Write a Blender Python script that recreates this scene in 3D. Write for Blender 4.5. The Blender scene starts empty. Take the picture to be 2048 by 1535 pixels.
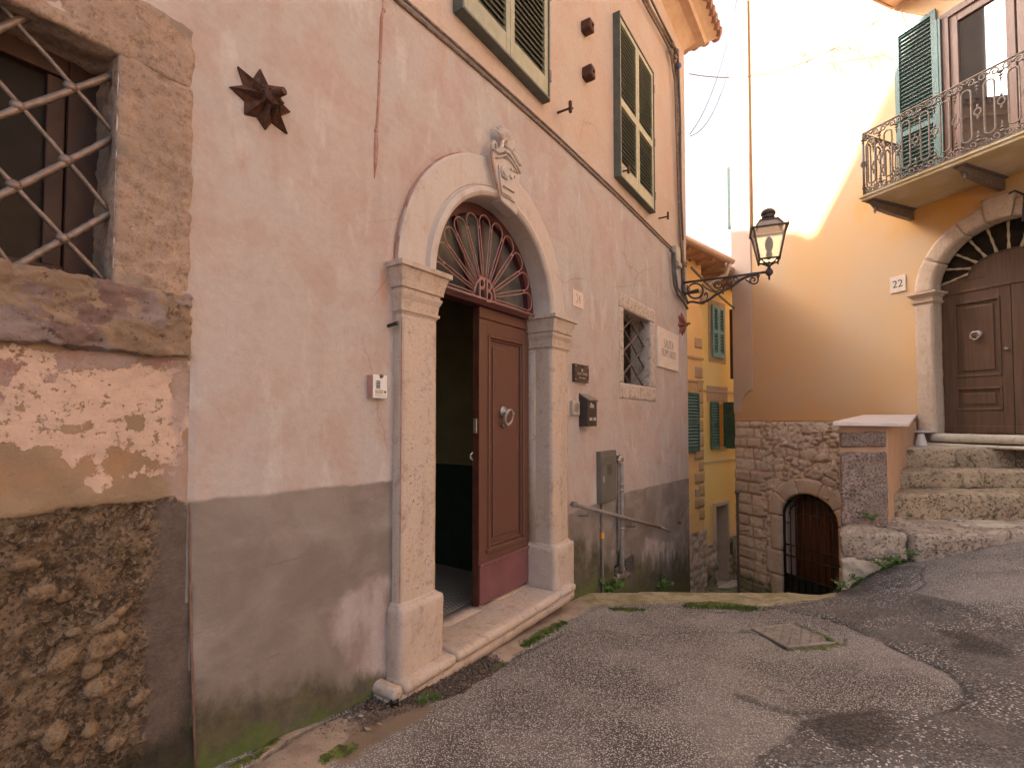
import bpy, bmesh, math, random
import numpy as np
from mathutils import Vector, Matrix
C = bpy.context.scene.collection
random.seed(7)
PI = math.pi
EYE = 1.6
PITCH = math.radians(1.95)
# ------------------------------------------------------------------ camera model
def ray(px, py):
    a = (px-1024)/1000.0; v = -(py-804)/1000.0
    F = Vector((0, math.cos(PITCH), math.sin(PITCH))); U = Vector((0, -math.sin(PITCH), math.cos(PITCH)))
    return F + U*v + Vector((a, 0, 0))
CAM = Vector((0, 0, EYE))
def hit(px, py, o, n):
    d = ray(px, py); t = (o-CAM).dot(n)/d.dot(n); return CAM+d*t
class Frame:
    """vertical wall plane: R right along the wall, N outward normal; local = (x along, y into wall, z)"""
    def __init__(s, R, D):
        s.R = Vector((R[0], R[1], 0)).normalized(); s.N = Vector((s.R.y, -s.R.x, 0)); s.O = s.N*(-D)
        s.M = Matrix(((s.R.x, -s.N.x, 0, s.O.x), (s.R.y, -s.N.y, 0, s.O.y), (0, 0, 1, 0), (0, 0, 0, 1)))
    def P(s, px, py, o=0.0):
        w = hit(px, py, s.O+s.N*o, s.N)-s.O; return (w.dot(s.R), w.z)
    def X(s, px, o=0.0, py=838): return s.P(px, py, o)[0]
    def Q(s, px, py, x):
        """pixel to (outward, z) on the plane across the wall at local x"""
        w = hit(px, py, s.O+s.R*x, s.R)-s.O; return (w.dot(s.N), w.z)
    def W(s, x, o, z): return s.O+s.R*x+s.N*o+Vector((0, 0, z))
t1 = math.atan(.676); PK = Frame((math.sin(t1), math.cos(t1)), 2.135)
t2 = math.atan(.404); YL = Frame((math.sin(t2), -math.cos(t2)), 8.81)
t3 = math.atan(1.08); HB = Frame((math.sin(t3), math.cos(t3)), 5.41)
HA = Frame((math.sin(t3), math.cos(t3)), 5.13)
WD = Frame((1, 0), 0); WD.O = Vector((0, 0, 0)); WD.N = Vector((0, -1, 0)); WD.M = Matrix.Identity(4)
# ------------------------------------------------------------------ numpy noise
def _h(i, j, s):
    n = (i*374761393+j*668265263+s*1442695041) & 0xffffffff
    n = ((n ^ (n >> 13))*1274126177) & 0xffffffff
    return ((n ^ (n >> 16)) & 0xffff)/65535.0
def vn(x, y, s=0):
    x = np.asarray(x, float); y = np.asarray(y, float)
    i = np.floor(x).astype(np.int64); j = np.floor(y).astype(np.int64); fx = x-i; fy = y-j
    fx = fx*fx*(3-2*fx); fy = fy*fy*(3-2*fy)
    return (_h(i, j, s)*(1-fx)+_h(i+1, j, s)*fx)*(1-fy)+(_h(i, j+1, s)*(1-fx)+_h(i+1, j+1, s)*fx)*fy
def fbm(x, y, s=0, o=4):
    r = 0; a = .5; t = 0
    for k in range(o):
        r = r+a*vn(np.asarray(x)*2**k+17.3*k, np.asarray(y)*2**k+9.1*k, s+k); t += a; a *= .5
    return r/t*2-1
def worley(x, y, s=0):
    x = np.asarray(x, float); y = np.asarray(y, float)
    i = np.floor(x).astype(np.int64); j = np.floor(y).astype(np.int64)
    f1 = np.full(x.shape, 9.); f2 = np.full(x.shape, 9.); cid = np.zeros(x.shape)
    for a in (-1, 0, 1):
        for b in (-1, 0, 1):
            ci = i+a; cj = j+b
            d = np.hypot(ci+.1+.8*_h(ci, cj, s)-x, cj+.1+.8*_h(ci, cj, s+5)-y)
            m = d < f1; f2 = np.where(m, f1, np.minimum(f2, d)); cid = np.where(m, _h(ci, cj, s+9), cid); f1 = np.where(m, d, f1)
    return f1, f2, cid
def sdpoly(x, y, poly):
    """signed distance, positive inside"""
    x = np.asarray(x, float); y = np.asarray(y, float); d = np.full(x.shape, 1e9); ins = np.zeros(x.shape, bool)
    n = len(poly)
    for k in range(n):
        ax, ay = poly[k]; bx, by = poly[(k+1) % n]; ex, ey = bx-ax, by-ay
        t = np.clip(((x-ax)*ex+(y-ay)*ey)/(ex*ex+ey*ey+1e-12), 0, 1)
        d = np.minimum(d, np.hypot(x-ax-t*ex, y-ay-t*ey))
        c = ((ay > y) != (by > y)) & (x < ex*(y-ay)/(ey if abs(ey) > 1e-12 else 1e-12)+ax)
        ins ^= c
    return np.where(ins, d, -d)
def sdline(x, y, pts):
    x = np.asarray(x, float); y = np.asarray(y, float); d = np.full(x.shape, 1e9)
    for (ax, ay), (bx, by) in zip(pts, pts[1:]):
        ex, ey = bx-ax, by-ay
        t = np.clip(((x-ax)*ex+(y-ay)*ey)/(ex*ex+ey*ey+1e-12), 0, 1)
        d = np.minimum(d, np.hypot(x-ax-t*ex, y-ay-t*ey))
    return d
# ------------------------------------------------------------------ mesh builder (frame coordinates x, y(into wall), z)
class MB:
    def __init__(s): s.v = []; s.f = []; s.m = []
    def add(s, vs, fs):
        k = len(s.v); s.v += [tuple(p) for p in vs]; s.f += [tuple(i+k for i in f) for f in fs]; return s
    def box(s, x0, x1, y0, y1, z0, z1):
        x0, x1 = min(x0, x1), max(x0, x1); y0, y1 = min(y0, y1), max(y0, y1); z0, z1 = min(z0, z1), max(z0, z1)
        return s.add([(x0, y0, z0), (x1, y0, z0), (x1, y1, z0), (x0, y1, z0), (x0, y0, z1), (x1, y0, z1), (x1, y1, z1), (x0, y1, z1)],
                     [(0, 3, 2, 1), (4, 5, 6, 7), (0, 1, 5, 4), (1, 2, 6, 5), (2, 3, 7, 6), (3, 0, 4, 7)])
    def obox(s, c, ax, ay, az):
        """oriented box: centre and three half vectors"""
        c = Vector(c); ax = Vector(ax); ay = Vector(ay); az = Vector(az)
        vs = [c+ax*i+ay*j+az*k for k in (-1, 1) for (i, j) in ((-1, -1), (1, -1), (1, 1), (-1, 1))]
        fs = [(0, 3, 2, 1), (4, 5, 6, 7), (0, 1, 5, 4), (1, 2, 6, 5), (2, 3, 7, 6), (3, 0, 4, 7)]
        if ax.cross(ay).dot(az) < 0: fs = [tuple(reversed(f)) for f in fs]
        return s.add(vs, fs)
    def prism(s, poly, y0, y1, plane='xz'):
        n = len(poly); a = sum(poly[i][0]*poly[(i+1) % n][1]-poly[(i+1) % n][0]*poly[i][1] for i in range(n))
        if a < 0: poly = poly[::-1]
        if plane == 'xz': g = lambda p, t: (p[0], t, p[1])
        elif plane == 'xy': g = lambda p, t: (p[0], p[1], t)
        else: g = lambda p, t: (t, p[0], p[1])   # 'yz'
        lo, hi = min(y0, y1), max(y0, y1)
        if plane == 'xz':
            vs = [g(p, lo) for p in poly]+[g(p, hi) for p in poly]
            fs = [tuple(range(n)), tuple(range(2*n-1, n-1, -1))]+[(i, i+n, (i+1) % n+n, (i+1) % n) for i in range(n)]
        else:
            vs = [g(p, lo) for p in poly]+[g(p, hi) for p in poly]
            fs = [tuple(range(n-1, -1, -1)), tuple(range(n, 2*n))]+[(i, (i+1) % n, (i+1) % n+n, i+n) for i in range(n)]
        return s.add(vs, fs)
    def tube(s, pts, r, seg=8, caps=True, closed=False, flat=None):
        pts = [Vector(p) for p in pts]; n = len(pts)
        rs = r if isinstance(r, (list, tuple)) else [r]*n
        vs = []; prev = None
        for i, p in enumerate(pts):
            if closed: t = pts[(i+1) % n]-pts[i-1]
            else: t = pts[min(i+1, n-1)]-pts[max(i-1, 0)]
            t = t.normalized() if t.length > 1e-9 else Vector((0, 0, 1))
            if prev is None:
                a = Vector((0, 0, 1)) if abs(t.z) < .9 else Vector((1, 0, 0))
                u = t.cross(a).normalized()
            else:
                u = (prev-t*prev.dot(t)); u = u.normalized() if u.length > 1e-6 else t.orthogonal().normalized()
            prev = u; w = t.cross(u)
            for k in range(seg):
                a = 2*PI*k/seg
                vs.append(p+u*(math.cos(a)*rs[i])+w*(math.sin(a)*rs[i]*(flat or 1)))
        fs = []
        for i in range(n if closed else n-1):
            for k in range(seg):
                a = i*seg+k; b = i*seg+(k+1) % seg; c = ((i+1) % n)*seg+(k+1) % seg; d = ((i+1) % n)*seg+k
                fs.append((a, b, c, d))
        if caps and not closed:
            fs.append(tuple(range(seg-1, -1, -1))); fs.append(tuple((n-1)*seg+k for k in range(seg)))
        return s.add(vs, fs)
    def lathe(s, c, prof, seg=16, axis='z', arc=None):
        """prof: list of (radius, height)"""
        vs = []; fs = []; n = len(prof); c = Vector(c)
        for (r, h) in prof:
            for k in range(seg):
                a = 2*PI*k/seg; p = (r*math.cos(a), r*math.sin(a), h)
                if axis == 'y': p = (p[0], p[2], -p[1])
                elif axis == 'x': p = (p[2], p[0], p[1])
                vs.append(c+Vector(p))
        for i in range(n-1):
            for k in range(seg):
                fs.append((i*seg+k, i*seg+(k+1) % seg, (i+1)*seg+(k+1) % seg, (i+1)*seg+k))
        fs.append(tuple(range(seg-1, -1, -1))); fs.append(tuple((n-1)*seg+k for k in range(seg)))
        return s.add(vs, fs)
    def ball(s, c, r, sc=(1, 1, 1), seg=12):
        prof = [(max(1e-4, math.sin(PI*i/8)*r), -math.cos(PI*i/8)*r) for i in range(9)]
        k = len(s.v); s.lathe((0, 0, 0), prof, seg)
        for i in range(k, len(s.v)): s.v[i] = (c[0]+s.v[i][0]*sc[0], c[1]+s.v[i][1]*sc[1], c[2]+s.v[i][2]*sc[2])
        return s
    def rock(s, x0, x1, y0, y1, z0, z1, res=.03, rd=.02, amp=.006, fr=9., seed=0, warp=None, jit=0.0, pits=0.0):
        """worn block: rounded box of small quads, pushed about by noise"""
        sx, sy, sz = x1-x0, y1-y0, z1-z0
        nx, ny, nz = [max(2, int(round(q/res))) for q in (sx, sy, sz)]
        idx = {}; vs = []; fs = []
        c = Vector(((x0+x1)/2, (y0+y1)/2, (z0+z1)/2)); hx, hy, hz = sx/2, sy/2, sz/2; rd = min(rd, hx*.9, hy*.9, hz*.9)
        def V(i, j, k):
            key = (i, j, k)
            if key in idx: return idx[key]
            p = Vector((x0+sx*i/nx, y0+sy*j/ny, z0+sz*k/nz))-c
            q = Vector((max(-hx+rd, min(hx-rd, p.x)), max(-hy+rd, min(hy-rd, p.y)), max(-hz+rd, min(hz-rd, p.z))))
            d = p-q
            nrm = d.normalized() if d.length > 1e-9 else Vector((0, 0, 0))
            vs.append((c+q, nrm)); idx[key] = len(vs)-1; return idx[key]
        for i in range(nx):
            for j in range(ny):
                fs.append((V(i, j, 0), V(i, j+1, 0), V(i+1, j+1, 0), V(i+1, j, 0)))
                fs.append((V(i, j, nz), V(i+1, j, nz), V(i+1, j+1, nz), V(i, j+1, nz)))
        for i in range(nx):
            for k in range(nz):
                fs.append((V(i, 0, k), V(i+1, 0, k), V(i+1, 0, k+1), V(i, 0, k+1)))
                fs.append((V(i, ny, k), V(i, ny, k+1), V(i+1, ny, k+1), V(i+1, ny, k)))
        for j in range(ny):
            for k in range(nz):
                fs.append((V(0, j, k), V(0, j, k+1), V(0, j+1, k+1), V(0, j+1, k)))
                fs.append((V(nx, j, k), V(nx, j+1, k), V(nx, j+1, k+1), V(nx, j, k+1)))
        q = np.array([list(v[0]) for v in vs]); nn = np.array([list(v[1]) for v in vs])
        n1 = fbm(q[:, 0]*fr+q[:, 1]*fr*.7+seed*3.1, q[:, 2]*fr-q[:, 1]*fr*.6, seed, 4)
        n2 = fbm(q[:, 0]*fr*.8+31, q[:, 1]*fr+q[:, 2]*fr, seed+40, 4)
        disp = rd+amp*(n1+n2)
        if pits > 0:
            w1, w2, ci = worley(q[:, 0]*22+q[:, 1]*9, q[:, 2]*26+q[:, 1]*13, seed+3)
            disp = disp-pits*np.clip(1-w1*3.0, 0, 1)*(ci > .45)
        q = q+nn*disp[:, None]
        if jit: q = q+np.stack([fbm(q[:, 1]*3+9, q[:, 2]*3, seed+7, 2), fbm(q[:, 0]*3, q[:, 2]*3, seed+8, 2), fbm(q[:, 0]*3, q[:, 1]*3, seed+9, 2)], 1)*jit
        pts = [tuple(p) for p in q]
        if warp: pts = [warp(*p) for p in pts]
        return s.add(pts, fs)
def mesh_from(name, mb, mat, loc=(0, 0, 0), smooth=False, attrs=None):
    me = bpy.data.meshes.new(name)
    vv = [(a-loc[0], b-loc[1], c-loc[2]) for a, b, c in mb.v]
    me.from_pydata(vv, [], mb.f); me.update()
    if mat: me.materials.append(mat)
    if smooth: me.polygons.foreach_set('use_smooth', [True]*len(me.polygons))
    if attrs:
        for k, a in attrs.items():
            at = me.attributes.new(k, 'FLOAT', 'POINT'); at.data.foreach_set('value', np.asarray(a, dtype=np.float32).ravel())
    return me
class Thing:
    def __init__(s, name, label, cat, fr, loc=(0, 0, 0), group=None, kind=None):
        s.fr = fr; s.loc = loc
        s.e = bpy.data.objects.new(name, None); s.e.empty_display_size = .1; C.objects.link(s.e)
        s.e.matrix_world = fr.M @ Matrix.Translation(loc)
        s.e['label'] = label; s.e['category'] = cat
        if group: s.e['group'] = group
    def part(s, name, mb, mat, parent=None, smooth=False, bevel=0, attrs=None, label=None, seg=2):
        o = bpy.data.objects.new(name, mesh_from(name, mb, mat, s.loc, smooth, attrs)); C.objects.link(o)
        o.parent = parent or s.e
        if bevel:
            m = o.modifiers.new('bevel', 'BEVEL'); m.width = bevel; m.segments = seg; m.limit_method = 'ANGLE'; m.angle_limit = math.radians(35)
        if label: o['label'] = label
        return o
def each(t, name, mbs, mat, **k):
    return [t.part(name, m, mat, **k) for m in mbs]
def single(name, mb, mat, fr, label=None, cat=None, loc=(0, 0, 0), group=None, kind=None, smooth=False, bevel=0, attrs=None):
    o = bpy.data.objects.new(name, mesh_from(name, mb, mat, loc, smooth, attrs)); C.objects.link(o)
    o.matrix_world = fr.M @ Matrix.Translation(loc)
    if label: o['label'] = label
    if cat: o['category'] = cat
    if group: o['group'] = group
    if kind: o['kind'] = kind
    if bevel:
        m = o.modifiers.new('bevel', 'BEVEL'); m.width = bevel; m.segments = 2; m.limit_method = 'ANGLE'; m.angle_limit = math.radians(35)
    return o
def text_mb(txt, size, x, y, z, depth=.002, align='CENTER', sx=1.0):
    """lettering as a mesh standing on the wall plane, facing out (-y)"""
    cu = bpy.data.curves.new('t', 'FONT'); cu.body = txt; cu.size = size; cu.align_x = align; cu.align_y = 'CENTER'; cu.extrude = depth
    o = bpy.data.objects.new('t', cu); C.objects.link(o); bpy.context.view_layer.update()
    dg = bpy.context.evaluated_depsgraph_get(); me = bpy.data.meshes.new_from_object(o.evaluated_get(dg))
    mb = MB(); mb.add([(x+v.co.x*sx, y-v.co.z, z+v.co.y) for v in me.vertices], [tuple(p.vertices) for p in me.polygons])
    bpy.data.objects.remove(o); bpy.data.curves.remove(cu); bpy.data.meshes.remove(me)
    return mb
def gridmesh(xs, zs, keep=None, disp=None):
    """wall sheet over the lines xs, zs; returns builder and vertex arrays"""
    X, Z = np.meshgrid(xs, zs); Y = disp(X, Z) if disp is not None else np.zeros_like(X)
    nx, nz = len(xs), len(zs); ii, jj = np.meshgrid(np.arange(nx-1), np.arange(nz-1))
    a = jj*nx+ii; F = np.stack([a, a+1, a+1+nx, a+nx], -1).reshape(-1, 4)
    if keep is not None:
        xc = (xs[:-1]+xs[1:])/2; zc = (zs[:-1]+zs[1:])/2; XC, ZC = np.meshgrid(xc, zc); F = F[keep(XC, ZC).ravel()]
    mb = MB(); mb.v = list(zip(X.ravel().tolist(), Y.ravel().tolist(), Z.ravel().tolist())); mb.f = [tuple(r) for r in F.tolist()]
    return mb, X.ravel(), Z.ravel()
def lines(segs, snaps=()):
    """grid lines: segs = [(start, end, step)...], snapped onto given values"""
    out = []
    for a, b, st in segs: out += list(np.arange(a, b-1e-9, st))
    out.append(segs[-1][1]); out = np.array(out)
    for q in snaps:
        k = int(np.argmin(abs(out-q))); out[k] = q
    return np.unique(out)
# ------------------------------------------------------------------ node helper
class NT:
    def __init__(s, name):
        s.mat = bpy.data.materials.new(name); s.mat.use_nodes = True; s.t = s.mat.node_tree; s.t.nodes.clear()
        s.out = s.t.nodes.new('ShaderNodeOutputMaterial'); s.b = s.t.nodes.new('ShaderNodeBsdfPrincipled')
        s.t.links.new(s.b.outputs[0], s.out.inputs[0]); s._tc = None
        s.b.inputs['Roughness'].default_value = .8
    def L(s, a, b):
        if isinstance(a, (int, float)):
            try: b.default_value = a
            except Exception: b.default_value = (a, a, a, 1)[:len(b.default_value)]
        elif isinstance(a, (tuple, list)):
            a = tuple(a)
            if len(b.default_value) == 4 and len(a) == 3: a = a+(1,)
            b.default_value = a
        else: s.t.links.new(a, b)
    def co(s, kind='Object', sc=(1, 1, 1), rot=(0, 0, 0)):
        if s._tc is None: s._tc = s.t.nodes.new('ShaderNodeTexCoord')
        if sc == (1, 1, 1) and rot == (0, 0, 0): return s._tc.outputs[kind]
        m = s.t.nodes.new('ShaderNodeMapping'); s.L(s._tc.outputs[kind], m.inputs[0]); m.inputs['Scale'].default_value = sc; m.inputs['Rotation'].default_value = rot
        return m.outputs[0]
    def noise(s, scale, detail=4, rough=.55, sc=(1, 1, 1), dist=0, vec=None):
        n = s.t.nodes.new('ShaderNodeTexNoise'); s.L(vec if vec is not None else s.co(sc=sc), n.inputs['Vector'])
        n.inputs['Scale'].default_value = scale; n.inputs['Detail'].default_value = detail; n.inputs['Roughness'].default_value = rough; n.inputs['Distortion'].default_value = dist
        return n.outputs[0]
    def vor(s, scale, feat='F1', sc=(1, 1, 1), out='Distance', vec=None, rnd=1):
        n = s.t.nodes.new('ShaderNodeTexVoronoi'); n.feature = feat; s.L(vec if vec is not None else s.co(sc=sc), n.inputs['Vector']); n.inputs['Scale'].default_value = scale
        n.inputs['Randomness'].default_value = rnd
        return n.outputs[out]
    def wave(s, scale, dist=4, det=3, sc=(1, 1, 1), typ='BANDS', rot=(0, 0, 0)):
        n = s.t.nodes.new('ShaderNodeTexWave'); n.wave_type = typ; s.L(s.co(sc=sc, rot=rot), n.inputs['Vector']); n.inputs['Scale'].default_value = scale
        n.inputs['Distortion'].default_value = dist; n.inputs['Detail'].default_value = det
        return n.outputs['Fac']
    def mth(s, op, a, b=0, clamp=False):
        n = s.t.nodes.new('ShaderNodeMath'); n.operation = op; n.use_clamp = clamp; s.L(a, n.inputs[0]); s.L(b, n.inputs[1]); return n.outputs[0]
    def step(s, x, a, b):
        n = s.t.nodes.new('ShaderNodeMapRange'); n.interpolation_type = 'SMOOTHSTEP'; s.L(x, n.inputs[0]); n.inputs[1].default_value = a; n.inputs[2].default_value = b; return n.outputs[0]
    def mix(s, f, a, b, typ='MIX'):
        n = s.t.nodes.new('ShaderNodeMix'); n.data_type = 'RGBA'; n.blend_type = typ; s.L(f, n.inputs[0]); s.L(a, n.inputs[6]); s.L(b, n.inputs[7]); return n.outputs[2]
    def attr(s, name):
        n = s.t.nodes.new('ShaderNodeAttribute'); n.attribute_name = name; return n.outputs['Fac']
    def xyz(s, i):
        n = s.t.nodes.new('ShaderNodeSeparateXYZ'); s.L(s.co(), n.inputs[0]); return n.outputs[i]
    def bump(s, h, st=.5, d=.01, prev=None):
        n = s.t.nodes.new('ShaderNodeBump'); n.inputs['Strength'].default_value = st; n.inputs['Distance'].default_value = d; s.L(h, n.inputs['Height'])
        if prev is not None: s.L(prev, n.inputs['Normal'])
        return n.outputs[0]
    def fin(s, col=None, rough=None, nrm=None, metal=None, spec=None):
        if col is not None: s.L(col, s.b.inputs['Base Color'])
        if rough is not None: s.L(rough, s.b.inputs['Roughness'])
        if nrm is not None: s.L(nrm, s.b.inputs['Normal'])
        if metal is not None: s.L(metal, s.b.inputs['Metallic'])
        if spec is not None: s.L(spec, s.b.inputs['Specular IOR Level'])
        return s.mat
def simple(name, c1, c2, rough=.6, scale=12, metal=0, bump=.2, bd=.003, detail=5, c3=None, t3=(.6, .7), sc=(1, 1, 1), spec=None):
    n = NT(name); f = n.noise(scale, detail, .6, sc=sc); col = n.mix(n.step(f, .35, .65), c1, c2)
    if c3: col = n.mix(n.step(n.noise(scale*2.7, 6, .65), *t3), col, c3)
    b = n.bump(n.noise(scale*6, 4, .6), bump, bd)
    return n.fin(col, rough, b, metal, spec)
# ------------------------------------------------------------------ materials
def msk(n, name, amp=.03, scale=14, e=.006, detail=5, rough=.6):
    """crisp ragged mask from a signed distance stored on the mesh"""
    v = n.mth('ADD', n.attr(name), n.mth('MULTIPLY', n.mth('SUBTRACT', n.noise(scale, detail, rough), .5), amp*4))
    return n.step(v, -e, e)
def mat_pink():
    n = NT('pink_plaster')
    big = n.noise(.9, 4, .55); mid = n.noise(3.2, 5, .6, dist=.4); fine = n.noise(26, 6, .65)
    c = n.mix(n.step(big, .35, .65), (.50, .40, .365), (.48, .43, .41))
    c = n.mix(n.mth('MULTIPLY', n.step(mid, .42, .66), .75), c, (.46, .335, .29))
    # run-down streaks
    st = n.noise(5, 5, .6, sc=(1, 1, .12))
    c = n.mix(n.mth('MULTIPLY', n.step(st, .5, .72), .35), c, (.43, .31, .265))
    c = n.mix(n.mth('MULTIPLY', n.step(n.noise(5, 5, .6, sc=(1, 1, .4)), .54, .68), .55), c, (.60, .56, .54))
    # upper storey
    c = n.mix(n.mth('MULTIPLY', n.step(n.attr('up'), -.05, .08), .8), c, n.mix(n.step(n.noise(2.2, 5, .6), .35, .7), (.58, .41, .32), (.60, .48, .41)))
    # rust and red bleeding
    r = n.mth('ADD', n.attr('stain'), n.mth('MULTIPLY', n.mth('SUBTRACT', n.noise(11, 7, .72, sc=(1, 1, .35)), .5), 1.1))
    c = n.mix(n.mth('MULTIPLY', n.step(r, -.10, .42), .72), c, (.47, .24, .145))
    # grey halo
    r = n.mth('ADD', n.attr('grey'), n.mth('MULTIPLY', n.mth('SUBTRACT', n.noise(9, 6, .7), .5), .7))
    c = n.mix(n.mth('MULTIPLY', n.step(r, -.15, .35), .45), c, (.38, .30, .27))
    # render plinth
    pl = msk(n, 'pl', .010, 5, .010)
    pc = n.mix(n.step(n.noise(2.3, 6, .6, dist=.5), .38, .66), (.205, .168, .148), (.28, .24, .215))
    pc = n.mix(n.mth('MULTIPLY', n.step(n.noise(1.6, 5, .6, sc=(1, 1, 2.2)), .5, .7), .6), pc, (.40, .345, .33))
    pc = n.mix(n.mth('MULTIPLY', n.step(n.noise(4, 5, .6, sc=(.5, 1, 1.6)), .57, .7), .5), pc, (.19, .145, .115))
    pa = msk(n, 'pale', .035, 7, .03)
    pc = n.mix(n.mth('MULTIPLY', pa, .75), pc, n.mix(n.step(n.noise(6, 5, .6, sc=(1, 1, .5)), .4, .65), (.50, .42, .42), (.30, .23, .21)))
    c = n.mix(pl, c, pc)
    # pinholes, cracks
    cr = n.step(n.attr('crack'), .005, .0); c = n.mix(n.mth('MULTIPLY', cr, .75), c, (.14, .09, .07))
    # old peeling wall: olive undercoat, peach paint, mauve remains
    old = n.step(n.attr('old'), -.006, .006)
    oc = n.mix(n.step(n.noise(4, 6, .65), .4, .65), (.27, .185, .115), (.35, .245, .155))
    oc = n.mix(n.mth('MULTIPLY', n.step(n.noise(2.2, 6, .65, sc=(1, 1, 1.5)), .46, .64), .7), oc, (.38, .20, .10)); oc = n.mix(n.mth('MULTIPLY', n.step(n.noise(50, 6, .75), .60, .68), .7), oc, (.17, .10, .055))
    pe = n.mth('ADD', n.attr('peach'), n.mth('MULTIPLY', n.mth('SUBTRACT', n.noise(8, 6, .62, dist=.3), .5), .62))
    pm = n.step(pe, -.006, .006)
    pit = n.step(n.mth('ADD', n.noise(34, 6, .75), n.mth('MULTIPLY', n.noise(5, 3, .5), .16)), .655, .68)
    pm = n.mth('MULTIPLY', pm, n.mth('SUBTRACT', 1, pit))
    oc = n.mix(pm, oc, n.mix(n.step(n.noise(9, 5, .6), .35, .7), (.62, .44, .345), (.52, .36, .275)))
    mv = n.mth('ADD', n.attr('mauve'), n.mth('MULTIPLY', n.mth('SUBTRACT', n.noise(7, 6, .66), .5), .75))
    mm = n.step(mv, -.01, .01)
    oc = n.mix(n.mth('MULTIPLY', mm, .9), oc, n.mix(n.step(n.noise(5, 4, .6), .45, .6), (.30, .165, .14), (.36, .265, .24)))
    og = n.mth('ADD', n.attr('edge'), n.mth('MULTIPLY', n.mth('SUBTRACT', n.noise(9, 5, .6), .5), .15))
    oc = n.mix(n.mth('MULTIPLY', n.step(og, -.02, .03), .8), oc, (.40, .29, .265))
    c = n.mix(old, c, oc)
    # rubble
    rub = n.step(n.attr('rub'), -.004, .004)
    rc = n.mix(n.step(n.noise(10, 7, .7), .36, .64), (.13, .08, .045), (.46, .31, .19))
    rc = n.mix(n.step(n.noise(60, 6, .75), .52, .62), rc, (.50, .34, .20)); rc = n.mix(n.mth('MULTIPLY', n.step(n.noise(75, 6, .75, sc=(1, 1, 1.5)), .55, .63), .85), rc, (.045, .028, .018))
    sto = n.step(n.attr('stone'), .25, .45)
    rc = n.mix(n.mth('MULTIPLY', sto, .85), rc, n.mix(n.step(n.noise(36, 8, .78), .46, .62), (.70, .48, .29), (.27, .15, .08)))
    rc = n.mix(n.step(n.vor(95), .30, .18), rc, n.mix(n.noise(60), (.62, .47, .35), (.10, .06, .04)))
    rv = n.t.nodes.new('ShaderNodeSeparateColor'); n.L(n.vor(85, out='Color', vec=n.mix(.03, n.co(), n.noise(40, 3), 'ADD')), rv.inputs[0]); rc = n.mix(n.mth('MULTIPLY', n.mth('MULTIPLY', n.step(rv.outputs[0], .40, .15), n.mth('SUBTRACT', 1, n.mth('MULTIPLY', sto, .8))), .65), rc, (.06, .038, .024)); rc = n.mix(n.mth('MULTIPLY', n.step(rv.outputs[1], .72, .95), .65), rc, (.60, .43, .28))
    rc = n.mix(n.mth('MULTIPLY', n.step(n.attr('mort'), -.02, .02), .85), rc, n.mix(n.noise(20, 5), (.20, .15, .125), (.36, .27, .235)))
    c = n.mix(rub, c, rc)
    # green growth near the ground
    mo = n.mth('ADD', n.attr('moss'), n.mth('MULTIPLY', n.mth('SUBTRACT', n.noise(5, 7, .7, sc=(1, 1, .6)), .5), .75))
    ms = n.step(mo, -.10, .16)
    c = n.mix(n.mth('MULTIPLY', ms, .80), c, n.mix(n.step(n.noise(11, 5, .65), .42, .62), (.032, .032, .014), (.070, .070, .018)))
    m2 = n.step(n.mth('ADD', mo, n.mth('MULTIPLY', n.mth('SUBTRACT', n.noise(7, 6, .6), .5), .5)), .22, .42)
    c = n.mix(n.mth('MULTIPLY', m2, .6), c, (.075, .13, .012))
    c = n.mix(n.mth('MULTIPLY', n.step(fine, .3, .75), .18), c, (.25, .17, .14))
    vc = n.vor(1.1, feat='DISTANCE_TO_EDGE', vec=n.mix(.12, n.co(), n.mix(1, n.co(), n.noise(3, 5, .7), 'ADD')))
    hc = n.mth('MULTIPLY', n.step(vc, .006, .001), n.step(n.noise(.8, 3, .5), .52, .62)); c = n.mix(n.mth('MULTIPLY', hc, .5), c, (.22, .15, .12))
    c = n.mix(n.mth('MULTIPLY', n.step(n.noise(60, 5, .75), .66, .74), .35), c, (.28, .20, .17))
    h = n.mth('ADD', n.mth('MULTIPLY', n.noise(70, 6, .7), .5), n.mth('MULTIPLY', n.noise(11, 6, .65, sc=(1, 1, 1.6)), .9))
    b = n.bump(h, .6, .010)
    roughb = n.mth('MULTIPLY', n.noise(48, 8, .85), rub)
    b = n.bump(roughb, 1.0, .035, b)
    b = n.bump(n.mth('MULTIPLY', n.mth('ADD', pm, mm), old), .6, .005, b)
    return n.fin(c, .88, b, spec=.25)
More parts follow.
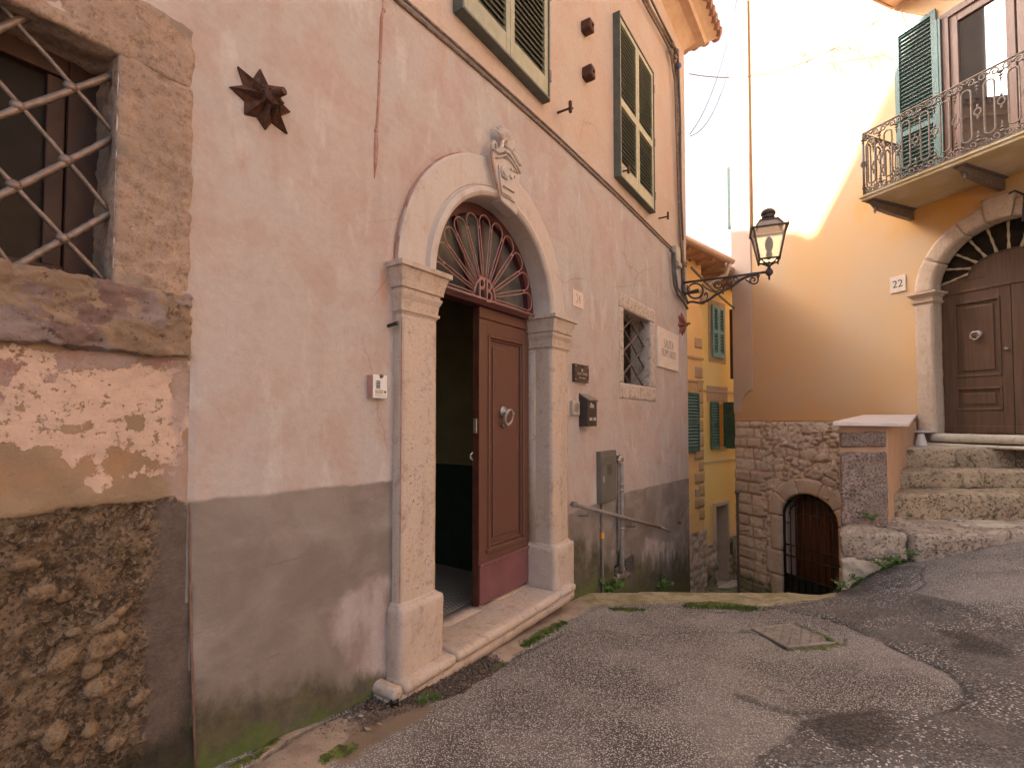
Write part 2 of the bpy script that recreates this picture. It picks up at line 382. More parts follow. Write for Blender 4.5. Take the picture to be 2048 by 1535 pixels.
def mat_stone(name, a, b2, dark, pit=.6, scale=7, bd=.004, mossy=0, pitsc=60):
    n = NT(name)
    c = n.mix(n.step(n.noise(scale*.35, 5, .6, dist=.3), .35, .65), a, b2)
    c = n.mix(n.mth('MULTIPLY', n.step(n.noise(scale*2.2, 7, .7), .52, .68), .6), c, dark)
    pv = n.noise(pitsc, 6, .78, sc=(1, 1, 1.25)); pt = n.step(n.mth('ADD', pv, n.mth('MULTIPLY', n.mth('SUBTRACT', n.noise(pitsc*.13, 3, .5), .5), .14)), pit, pit+.035)
    c = n.mix(n.mth('MULTIPLY', pt, .8), c, tuple(q*.45 for q in dark))
    c = n.mix(n.mth('MULTIPLY', n.step(n.noise(scale*8, 4, .6), .3, .8), .25), c, dark)
    if name.startswith(('portal', 'base_', 'arch_', 'travertine')): c = n.mix(n.mth('MULTIPLY', n.step(n.noise(9, 6, .65, sc=(1, 1, .14)), .50, .70), .38), c, dark)
    if mossy:
        c = n.mix(n.mth('MULTIPLY', n.step(n.noise(6, 6, .7), .60-.1*mossy, .74-.1*mossy), .85), c, (.075, .075, .02))
    h = n.mth('SUBTRACT', n.mth('MULTIPLY', n.noise(scale*6, 7, .7), .6), n.mth('MULTIPLY', pt, .8))
    return n.fin(c, .85, n.bump(h, .7, bd), spec=.25)
M = {}
def build_mats():
    M['pink'] = mat_pink()
    M['portal'] = mat_stone('portal_limestone', (.57, .435, .34), (.55, .445, .38), (.33, .21, .145), .60, 6, .005)
    M['portal_pale'] = mat_stone('arch_limestone', (.55, .45, .39), (.53, .46, .42), (.42, .30, .24), .66, 4, .003)
    M['portal_base'] = mat_stone('base_limestone', (.58, .45, .36), (.52, .42, .36), (.34, .21, .14), .62, 5, .005)
    n = NT('window_surround_stone')
    c = n.mix(n.step(n.noise(3, 5, .6), .36, .64), (.54, .375, .28), (.43, .30, .23))
    c = n.mix(n.mth('MULTIPLY', n.step(n.noise(40, 8, .84), .50, .58), .8), c, (.29, .185, .13)); c = n.mix(n.mth('MULTIPLY', n.step(n.noise(52, 6, .8), .58, .64), .7), c, (.62, .46, .35))
    c = n.mix(n.mth('MULTIPLY', n.step(n.noise(2.3, 4, .6), .56, .60), .85), c, (.34, .265, .225))
    c = n.mix(n.mth('MULTIPLY', n.step(n.noise(60, 4, .8), .66, .70), .8), c, (.10, .06, .045))
    M['surround'] = n.fin(c, .9, n.bump(n.noise(44, 8, .85), .8, .018), spec=.2)
    n = NT('window_sill_stone')
    c = n.mix(n.step(n.noise(5, 6, .65), .4, .62), (.50, .345, .245), (.37, .25, .17))
    c = n.mix(n.mth('MULTIPLY', n.step(n.noise(3.6, 6, .66, sc=(1, 1, 1.4)), .50, .53), .9), c, n.mix(n.step(n.noise(4, 3), .45, .55), (.30, .185, .165), (.42, .32, .30)))
    c = n.mix(n.mth('MULTIPLY', n.step(n.noise(26, 6, .75), .56, .64), .8), c, (.14, .085, .05))
    M['sill'] = n.fin(c, .9, n.bump(n.noise(26, 9, .82), .9, .03), spec=.2)
    n = NT('door_paint')   # oxblood paint, faded
    f = n.noise(2.5, 4, .5); c = n.mix(f, (.140, .056, .040), (.125, .057, .036))
    c = n.mix(n.mth('MULTIPLY', n.step(n.noise(40, 4, .7), .66, .72), .3), c, (.34, .20, .15))
    M['door'] = n.fin(c, .42, n.bump(n.noise(18, 4, .6, sc=(6, 1, .5)), .12, .002))
    M['door_kick'] = simple('kickboard_paint', (.17, .065, .068), (.21, .085, .085), .38, 5, bump=.1)
    M['door_edge'] = simple('door_edge_wood', (.085, .022, .012), (.12, .04, .02), .55, 9, c3=(.45, .30, .2), t3=(.70, .72))
    M['fan'] = simple('fanlight_iron_paint', (.27, .125, .11), (.33, .165, .145), .45, 20)
    M['fandark'] = simple('fanlight_frame_paint', (.10, .022, .022), (.07, .018, .016), .5, 9)
    M['hall'] = simple('hall_olive_paint', (.30, .27, .13), (.24, .215, .105), .7, 3)
    M['dado'] = simple('hall_green_dado', (.035, .06, .042), (.025, .045, .032), .45, 4)
    M['cream'] = simple('cream_line', (.35, .28, .13), (.3, .24, .1), .6, 4)
    n = NT('mosaic_floor')
    m = n.t.nodes.new('ShaderNodeTexBrick'); n.L(n.co(), m.inputs['Vector']); m.inputs['Scale'].default_value = 7; m.inputs['Color1'].default_value = (.22, .12, .08, 1)
    m.inputs['Color2'].default_value = (.12, .09, .08, 1); m.inputs['Mortar'].default_value = (.55, .50, .44, 1); m.inputs['Mortar Size'].default_value = .035; m.inputs['Row Height'].default_value = .25
    m.inputs['Brick Width'].default_value = .25
    M['mosaic'] = n.fin(n.mix(n.step(n.wave(9, 0, 0, typ='RINGS'), .8, .9), m.outputs[0], (.36, .31, .26)), .35)
    M['iron'] = simple('grey_iron', (.13, .10, .09), (.20, .155, .14), .5, 30, .5, c3=(.16, .075, .035), t3=(.56, .66))
    M['grille'] = simple('grille_iron', (.17, .125, .105), (.25, .185, .155), .5, 24, .45, c3=(.26, .12, .07), t3=(.58, .68))
    M['rust'] = simple('rusty_iron', (.055, .022, .014), (.11, .042, .022), .7, 26, .3, .5, .006, c3=(.26, .085, .03), t3=(.58, .68))
    M['redrust'] = simple('red_oxide_iron', (.20, .058, .036), (.26, .085, .05), .6, 22, .2, .4, .004)
    M['seam'] = simple('seam_dirt', (.16, .08, .055), (.24, .13, .09), .9, 14); M['redstreak'] = simple('old_pipe_paint', (.33, .15, .105), (.42, .25, .20), .8, 12, c3=(.25, .15, .12))
    M['black'] = simple('black_iron', (.022, .02, .02), (.04, .036, .034), .45, 24, .4)
    M['lampiron'] = simple('lamp_iron', (.055, .045, .045), (.10, .08, .075), .5, 30, .5, c3=(.13, .075, .05))
    M['shut'] = simple('shutter_paint_olive', (.30, .285, .195), (.36, .335, .235), .5, 12, c3=(.20, .20, .15), t3=(.6, .75))
    M['shutdark'] = simple('shutter_edge_green', (.07, .082, .07), (.10, .11, .095), .5, 10, c3=(.22, .21, .18), t3=(.68, .72))
    M['slat'] = simple('shutter_slat_green', (.17, .165, .125), (.22, .21, .16), .5, 10)
    M['green'] = simple('shutter_paint_green', (.045, .10, .095), (.065, .13, .12), .45, 8)
    M['green2'] = simple('far_shutter_green', (.05, .12, .09), (.08, .17, .13), .5, 8)
    M['teal'] = simple('far_shutter_teal', (.13, .28, .24), (.17, .32, .27), .5, 8)
    M['woodfr'] = simple('window_frame_wood', (.11, .05, .032), (.16, .075, .05), .45, 8, sc=(6, 1, .6))
    M['darkwood'] = simple('grated_window_wood', (.045, .016, .008), (.085, .032, .016), .6, 8, sc=(1, 1, .4))
    n = NT('dusty_glass'); f = n.noise(2.4, 5, .6); M['dglass'] = n.fin(n.mix(n.step(f, .38, .66), (.018, .013, .010), (.055, .034, .020)), n.mix(f, (.35,)*3, (.7,)*3), spec=.15)
    n = NT('window_glass'); n.b.inputs['Roughness'].default_value = .02; n.b.inputs['Specular IOR Level'].default_value = 1.0; n.b.inputs['IOR'].default_value = 1.8
    M['glass'] = n.fin((.02, .022, .025))
    n = NT('fanlight_glass'); n.b.inputs['IOR'].default_value = 1.8
    M['fglass'] = n.fin(n.mix(n.step(n.noise(3, 3, .5), .4, .65), (.055, .055, .05), (.13, .125, .115)), .18)
    n = NT('lantern_glass'); n.b.inputs['Roughness'].default_value = .25; n.b.inputs['Transmission Weight'].default_value = .75
    M['lglass'] = n.fin((.75, .68, .60))
    M['opal'] = simple('lamp_bulb', (.32, .27, .23), (.4, .34, .3), .4, 5)
    M['white'] = simple('white_plastic', (.66, .66, .64), (.72, .71, .69), .45, 8, bump=.03)
    M['greyplate'] = simple('grey_plastic', (.40, .34, .28), (.46, .39, .32), .6, 8, bump=.03)
    M['marble'] = simple('marble_plate', (.64, .52, .44), (.70, .58, .51), .6, 9)
    M['marble24'] = simple('number_tile', (.62, .47, .39), (.68, .54, .46), .6, 9)
    M['letter'] = simple('engraved_letters', (.32, .25, .215), (.42, .34, .30), .8, 40)
    M['letterdark'] = simple('dark_letters', (.06, .05, .05), (.09, .08, .075), .7, 40)
    M['brownplate'] = simple('brown_plate', (.055, .032, .028), (.07, .042, .036), .25, 5, bump=.02)
    M['bar'] = simple('shaded_green_paint', (.025, .045, .035), (.035, .055, .045), .8, 8); M['gold'] = simple('gold_print', (.42, .32, .22), (.5, .4, .3), .5, 5)
    M['box'] = simple('letterbox_paint', (.045, .030, .026), (.06, .042, .036), .32, 9, bump=.03)
    M['steel'] = simple('bright_steel', (.45, .39, .33), (.55, .48, .41), .35, 9, .6)
    M['chrome'] = simple('worn_nickel', (.34, .28, .25), (.48, .40, .36), .38, 30, .6)
    M['meter'] = simple('meter_cabinet_metal', (.125, .115, .095), (.155, .14, .115), .55, 6, .0)
    M['pipe'] = simple('grey_pipe', (.19, .155, .13), (.26, .215, .185), .6, 14, .0, c3=(.16, .10, .07), t3=(.6, .7))
    M['yellowtag'] = simple('yellow_clip', (.75, .32, .02), (.8, .4, .03), .5, 5)
    M['cable'] = simple('old_cable', (.15, .10, .075), (.26, .19, .15), .7, 30)
    M['cabled'] = simple('dark_cable', (.10, .09, .09), (.15, .13, .125), .6, 30)
    M['cornice'] = simple('cornice_plaster', (.66, .46, .33), (.58, .38, .25), .85, 4, bump=.3)
    M['tile'] = simple('roof_tile', (.36, .17, .10), (.26, .13, .085), .85, 9, bump=.5, c3=(.14, .11, .08))
    M['concrete'] = mat_stone('pale_concrete', (.42, .33, .26), (.36, .285, .23), (.20, .15, .11), .70, 8, .003)
    n = NT('orange_plaster')
    big = n.noise(.55, 4, .55)
    c = n.mix(n.step(big, .36, .64), (.64, .41, .215), (.60, .425, .27))
    c = n.mix(n.mth('MULTIPLY', n.step(n.noise(1.3, 5, .6), .45, .7), .5), c, (.56, .41, .28))
    lo = n.step(n.mth('ADD', n.xyz(2), n.mth('MULTIPLY', n.noise(1.2, 4, .6), 1.6)), 3.3, 1.7)
    c = n.mix(n.mth('MULTIPLY', lo, .65), c, (.62, .34, .145))
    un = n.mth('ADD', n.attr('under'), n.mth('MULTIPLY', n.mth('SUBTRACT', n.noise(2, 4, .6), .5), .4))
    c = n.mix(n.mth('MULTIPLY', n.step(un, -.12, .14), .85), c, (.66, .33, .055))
    M['orange'] = n.fin(c, .9, n.bump(n.noise(30, 6, .65), .3, .004), spec=.2)
    M['band'] = simple('corner_band_plaster', (.52, .40, .33), (.56, .43, .35), .9, 1.5)
    n = NT('rubble_masonry')
    c = n.mix(n.attr('cid'), (.78, .66, .54), (.56, .44, .35))
    c = n.mix(n.mth('MULTIPLY', n.step(n.noise(9, 6, .7), .45, .65), .6), c, (.40, .29, .21))
    c = n.mix(n.mth('MULTIPLY', n.step(n.attr('mort'), .25, .60), .85), c, n.mix(n.noise(3), (.46, .29, .17), (.56, .37, .23)))
    c = n.mix(n.step(n.noise(60, 5, .75), .62, .67), c, (.17, .11, .08))
    mo = n.mth('ADD', n.attr('moss'), n.mth('MULTIPLY', n.mth('SUBTRACT', n.noise(4, 6, .7), .5), .8))
    c = n.mix(n.mth('MULTIPLY', n.step(mo, -.05, .25), .7), c, (.10, .11, .03))
    M['rubble'] = n.fin(c, .9, n.bump(n.noise(26, 8, .75), .9, .015), spec=.2)
    M['arch22'] = mat_stone('travertine_portal', (.56, .42, .31), (.60, .48, .38), (.36, .24, .16), .60, 9, .005)
    M['gatearch'] = mat_stone('rough_arch_stone', (.66, .53, .42), (.58, .46, .36), (.36, .26, .19), .60, 12, .010)
    M['step'] = mat_stone('pitted_travertine', (.50, .385, .265), (.38, .285, .20), (.15, .105, .065), .545, 9, .018, mossy=.35, pitsc=30)
    M['stepw'] = mat_stone('worn_tread_stone', (.56, .49, .41), (.48, .40, .31), (.30, .22, .14), .64, 6, .004, mossy=.3)
    M['tufa'] = mat_stone('dark_tufa_block', (.28, .20, .165), (.42, .32, .27), (.12, .085, .07), .53, 16, .022, pitsc=46)
    M['parapet'] = simple('parapet_plaster', (.54, .335, .20), (.47, .29, .20), .9, 3, bump=.4, c3=(.38, .26, .20), t3=(.6, .75))
    M['slab'] = simple('marble_slab', (.58, .50, .47), (.66, .58, .55), .5, 4, c3=(.40, .31, .25), t3=(.62, .75))
    M['wood22'] = simple('brown_door_wood', (.080, .045, .028), (.115, .064, .04), .38, 5, sc=(5, 1, .35), bump=.25)
    M['gatewood'] = simple('cellar_door_wood', (.16, .055, .018), (.10, .032, .010), .5, 8, sc=(7, 1, .4))
    n = NT('balcony_underside'); M['balc'] = n.fin(n.mix(n.step(n.noise(3, 5, .6), .4, .65), (.50, .38, .20), (.58, .47, .32)), .85, n.bump(n.noise(20), .3, .004))
    M['balciron'] = simple('balcony_iron', (.16, .125, .10), (.24, .19, .16), .5, 30, .4)
    M['yellow'] = None
    n = NT('yellow_plaster')
    c = n.mix(n.step(n.noise(.7, 4, .55), .35, .65), (.95, .64, .20), (.95, .68, .28))
    low = n.step(n.mth('ADD', n.xyz(2), n.mth('MULTIPLY', n.noise(1.5, 4, .6), .8)), 2.6, 1.5)
    c = n.mix(low, c, n.mix(n.noise(1.5, 4), (.88, .58, .32), (.88, .62, .36)))
    M['yellow'] = n.fin(c, .9, n.bump(n.noise(24, 5), .25, .006), spec=.2)
    n = NT('orange_house_plaster'); c = n.mix(n.step(n.noise(1.1, 4), .4, .6), (.90, .60, .24), (.88, .54, .24))
    M['yellow2'] = n.fin(c, .9, n.bump(n.noise(24, 5), .25, .006), spec=.2)
    M['quoin'] = mat_stone('quoin_stone', (.64, .44, .22), (.58, .38, .18), (.30, .18, .08), .62, 7, .008)
    M['jamb'] = simple('door_surround_plaster', (.60, .46, .34), (.54, .41, .30), .85, 5)
    M['lintelpl'] = simple('lintel_plaster', (.58, .36, .20), (.50, .32, .19), .85, 9)
    M['curtain'] = simple('cream_curtain', (.62, .50, .36), (.56, .44, .3), .8, 5)
    M['eave'] = simple('eave_wood', (.50, .30, .19), (.42, .25, .16), .8, 8)
    M['gutter'] = simple('copper_gutter', (.50, .34, .26), (.56, .39, .30), .5, 9, .0)
    # leaves
    n = NT('weed_leaf'); M['leaf'] = n.fin(n.mix(n.noise(20, 2), (.045, .10, .012), (.10, .18, .025)), .6)
    n = NT('moss_tuft'); M['moss'] = n.fin(n.mix(n.noise(15, 3), (.035, .065, .008), (.09, .13, .015)), .9)
    M['litter'] = simple('dry_leaf', (.28, .19, .11), (.36, .26, .17), .8, 20)
    # asphalt
    n = NT('asphalt')
    pos = n.co()
    gr = n.vor(125, out='Color'); sep = n.t.nodes.new('ShaderNodeSeparateColor'); n.L(gr, sep.inputs[0]); g = sep.outputs[0]
    vd = n.vor(125); peb = n.step(vd, .52, .34)
    lt = n.mix(n.step(g, .15, .85), (.20, .18, .165), (.66, .61, .56))
    lt = n.mix(n.step(g, .91, .97), lt, (.85, .79, .73))
    lt = n.mix(peb, (.065, .055, .050), lt)
    lt = n.mix(n.mth('MULTIPLY', n.step(n.noise(1.3, 5, .6), .40, .68), .42), lt, (.42, .37, .335))
    lt = n.mix(n.mth('MULTIPLY', n.step(n.noise(3.1, 6, .65), .52, .72), .40), lt, (.14, .125, .115))
    dk = n.mix(n.step(g, .25, .99), (.040, .036, .034), (.215, .19, .175))
    dk = n.mix(n.mth('MULTIPLY', n.step(n.noise(2.6, 5, .6), .40, .66), .55), dk, (.15, .135, .125))
    dk = n.mix(n.mth('MULTIPLY', n.step(g, .90, .94), n.step(n.noise(2.1, 4, .6), .42, .62)), dk, (.72, .67, .63))
    c = n.mix(msk(n, 'dark', .022, 6, .012), lt, dk)
    c = n.mix(n.mth('MULTIPLY', msk(n, 'vdark', .05, 6, .05), .75), c, n.mix(n.step(g, .3, .98), (.014, .012, .012), (.075, .065, .06)))
    so = n.mix(n.step(g, .2, .95), (.030, .021, .017), (.12, .085, .06)); so = n.mix(n.step(g, .93, .96), so, (.42, .33, .25))
    c = n.mix(msk(n, 'soil', .035, 8, .012), c, so)
    co = n.mix(n.step(n.noise(6, 6, .65), .38, .66), (.42, .315, .24), (.31, .225, .165))
    co = n.mix(n.mth('MULTIPLY', n.step(n.noise(34, 5, .7), .60, .66), .8), co, (.08, .055, .045))
    c = n.mix(msk(n, 'conc', .035, 7, .012), c, co)
    c = n.mix(msk(n, 'mud', .03, 7, .02), c, n.mix(n.noise(12, 5), (.17, .115, .075), (.26, .19, .13)))
    yl = n.mix(n.step(n.noise(6, 6, .65), .4, .62), (.40, .33, .21), (.24, .20, .09)); yl = n.mix(n.step(n.noise(40, 5, .7), .58, .64), yl, (.12, .10, .06)); c = n.mix(msk(n, 'kerb', .03, 9, .01), c, yl)
    ms = n.mth('ADD', n.attr('moss'), n.mth('MULTIPLY', n.mth('SUBTRACT', n.noise(18, 6, .7), .5), .16))
    c = n.mix(n.step(ms, -.012, .012), c, n.mix(n.step(n.noise(30, 4), .4, .6), (.045, .055, .012), (.12, .15, .02)))
    ck = n.mth('SUBTRACT', n.attr('crack'), n.mth('MULTIPLY', n.noise(16, 5, .7), .030))
    ckm = n.step(ck, .004, -.010); c = n.mix(n.mth('MULTIPLY', ckm, n.mth('ADD', .35, n.mth('MULTIPLY', n.noise(5, 3), .5))), c, (.035, .03, .026))
    h = n.mth('ADD', n.mth('MULTIPLY', peb, .6), n.mth('MULTIPLY', n.noise(40, 4, .6), .6))
    h = n.mth('SUBTRACT', h, n.mth('MULTIPLY', ckm, 2.0))
    wet = n.mth('SUBTRACT', .72, n.mth('MULTIPLY', n.step(n.noise(1.1, 4, .6), .42, .7), .22))
    M['asphalt'] = n.fin(c, wet, n.bump(h, .7, .006), spec=.45)
    M['alley'] = mat_stone('mossy_paving', (.30, .26, .16), (.20, .20, .08), (.07, .07, .03), .7, 5, .006, mossy=1.4)
    M['manhole'] = simple('rusty_manhole_iron', (.24, .205, .185), (.32, .28, .255), .5, 14, .55, c3=(.10, .07, .05))
    M['shadowhouse'] = simple('shadow_house_plaster', (.36, .25, .18), (.30, .21, .15), .9, 2)  # plaster of the two unseen houses added to cast shadow
# ------------------------------------------------------------------ ground height (world x, y) from measured spots
CTRL = [(-1.24, 1.98, -1.38), (-.68, 2.8, -1.49), (.1, 3.8, -1.58), (.59, 4.68, -1.67), (1.79, 4.8, -1.69), (2.8, 4.9, -1.71), (3.29, 5.15, -1.79),
        (3.75, 5.05, -1.50), (4.2, 5.0, -1.40), (4.75, 5.15, -1.30), (5.5, 5.4, -1.22), (2.1, 2.08, -1.43), (0, 2.2, -1.45), (2.2, 3.8, -1.63), (3.3, 3.6, -1.50),
        (4.6, 4.0, -1.28), (0, 0, -1.40), (4, 0, -1.3), (6.5, 4, -1.1), (-2, 0, -1.3), (2, -4, -1.35), (7, -2, -1.1), (-3, -4, -1.3), (8, 6, -1.0)]
_c = np.array(CTRL)
def _tps(r): return np.where(r > 1e-9, r*r*np.log(np.maximum(r, 1e-9)), 0)
_n = len(_c); _K = _tps(np.hypot(_c[:, None, 0]-_c[None, :, 0], _c[:, None, 1]-_c[None, :, 1]))+np.eye(_n)*.02
_P = np.c_[np.ones(_n), _c[:, :2]]; _A = np.block([[_K, _P], [_P.T, np.zeros((3, 3))]]); _w = np.linalg.solve(_A, np.r_[_c[:, 2], 0, 0, 0])
def gz0(x, y):
    x = np.asarray(x, float); y = np.asarray(y, float)
    xx = np.clip(x, -4, 9); yy = np.clip(y, -5, 7)
    r = np.hypot(xx[..., None]-_c[:, 0], yy[..., None]-_c[:, 1])
    return (_tps(r)*_w[:_n]).sum(-1)+_w[_n]+_w[_n+1]*xx+_w[_n+2]*yy+EYE
def crest(x): return 4.86+.04*(np.asarray(x, float)-.6)
def gz(x, y):
    z = gz0(x, np.minimum(y, crest(x)))
    z = z-np.clip(np.asarray(y, float)-crest(x), 0, 9)*.05
    return np.where(np.asarray(x, float) > 3.25, gz0(x, y), z)
def gpx(px, py):
    d = ray(px, py); z = .1
    for _ in range(12):
        t = (z-EYE)/d.z; p = CAM+d*t; z = .5*z+.5*float(gz0(np.array([p.x]), np.array([min(p.y, 8)]))[0])
    return (p.x, p.y)
# ------------------------------------------------------------------ pink house
XC = PK.X(1377, 0, 900)
XQ = PK.X(379, 0, 900)
SILL = dict(x1=PK.X(230, 0, 350), z0=PK.P(215, 565)[1], z1=PK.P(245, 112)[1], x0=-.30)
sA, sB = PK.X(801, .06, 900), PK.X(872, .06, 900); sC, sD = PK.X(1104, .06, 900), PK.X(1136, .06, 900)
XM = (sB+sC)/2; RR = (sC-sB)/2; AW = (sB-sA)
SPR = PK.P(1000, 590, .09)[1]; THR = PK.P(1055, 1166, -.17)[1]
CAPH = .285
SW = dict(x0=PK.X(1247, 0, 700), x1=PK.X(1301, 0, 700), z0=PK.P(1245, 765)[1], z1=PK.P(1248, 617)[1])
VT = dict(x0=PK.X(1228, 0, 1130), x1=PK.X(1267, 0, 1130), z0=PK.P(1247, 1157)[1], z1=PK.P(1247, 1120)[1])
CABLE = [PK.P(*p) for p in [(640, -120), (790, 0), (927, 117), (1016, 195), (1106, 275), (1227, 388), (1341, 500), (1372, 533)]]
CABLE = [(-3.0, CABLE[0][1]-.0)]+CABLE
ZT = PK.Q(1357, 106, XC)[1]
print('pink: XC %.2f XQ %.2f sA-D %.2f %.2f %.2f %.2f SPR %.2f THR %.2f ZT %.2f' % (XC, XQ, sA, sB, sC, sD, SPR, THR, ZT), SILL, SW, VT)
def ppoly(pts, fr=PK, o=0): return [fr.P(a, b, o) for a, b in pts]
def vis_base(x):
    """height at which the wall meets what hides its foot"""
    w = np.array([[PK.W(float(q), 0, 0).x, PK.W(float(q), 0, 0).y] for q in np.atleast_1d(x)])
    return np.where(w[:, 1] < 4.86, gz0(w[:, 0], w[:, 1]), EYE-.353*w[:, 1])
SEAM = [PK.P(a, b) for a, b in [(394, 1600), (393, 1540), (388, 1420), (384, 1300), (381, 1150), (378, 1005)]]+[(XQ, 1.9)]
def xseam(Z): return np.interp(Z, [p[1] for p in SEAM], [p[0] for p in SEAM])
house = Thing('pink_house', 'pink plastered old house with a carved stone archway and half open oxblood door', 'house', PK, (XM, 0, 0))
def build_wall():
    xs = lines([(-3, 0, .15), (0, 1.0, .0115), (1.0, 2.2, .016), (2.2, 4.2, .024), (4.2, XC, .04)], (SILL['x0'], SILL['x1'], XQ, SW['x0'], SW['x1'], VT['x0'], VT['x1'], XC))
    zs = lines([(-2.7, -.1, .06), (-.1, 2.1, .0115), (2.1, 3.3, .02), (3.3, ZT, .05)], (SILL['z0'], SILL['z1'], SW['z0'], SW['z1'], VT['z0'], VT['z1']))
    stones = [(505, 545, 100, 26, .5), (340, 605, 38, 22, 0), (300, 730, 75, 38, .5), (490, 675, 85, 60, .4), (430, 775, 55, 40, .2), (470, 850, 75, 40, -.2), (255, 1085, 50, 60, -.4),
              (425, 1052, 38, 38, 0), (528, 1112, 44, 32, .2), (650, 895, 60, 22, .4), (190, 430, 50, 40, .3), (300, 440, 45, 26, 0), (110, 300, 60, 20, 0), (90, 900, 60, 30, .2), (560, 455, 40, 26, 0), (200, 880, 45, 28, 0), (60, 640, 50, 26, .3), (620, 640, 50, 30, .3), (120, 1150, 50, 26, 0), (540, 240, 36, 18, .2), (260, 240, 70, 22, .1)]
    st = []
    for (a, b, rx, ry, an) in stones[:13]:
        cx, cz = PK.P(a/2.276, 1000+b/2.276); st.append((cx, cz, rx/2.276*.0014, ry/2.276*.0017, an))
    oldp = ppoly([(-400, 400), (384, 715), (384, 1013), (-400, 1090)]); rubp = ppoly([(-400, 1090), (0, 1038), (60, 1036), (130, 1020), (215, 1010), (290, 1003), (330, 994), (352, 996), (383, 1012), (430, 1700), (-400, 1900)])
    A = {}
    def fields(X, Z):
        f = {}
        f['old'] = sdpoly(X, Z, oldp); f['rub'] = sdpoly(X, Z, rubp)+.012*fbm(X*22, Z*22, 3)
        s = np.zeros_like(X)
        for (cx, cz, rx, rz, an) in st:
            c, n2 = math.cos(an), math.sin(an); u = ((X-cx)*c+(Z-cz)*n2)/rx; w = (-(X-cx)*n2+(Z-cz)*c)/rz
            q = np.maximum(abs(u)*.9+abs(w)*.35, abs(w)*1.0+abs(u)*.3)*.6+np.hypot(u, w)*.45+.45*fbm(X*20+cx*9, Z*24, 11)
            s = np.maximum(s, np.clip(1.25-q, 0, 1)**.6*(q < 1.25))
        f1, f2, ci = worley(X*17+fbm(X*9, Z*9, 5)*.5, Z*22, 8)
        s2 = np.clip((f2-f1)*1.6, 0, 1)*(ci > .62)*.5
        f['stone'] = np.maximum(s, 0); f['_s2'] = s2
        return f
    def disp(X, Z):
        f = fields(X, Z)
        y = .004*fbm(X*1.3, Z*1.3, 1)+.0015*fbm(X*9, Z*9, 2)
        yo = .012+.005*fbm(X*7, Z*7, 3)+.003*fbm(X*30, Z*30, 31)
        yr = .026-.040*np.minimum(f['stone'], .62)-.014*f['_s2']-.022*fbm(X*9, Z*9, 4, 5)-.020*fbm(X*38, Z*38, 41, 3)
        mo = np.clip((X-PK.X(300))/.06, 0, 1)*1.0
        yr = yr*(1-mo)+(.012-.004*fbm(X*20, Z*20, 6))*mo
        y = np.where(f['old'] > 0, yo, y); y = np.where(f['rub'] > 0, yr, y)
        bx = PK.X(300, 0, 1200)
        return np.where(X > xseam(Z)+.002, .004*fbm(X*1.3, Z*1.3, 1)+.0012*fbm(X*9, Z*9, 2), y)
    def keep(x, z):
        k = ~((x > SILL['x0']) & (x < SILL['x1']) & (z > SILL['z0']) & (z < SILL['z1']))
        k &= ~((x > SW['x0']) & (x < SW['x1']) & (z > SW['z0']) & (z < SW['z1']))
        k &= ~((x > VT['x0']) & (x < VT['x1']) & (z > VT['z0']) & (z < VT['z1']))
        k &= ~((abs(x-XM) < RR+.08) & (z < SPR) & (z > -.2))
        k &= ~((np.hypot(x-XM, z-SPR) < RR+.08) & (z >= SPR))
        return k
    mb, X, Z = gridmesh(xs, zs, keep, disp)
    f = fields(X, Z); A['rub'] = np.where(X > xseam(Z), -1, f['rub']); A['stone'] = f['stone']; A['old'] = np.where(X > xseam(Z), -1, f['old'])
    cz = np.interp(X, [c[0] for c in CABLE], [c[1] for c in CABLE]); A['up'] = Z-cz
    base = vis_base(xs); gx = np.interp(X, xs, base)
    pl1 = ppoly([(330, 1008), (785, 960), (785, 1700), (330, 1900)]); pl2 = ppoly([(1136, 1030), (1160, 1018), (1250, 985), (1320, 968), (1378, 955), (1382, 1700), (1136, 1600)])
    A['pl'] = np.maximum(sdpoly(X, Z, pl1), sdpoly(X, Z, pl2))
    A['pale'] = np.maximum(sdpoly(X, Z, ppoly([(658, 1235), (690, 1190), (740, 1158), (778, 1150), (778, 1350), (745, 1362), (718, 1345), (690, 1310), (660, 1270)])),
                           sdpoly(X, Z, ppoly([(1282, 1120), (1290, 1075), (1345, 1085), (1352, 1110), (1340, 1150), (1305, 1135)])))
    h = Z-gx
    hm = np.interp(X, [0, PK.X(330), PK.X(400), PK.X(520), PK.X(640), PK.X(780), PK.X(1150), PK.X(1250), XC], [.12, .20, .36, .28, .20, .12, .60, .46, .80])
    A['moss'] = np.clip((hm-h)/hm, -3, 1)*.42-.02
    def g(px, py, rx, rz, a=1.0):
        cx, c2 = PK.P(px, py); return a*np.exp(-((X-cx)/rx)**2-((Z-c2)/rz)**2)
    s = np.maximum.reduce([g(520, 210, .15, .15, .55), g(487, 330, .05, .16, .48), g(545, 330, .05, .16, .55), g(470, 560, .20, .55, .30), g(1000, 110, .3, .2, .2), g(768, 570, .04, .14, .95), g(793, 900, .014, 1.3, .8), g(793, 640, .018, .5, .9),
                           g(884, 90, .10, .5, .5), g(1362, 720, .10, .6, .4), g(381, 1300, .012, .35, .7), g(610, 120, .25, .5, .28), g(540, 780, .18, .5, .26), g(640, 880, .2, .2, .25), g(1340, 1010, .4, .2, .18), g(1000, 170, .05, .5, .42), g(1176, 200, .08, .35, .4), g(1178, 90, .06, .2, .35), g(1123, 260, .05, .25, .45), g(1270, 450, .5, .10, .35), g(757, 830, .03, .25, .45), g(1180, 880, .05, .3, .4), g(1215, 1020, .05, .2, .3)])
    rr = np.hypot(X-XM, Z-SPR); s = np.maximum(s, .55*np.exp(-((rr-RR-AW-.02)/.025)**2)*(Z > SPR)*(X < XM))
    A['stain'] = s-.38
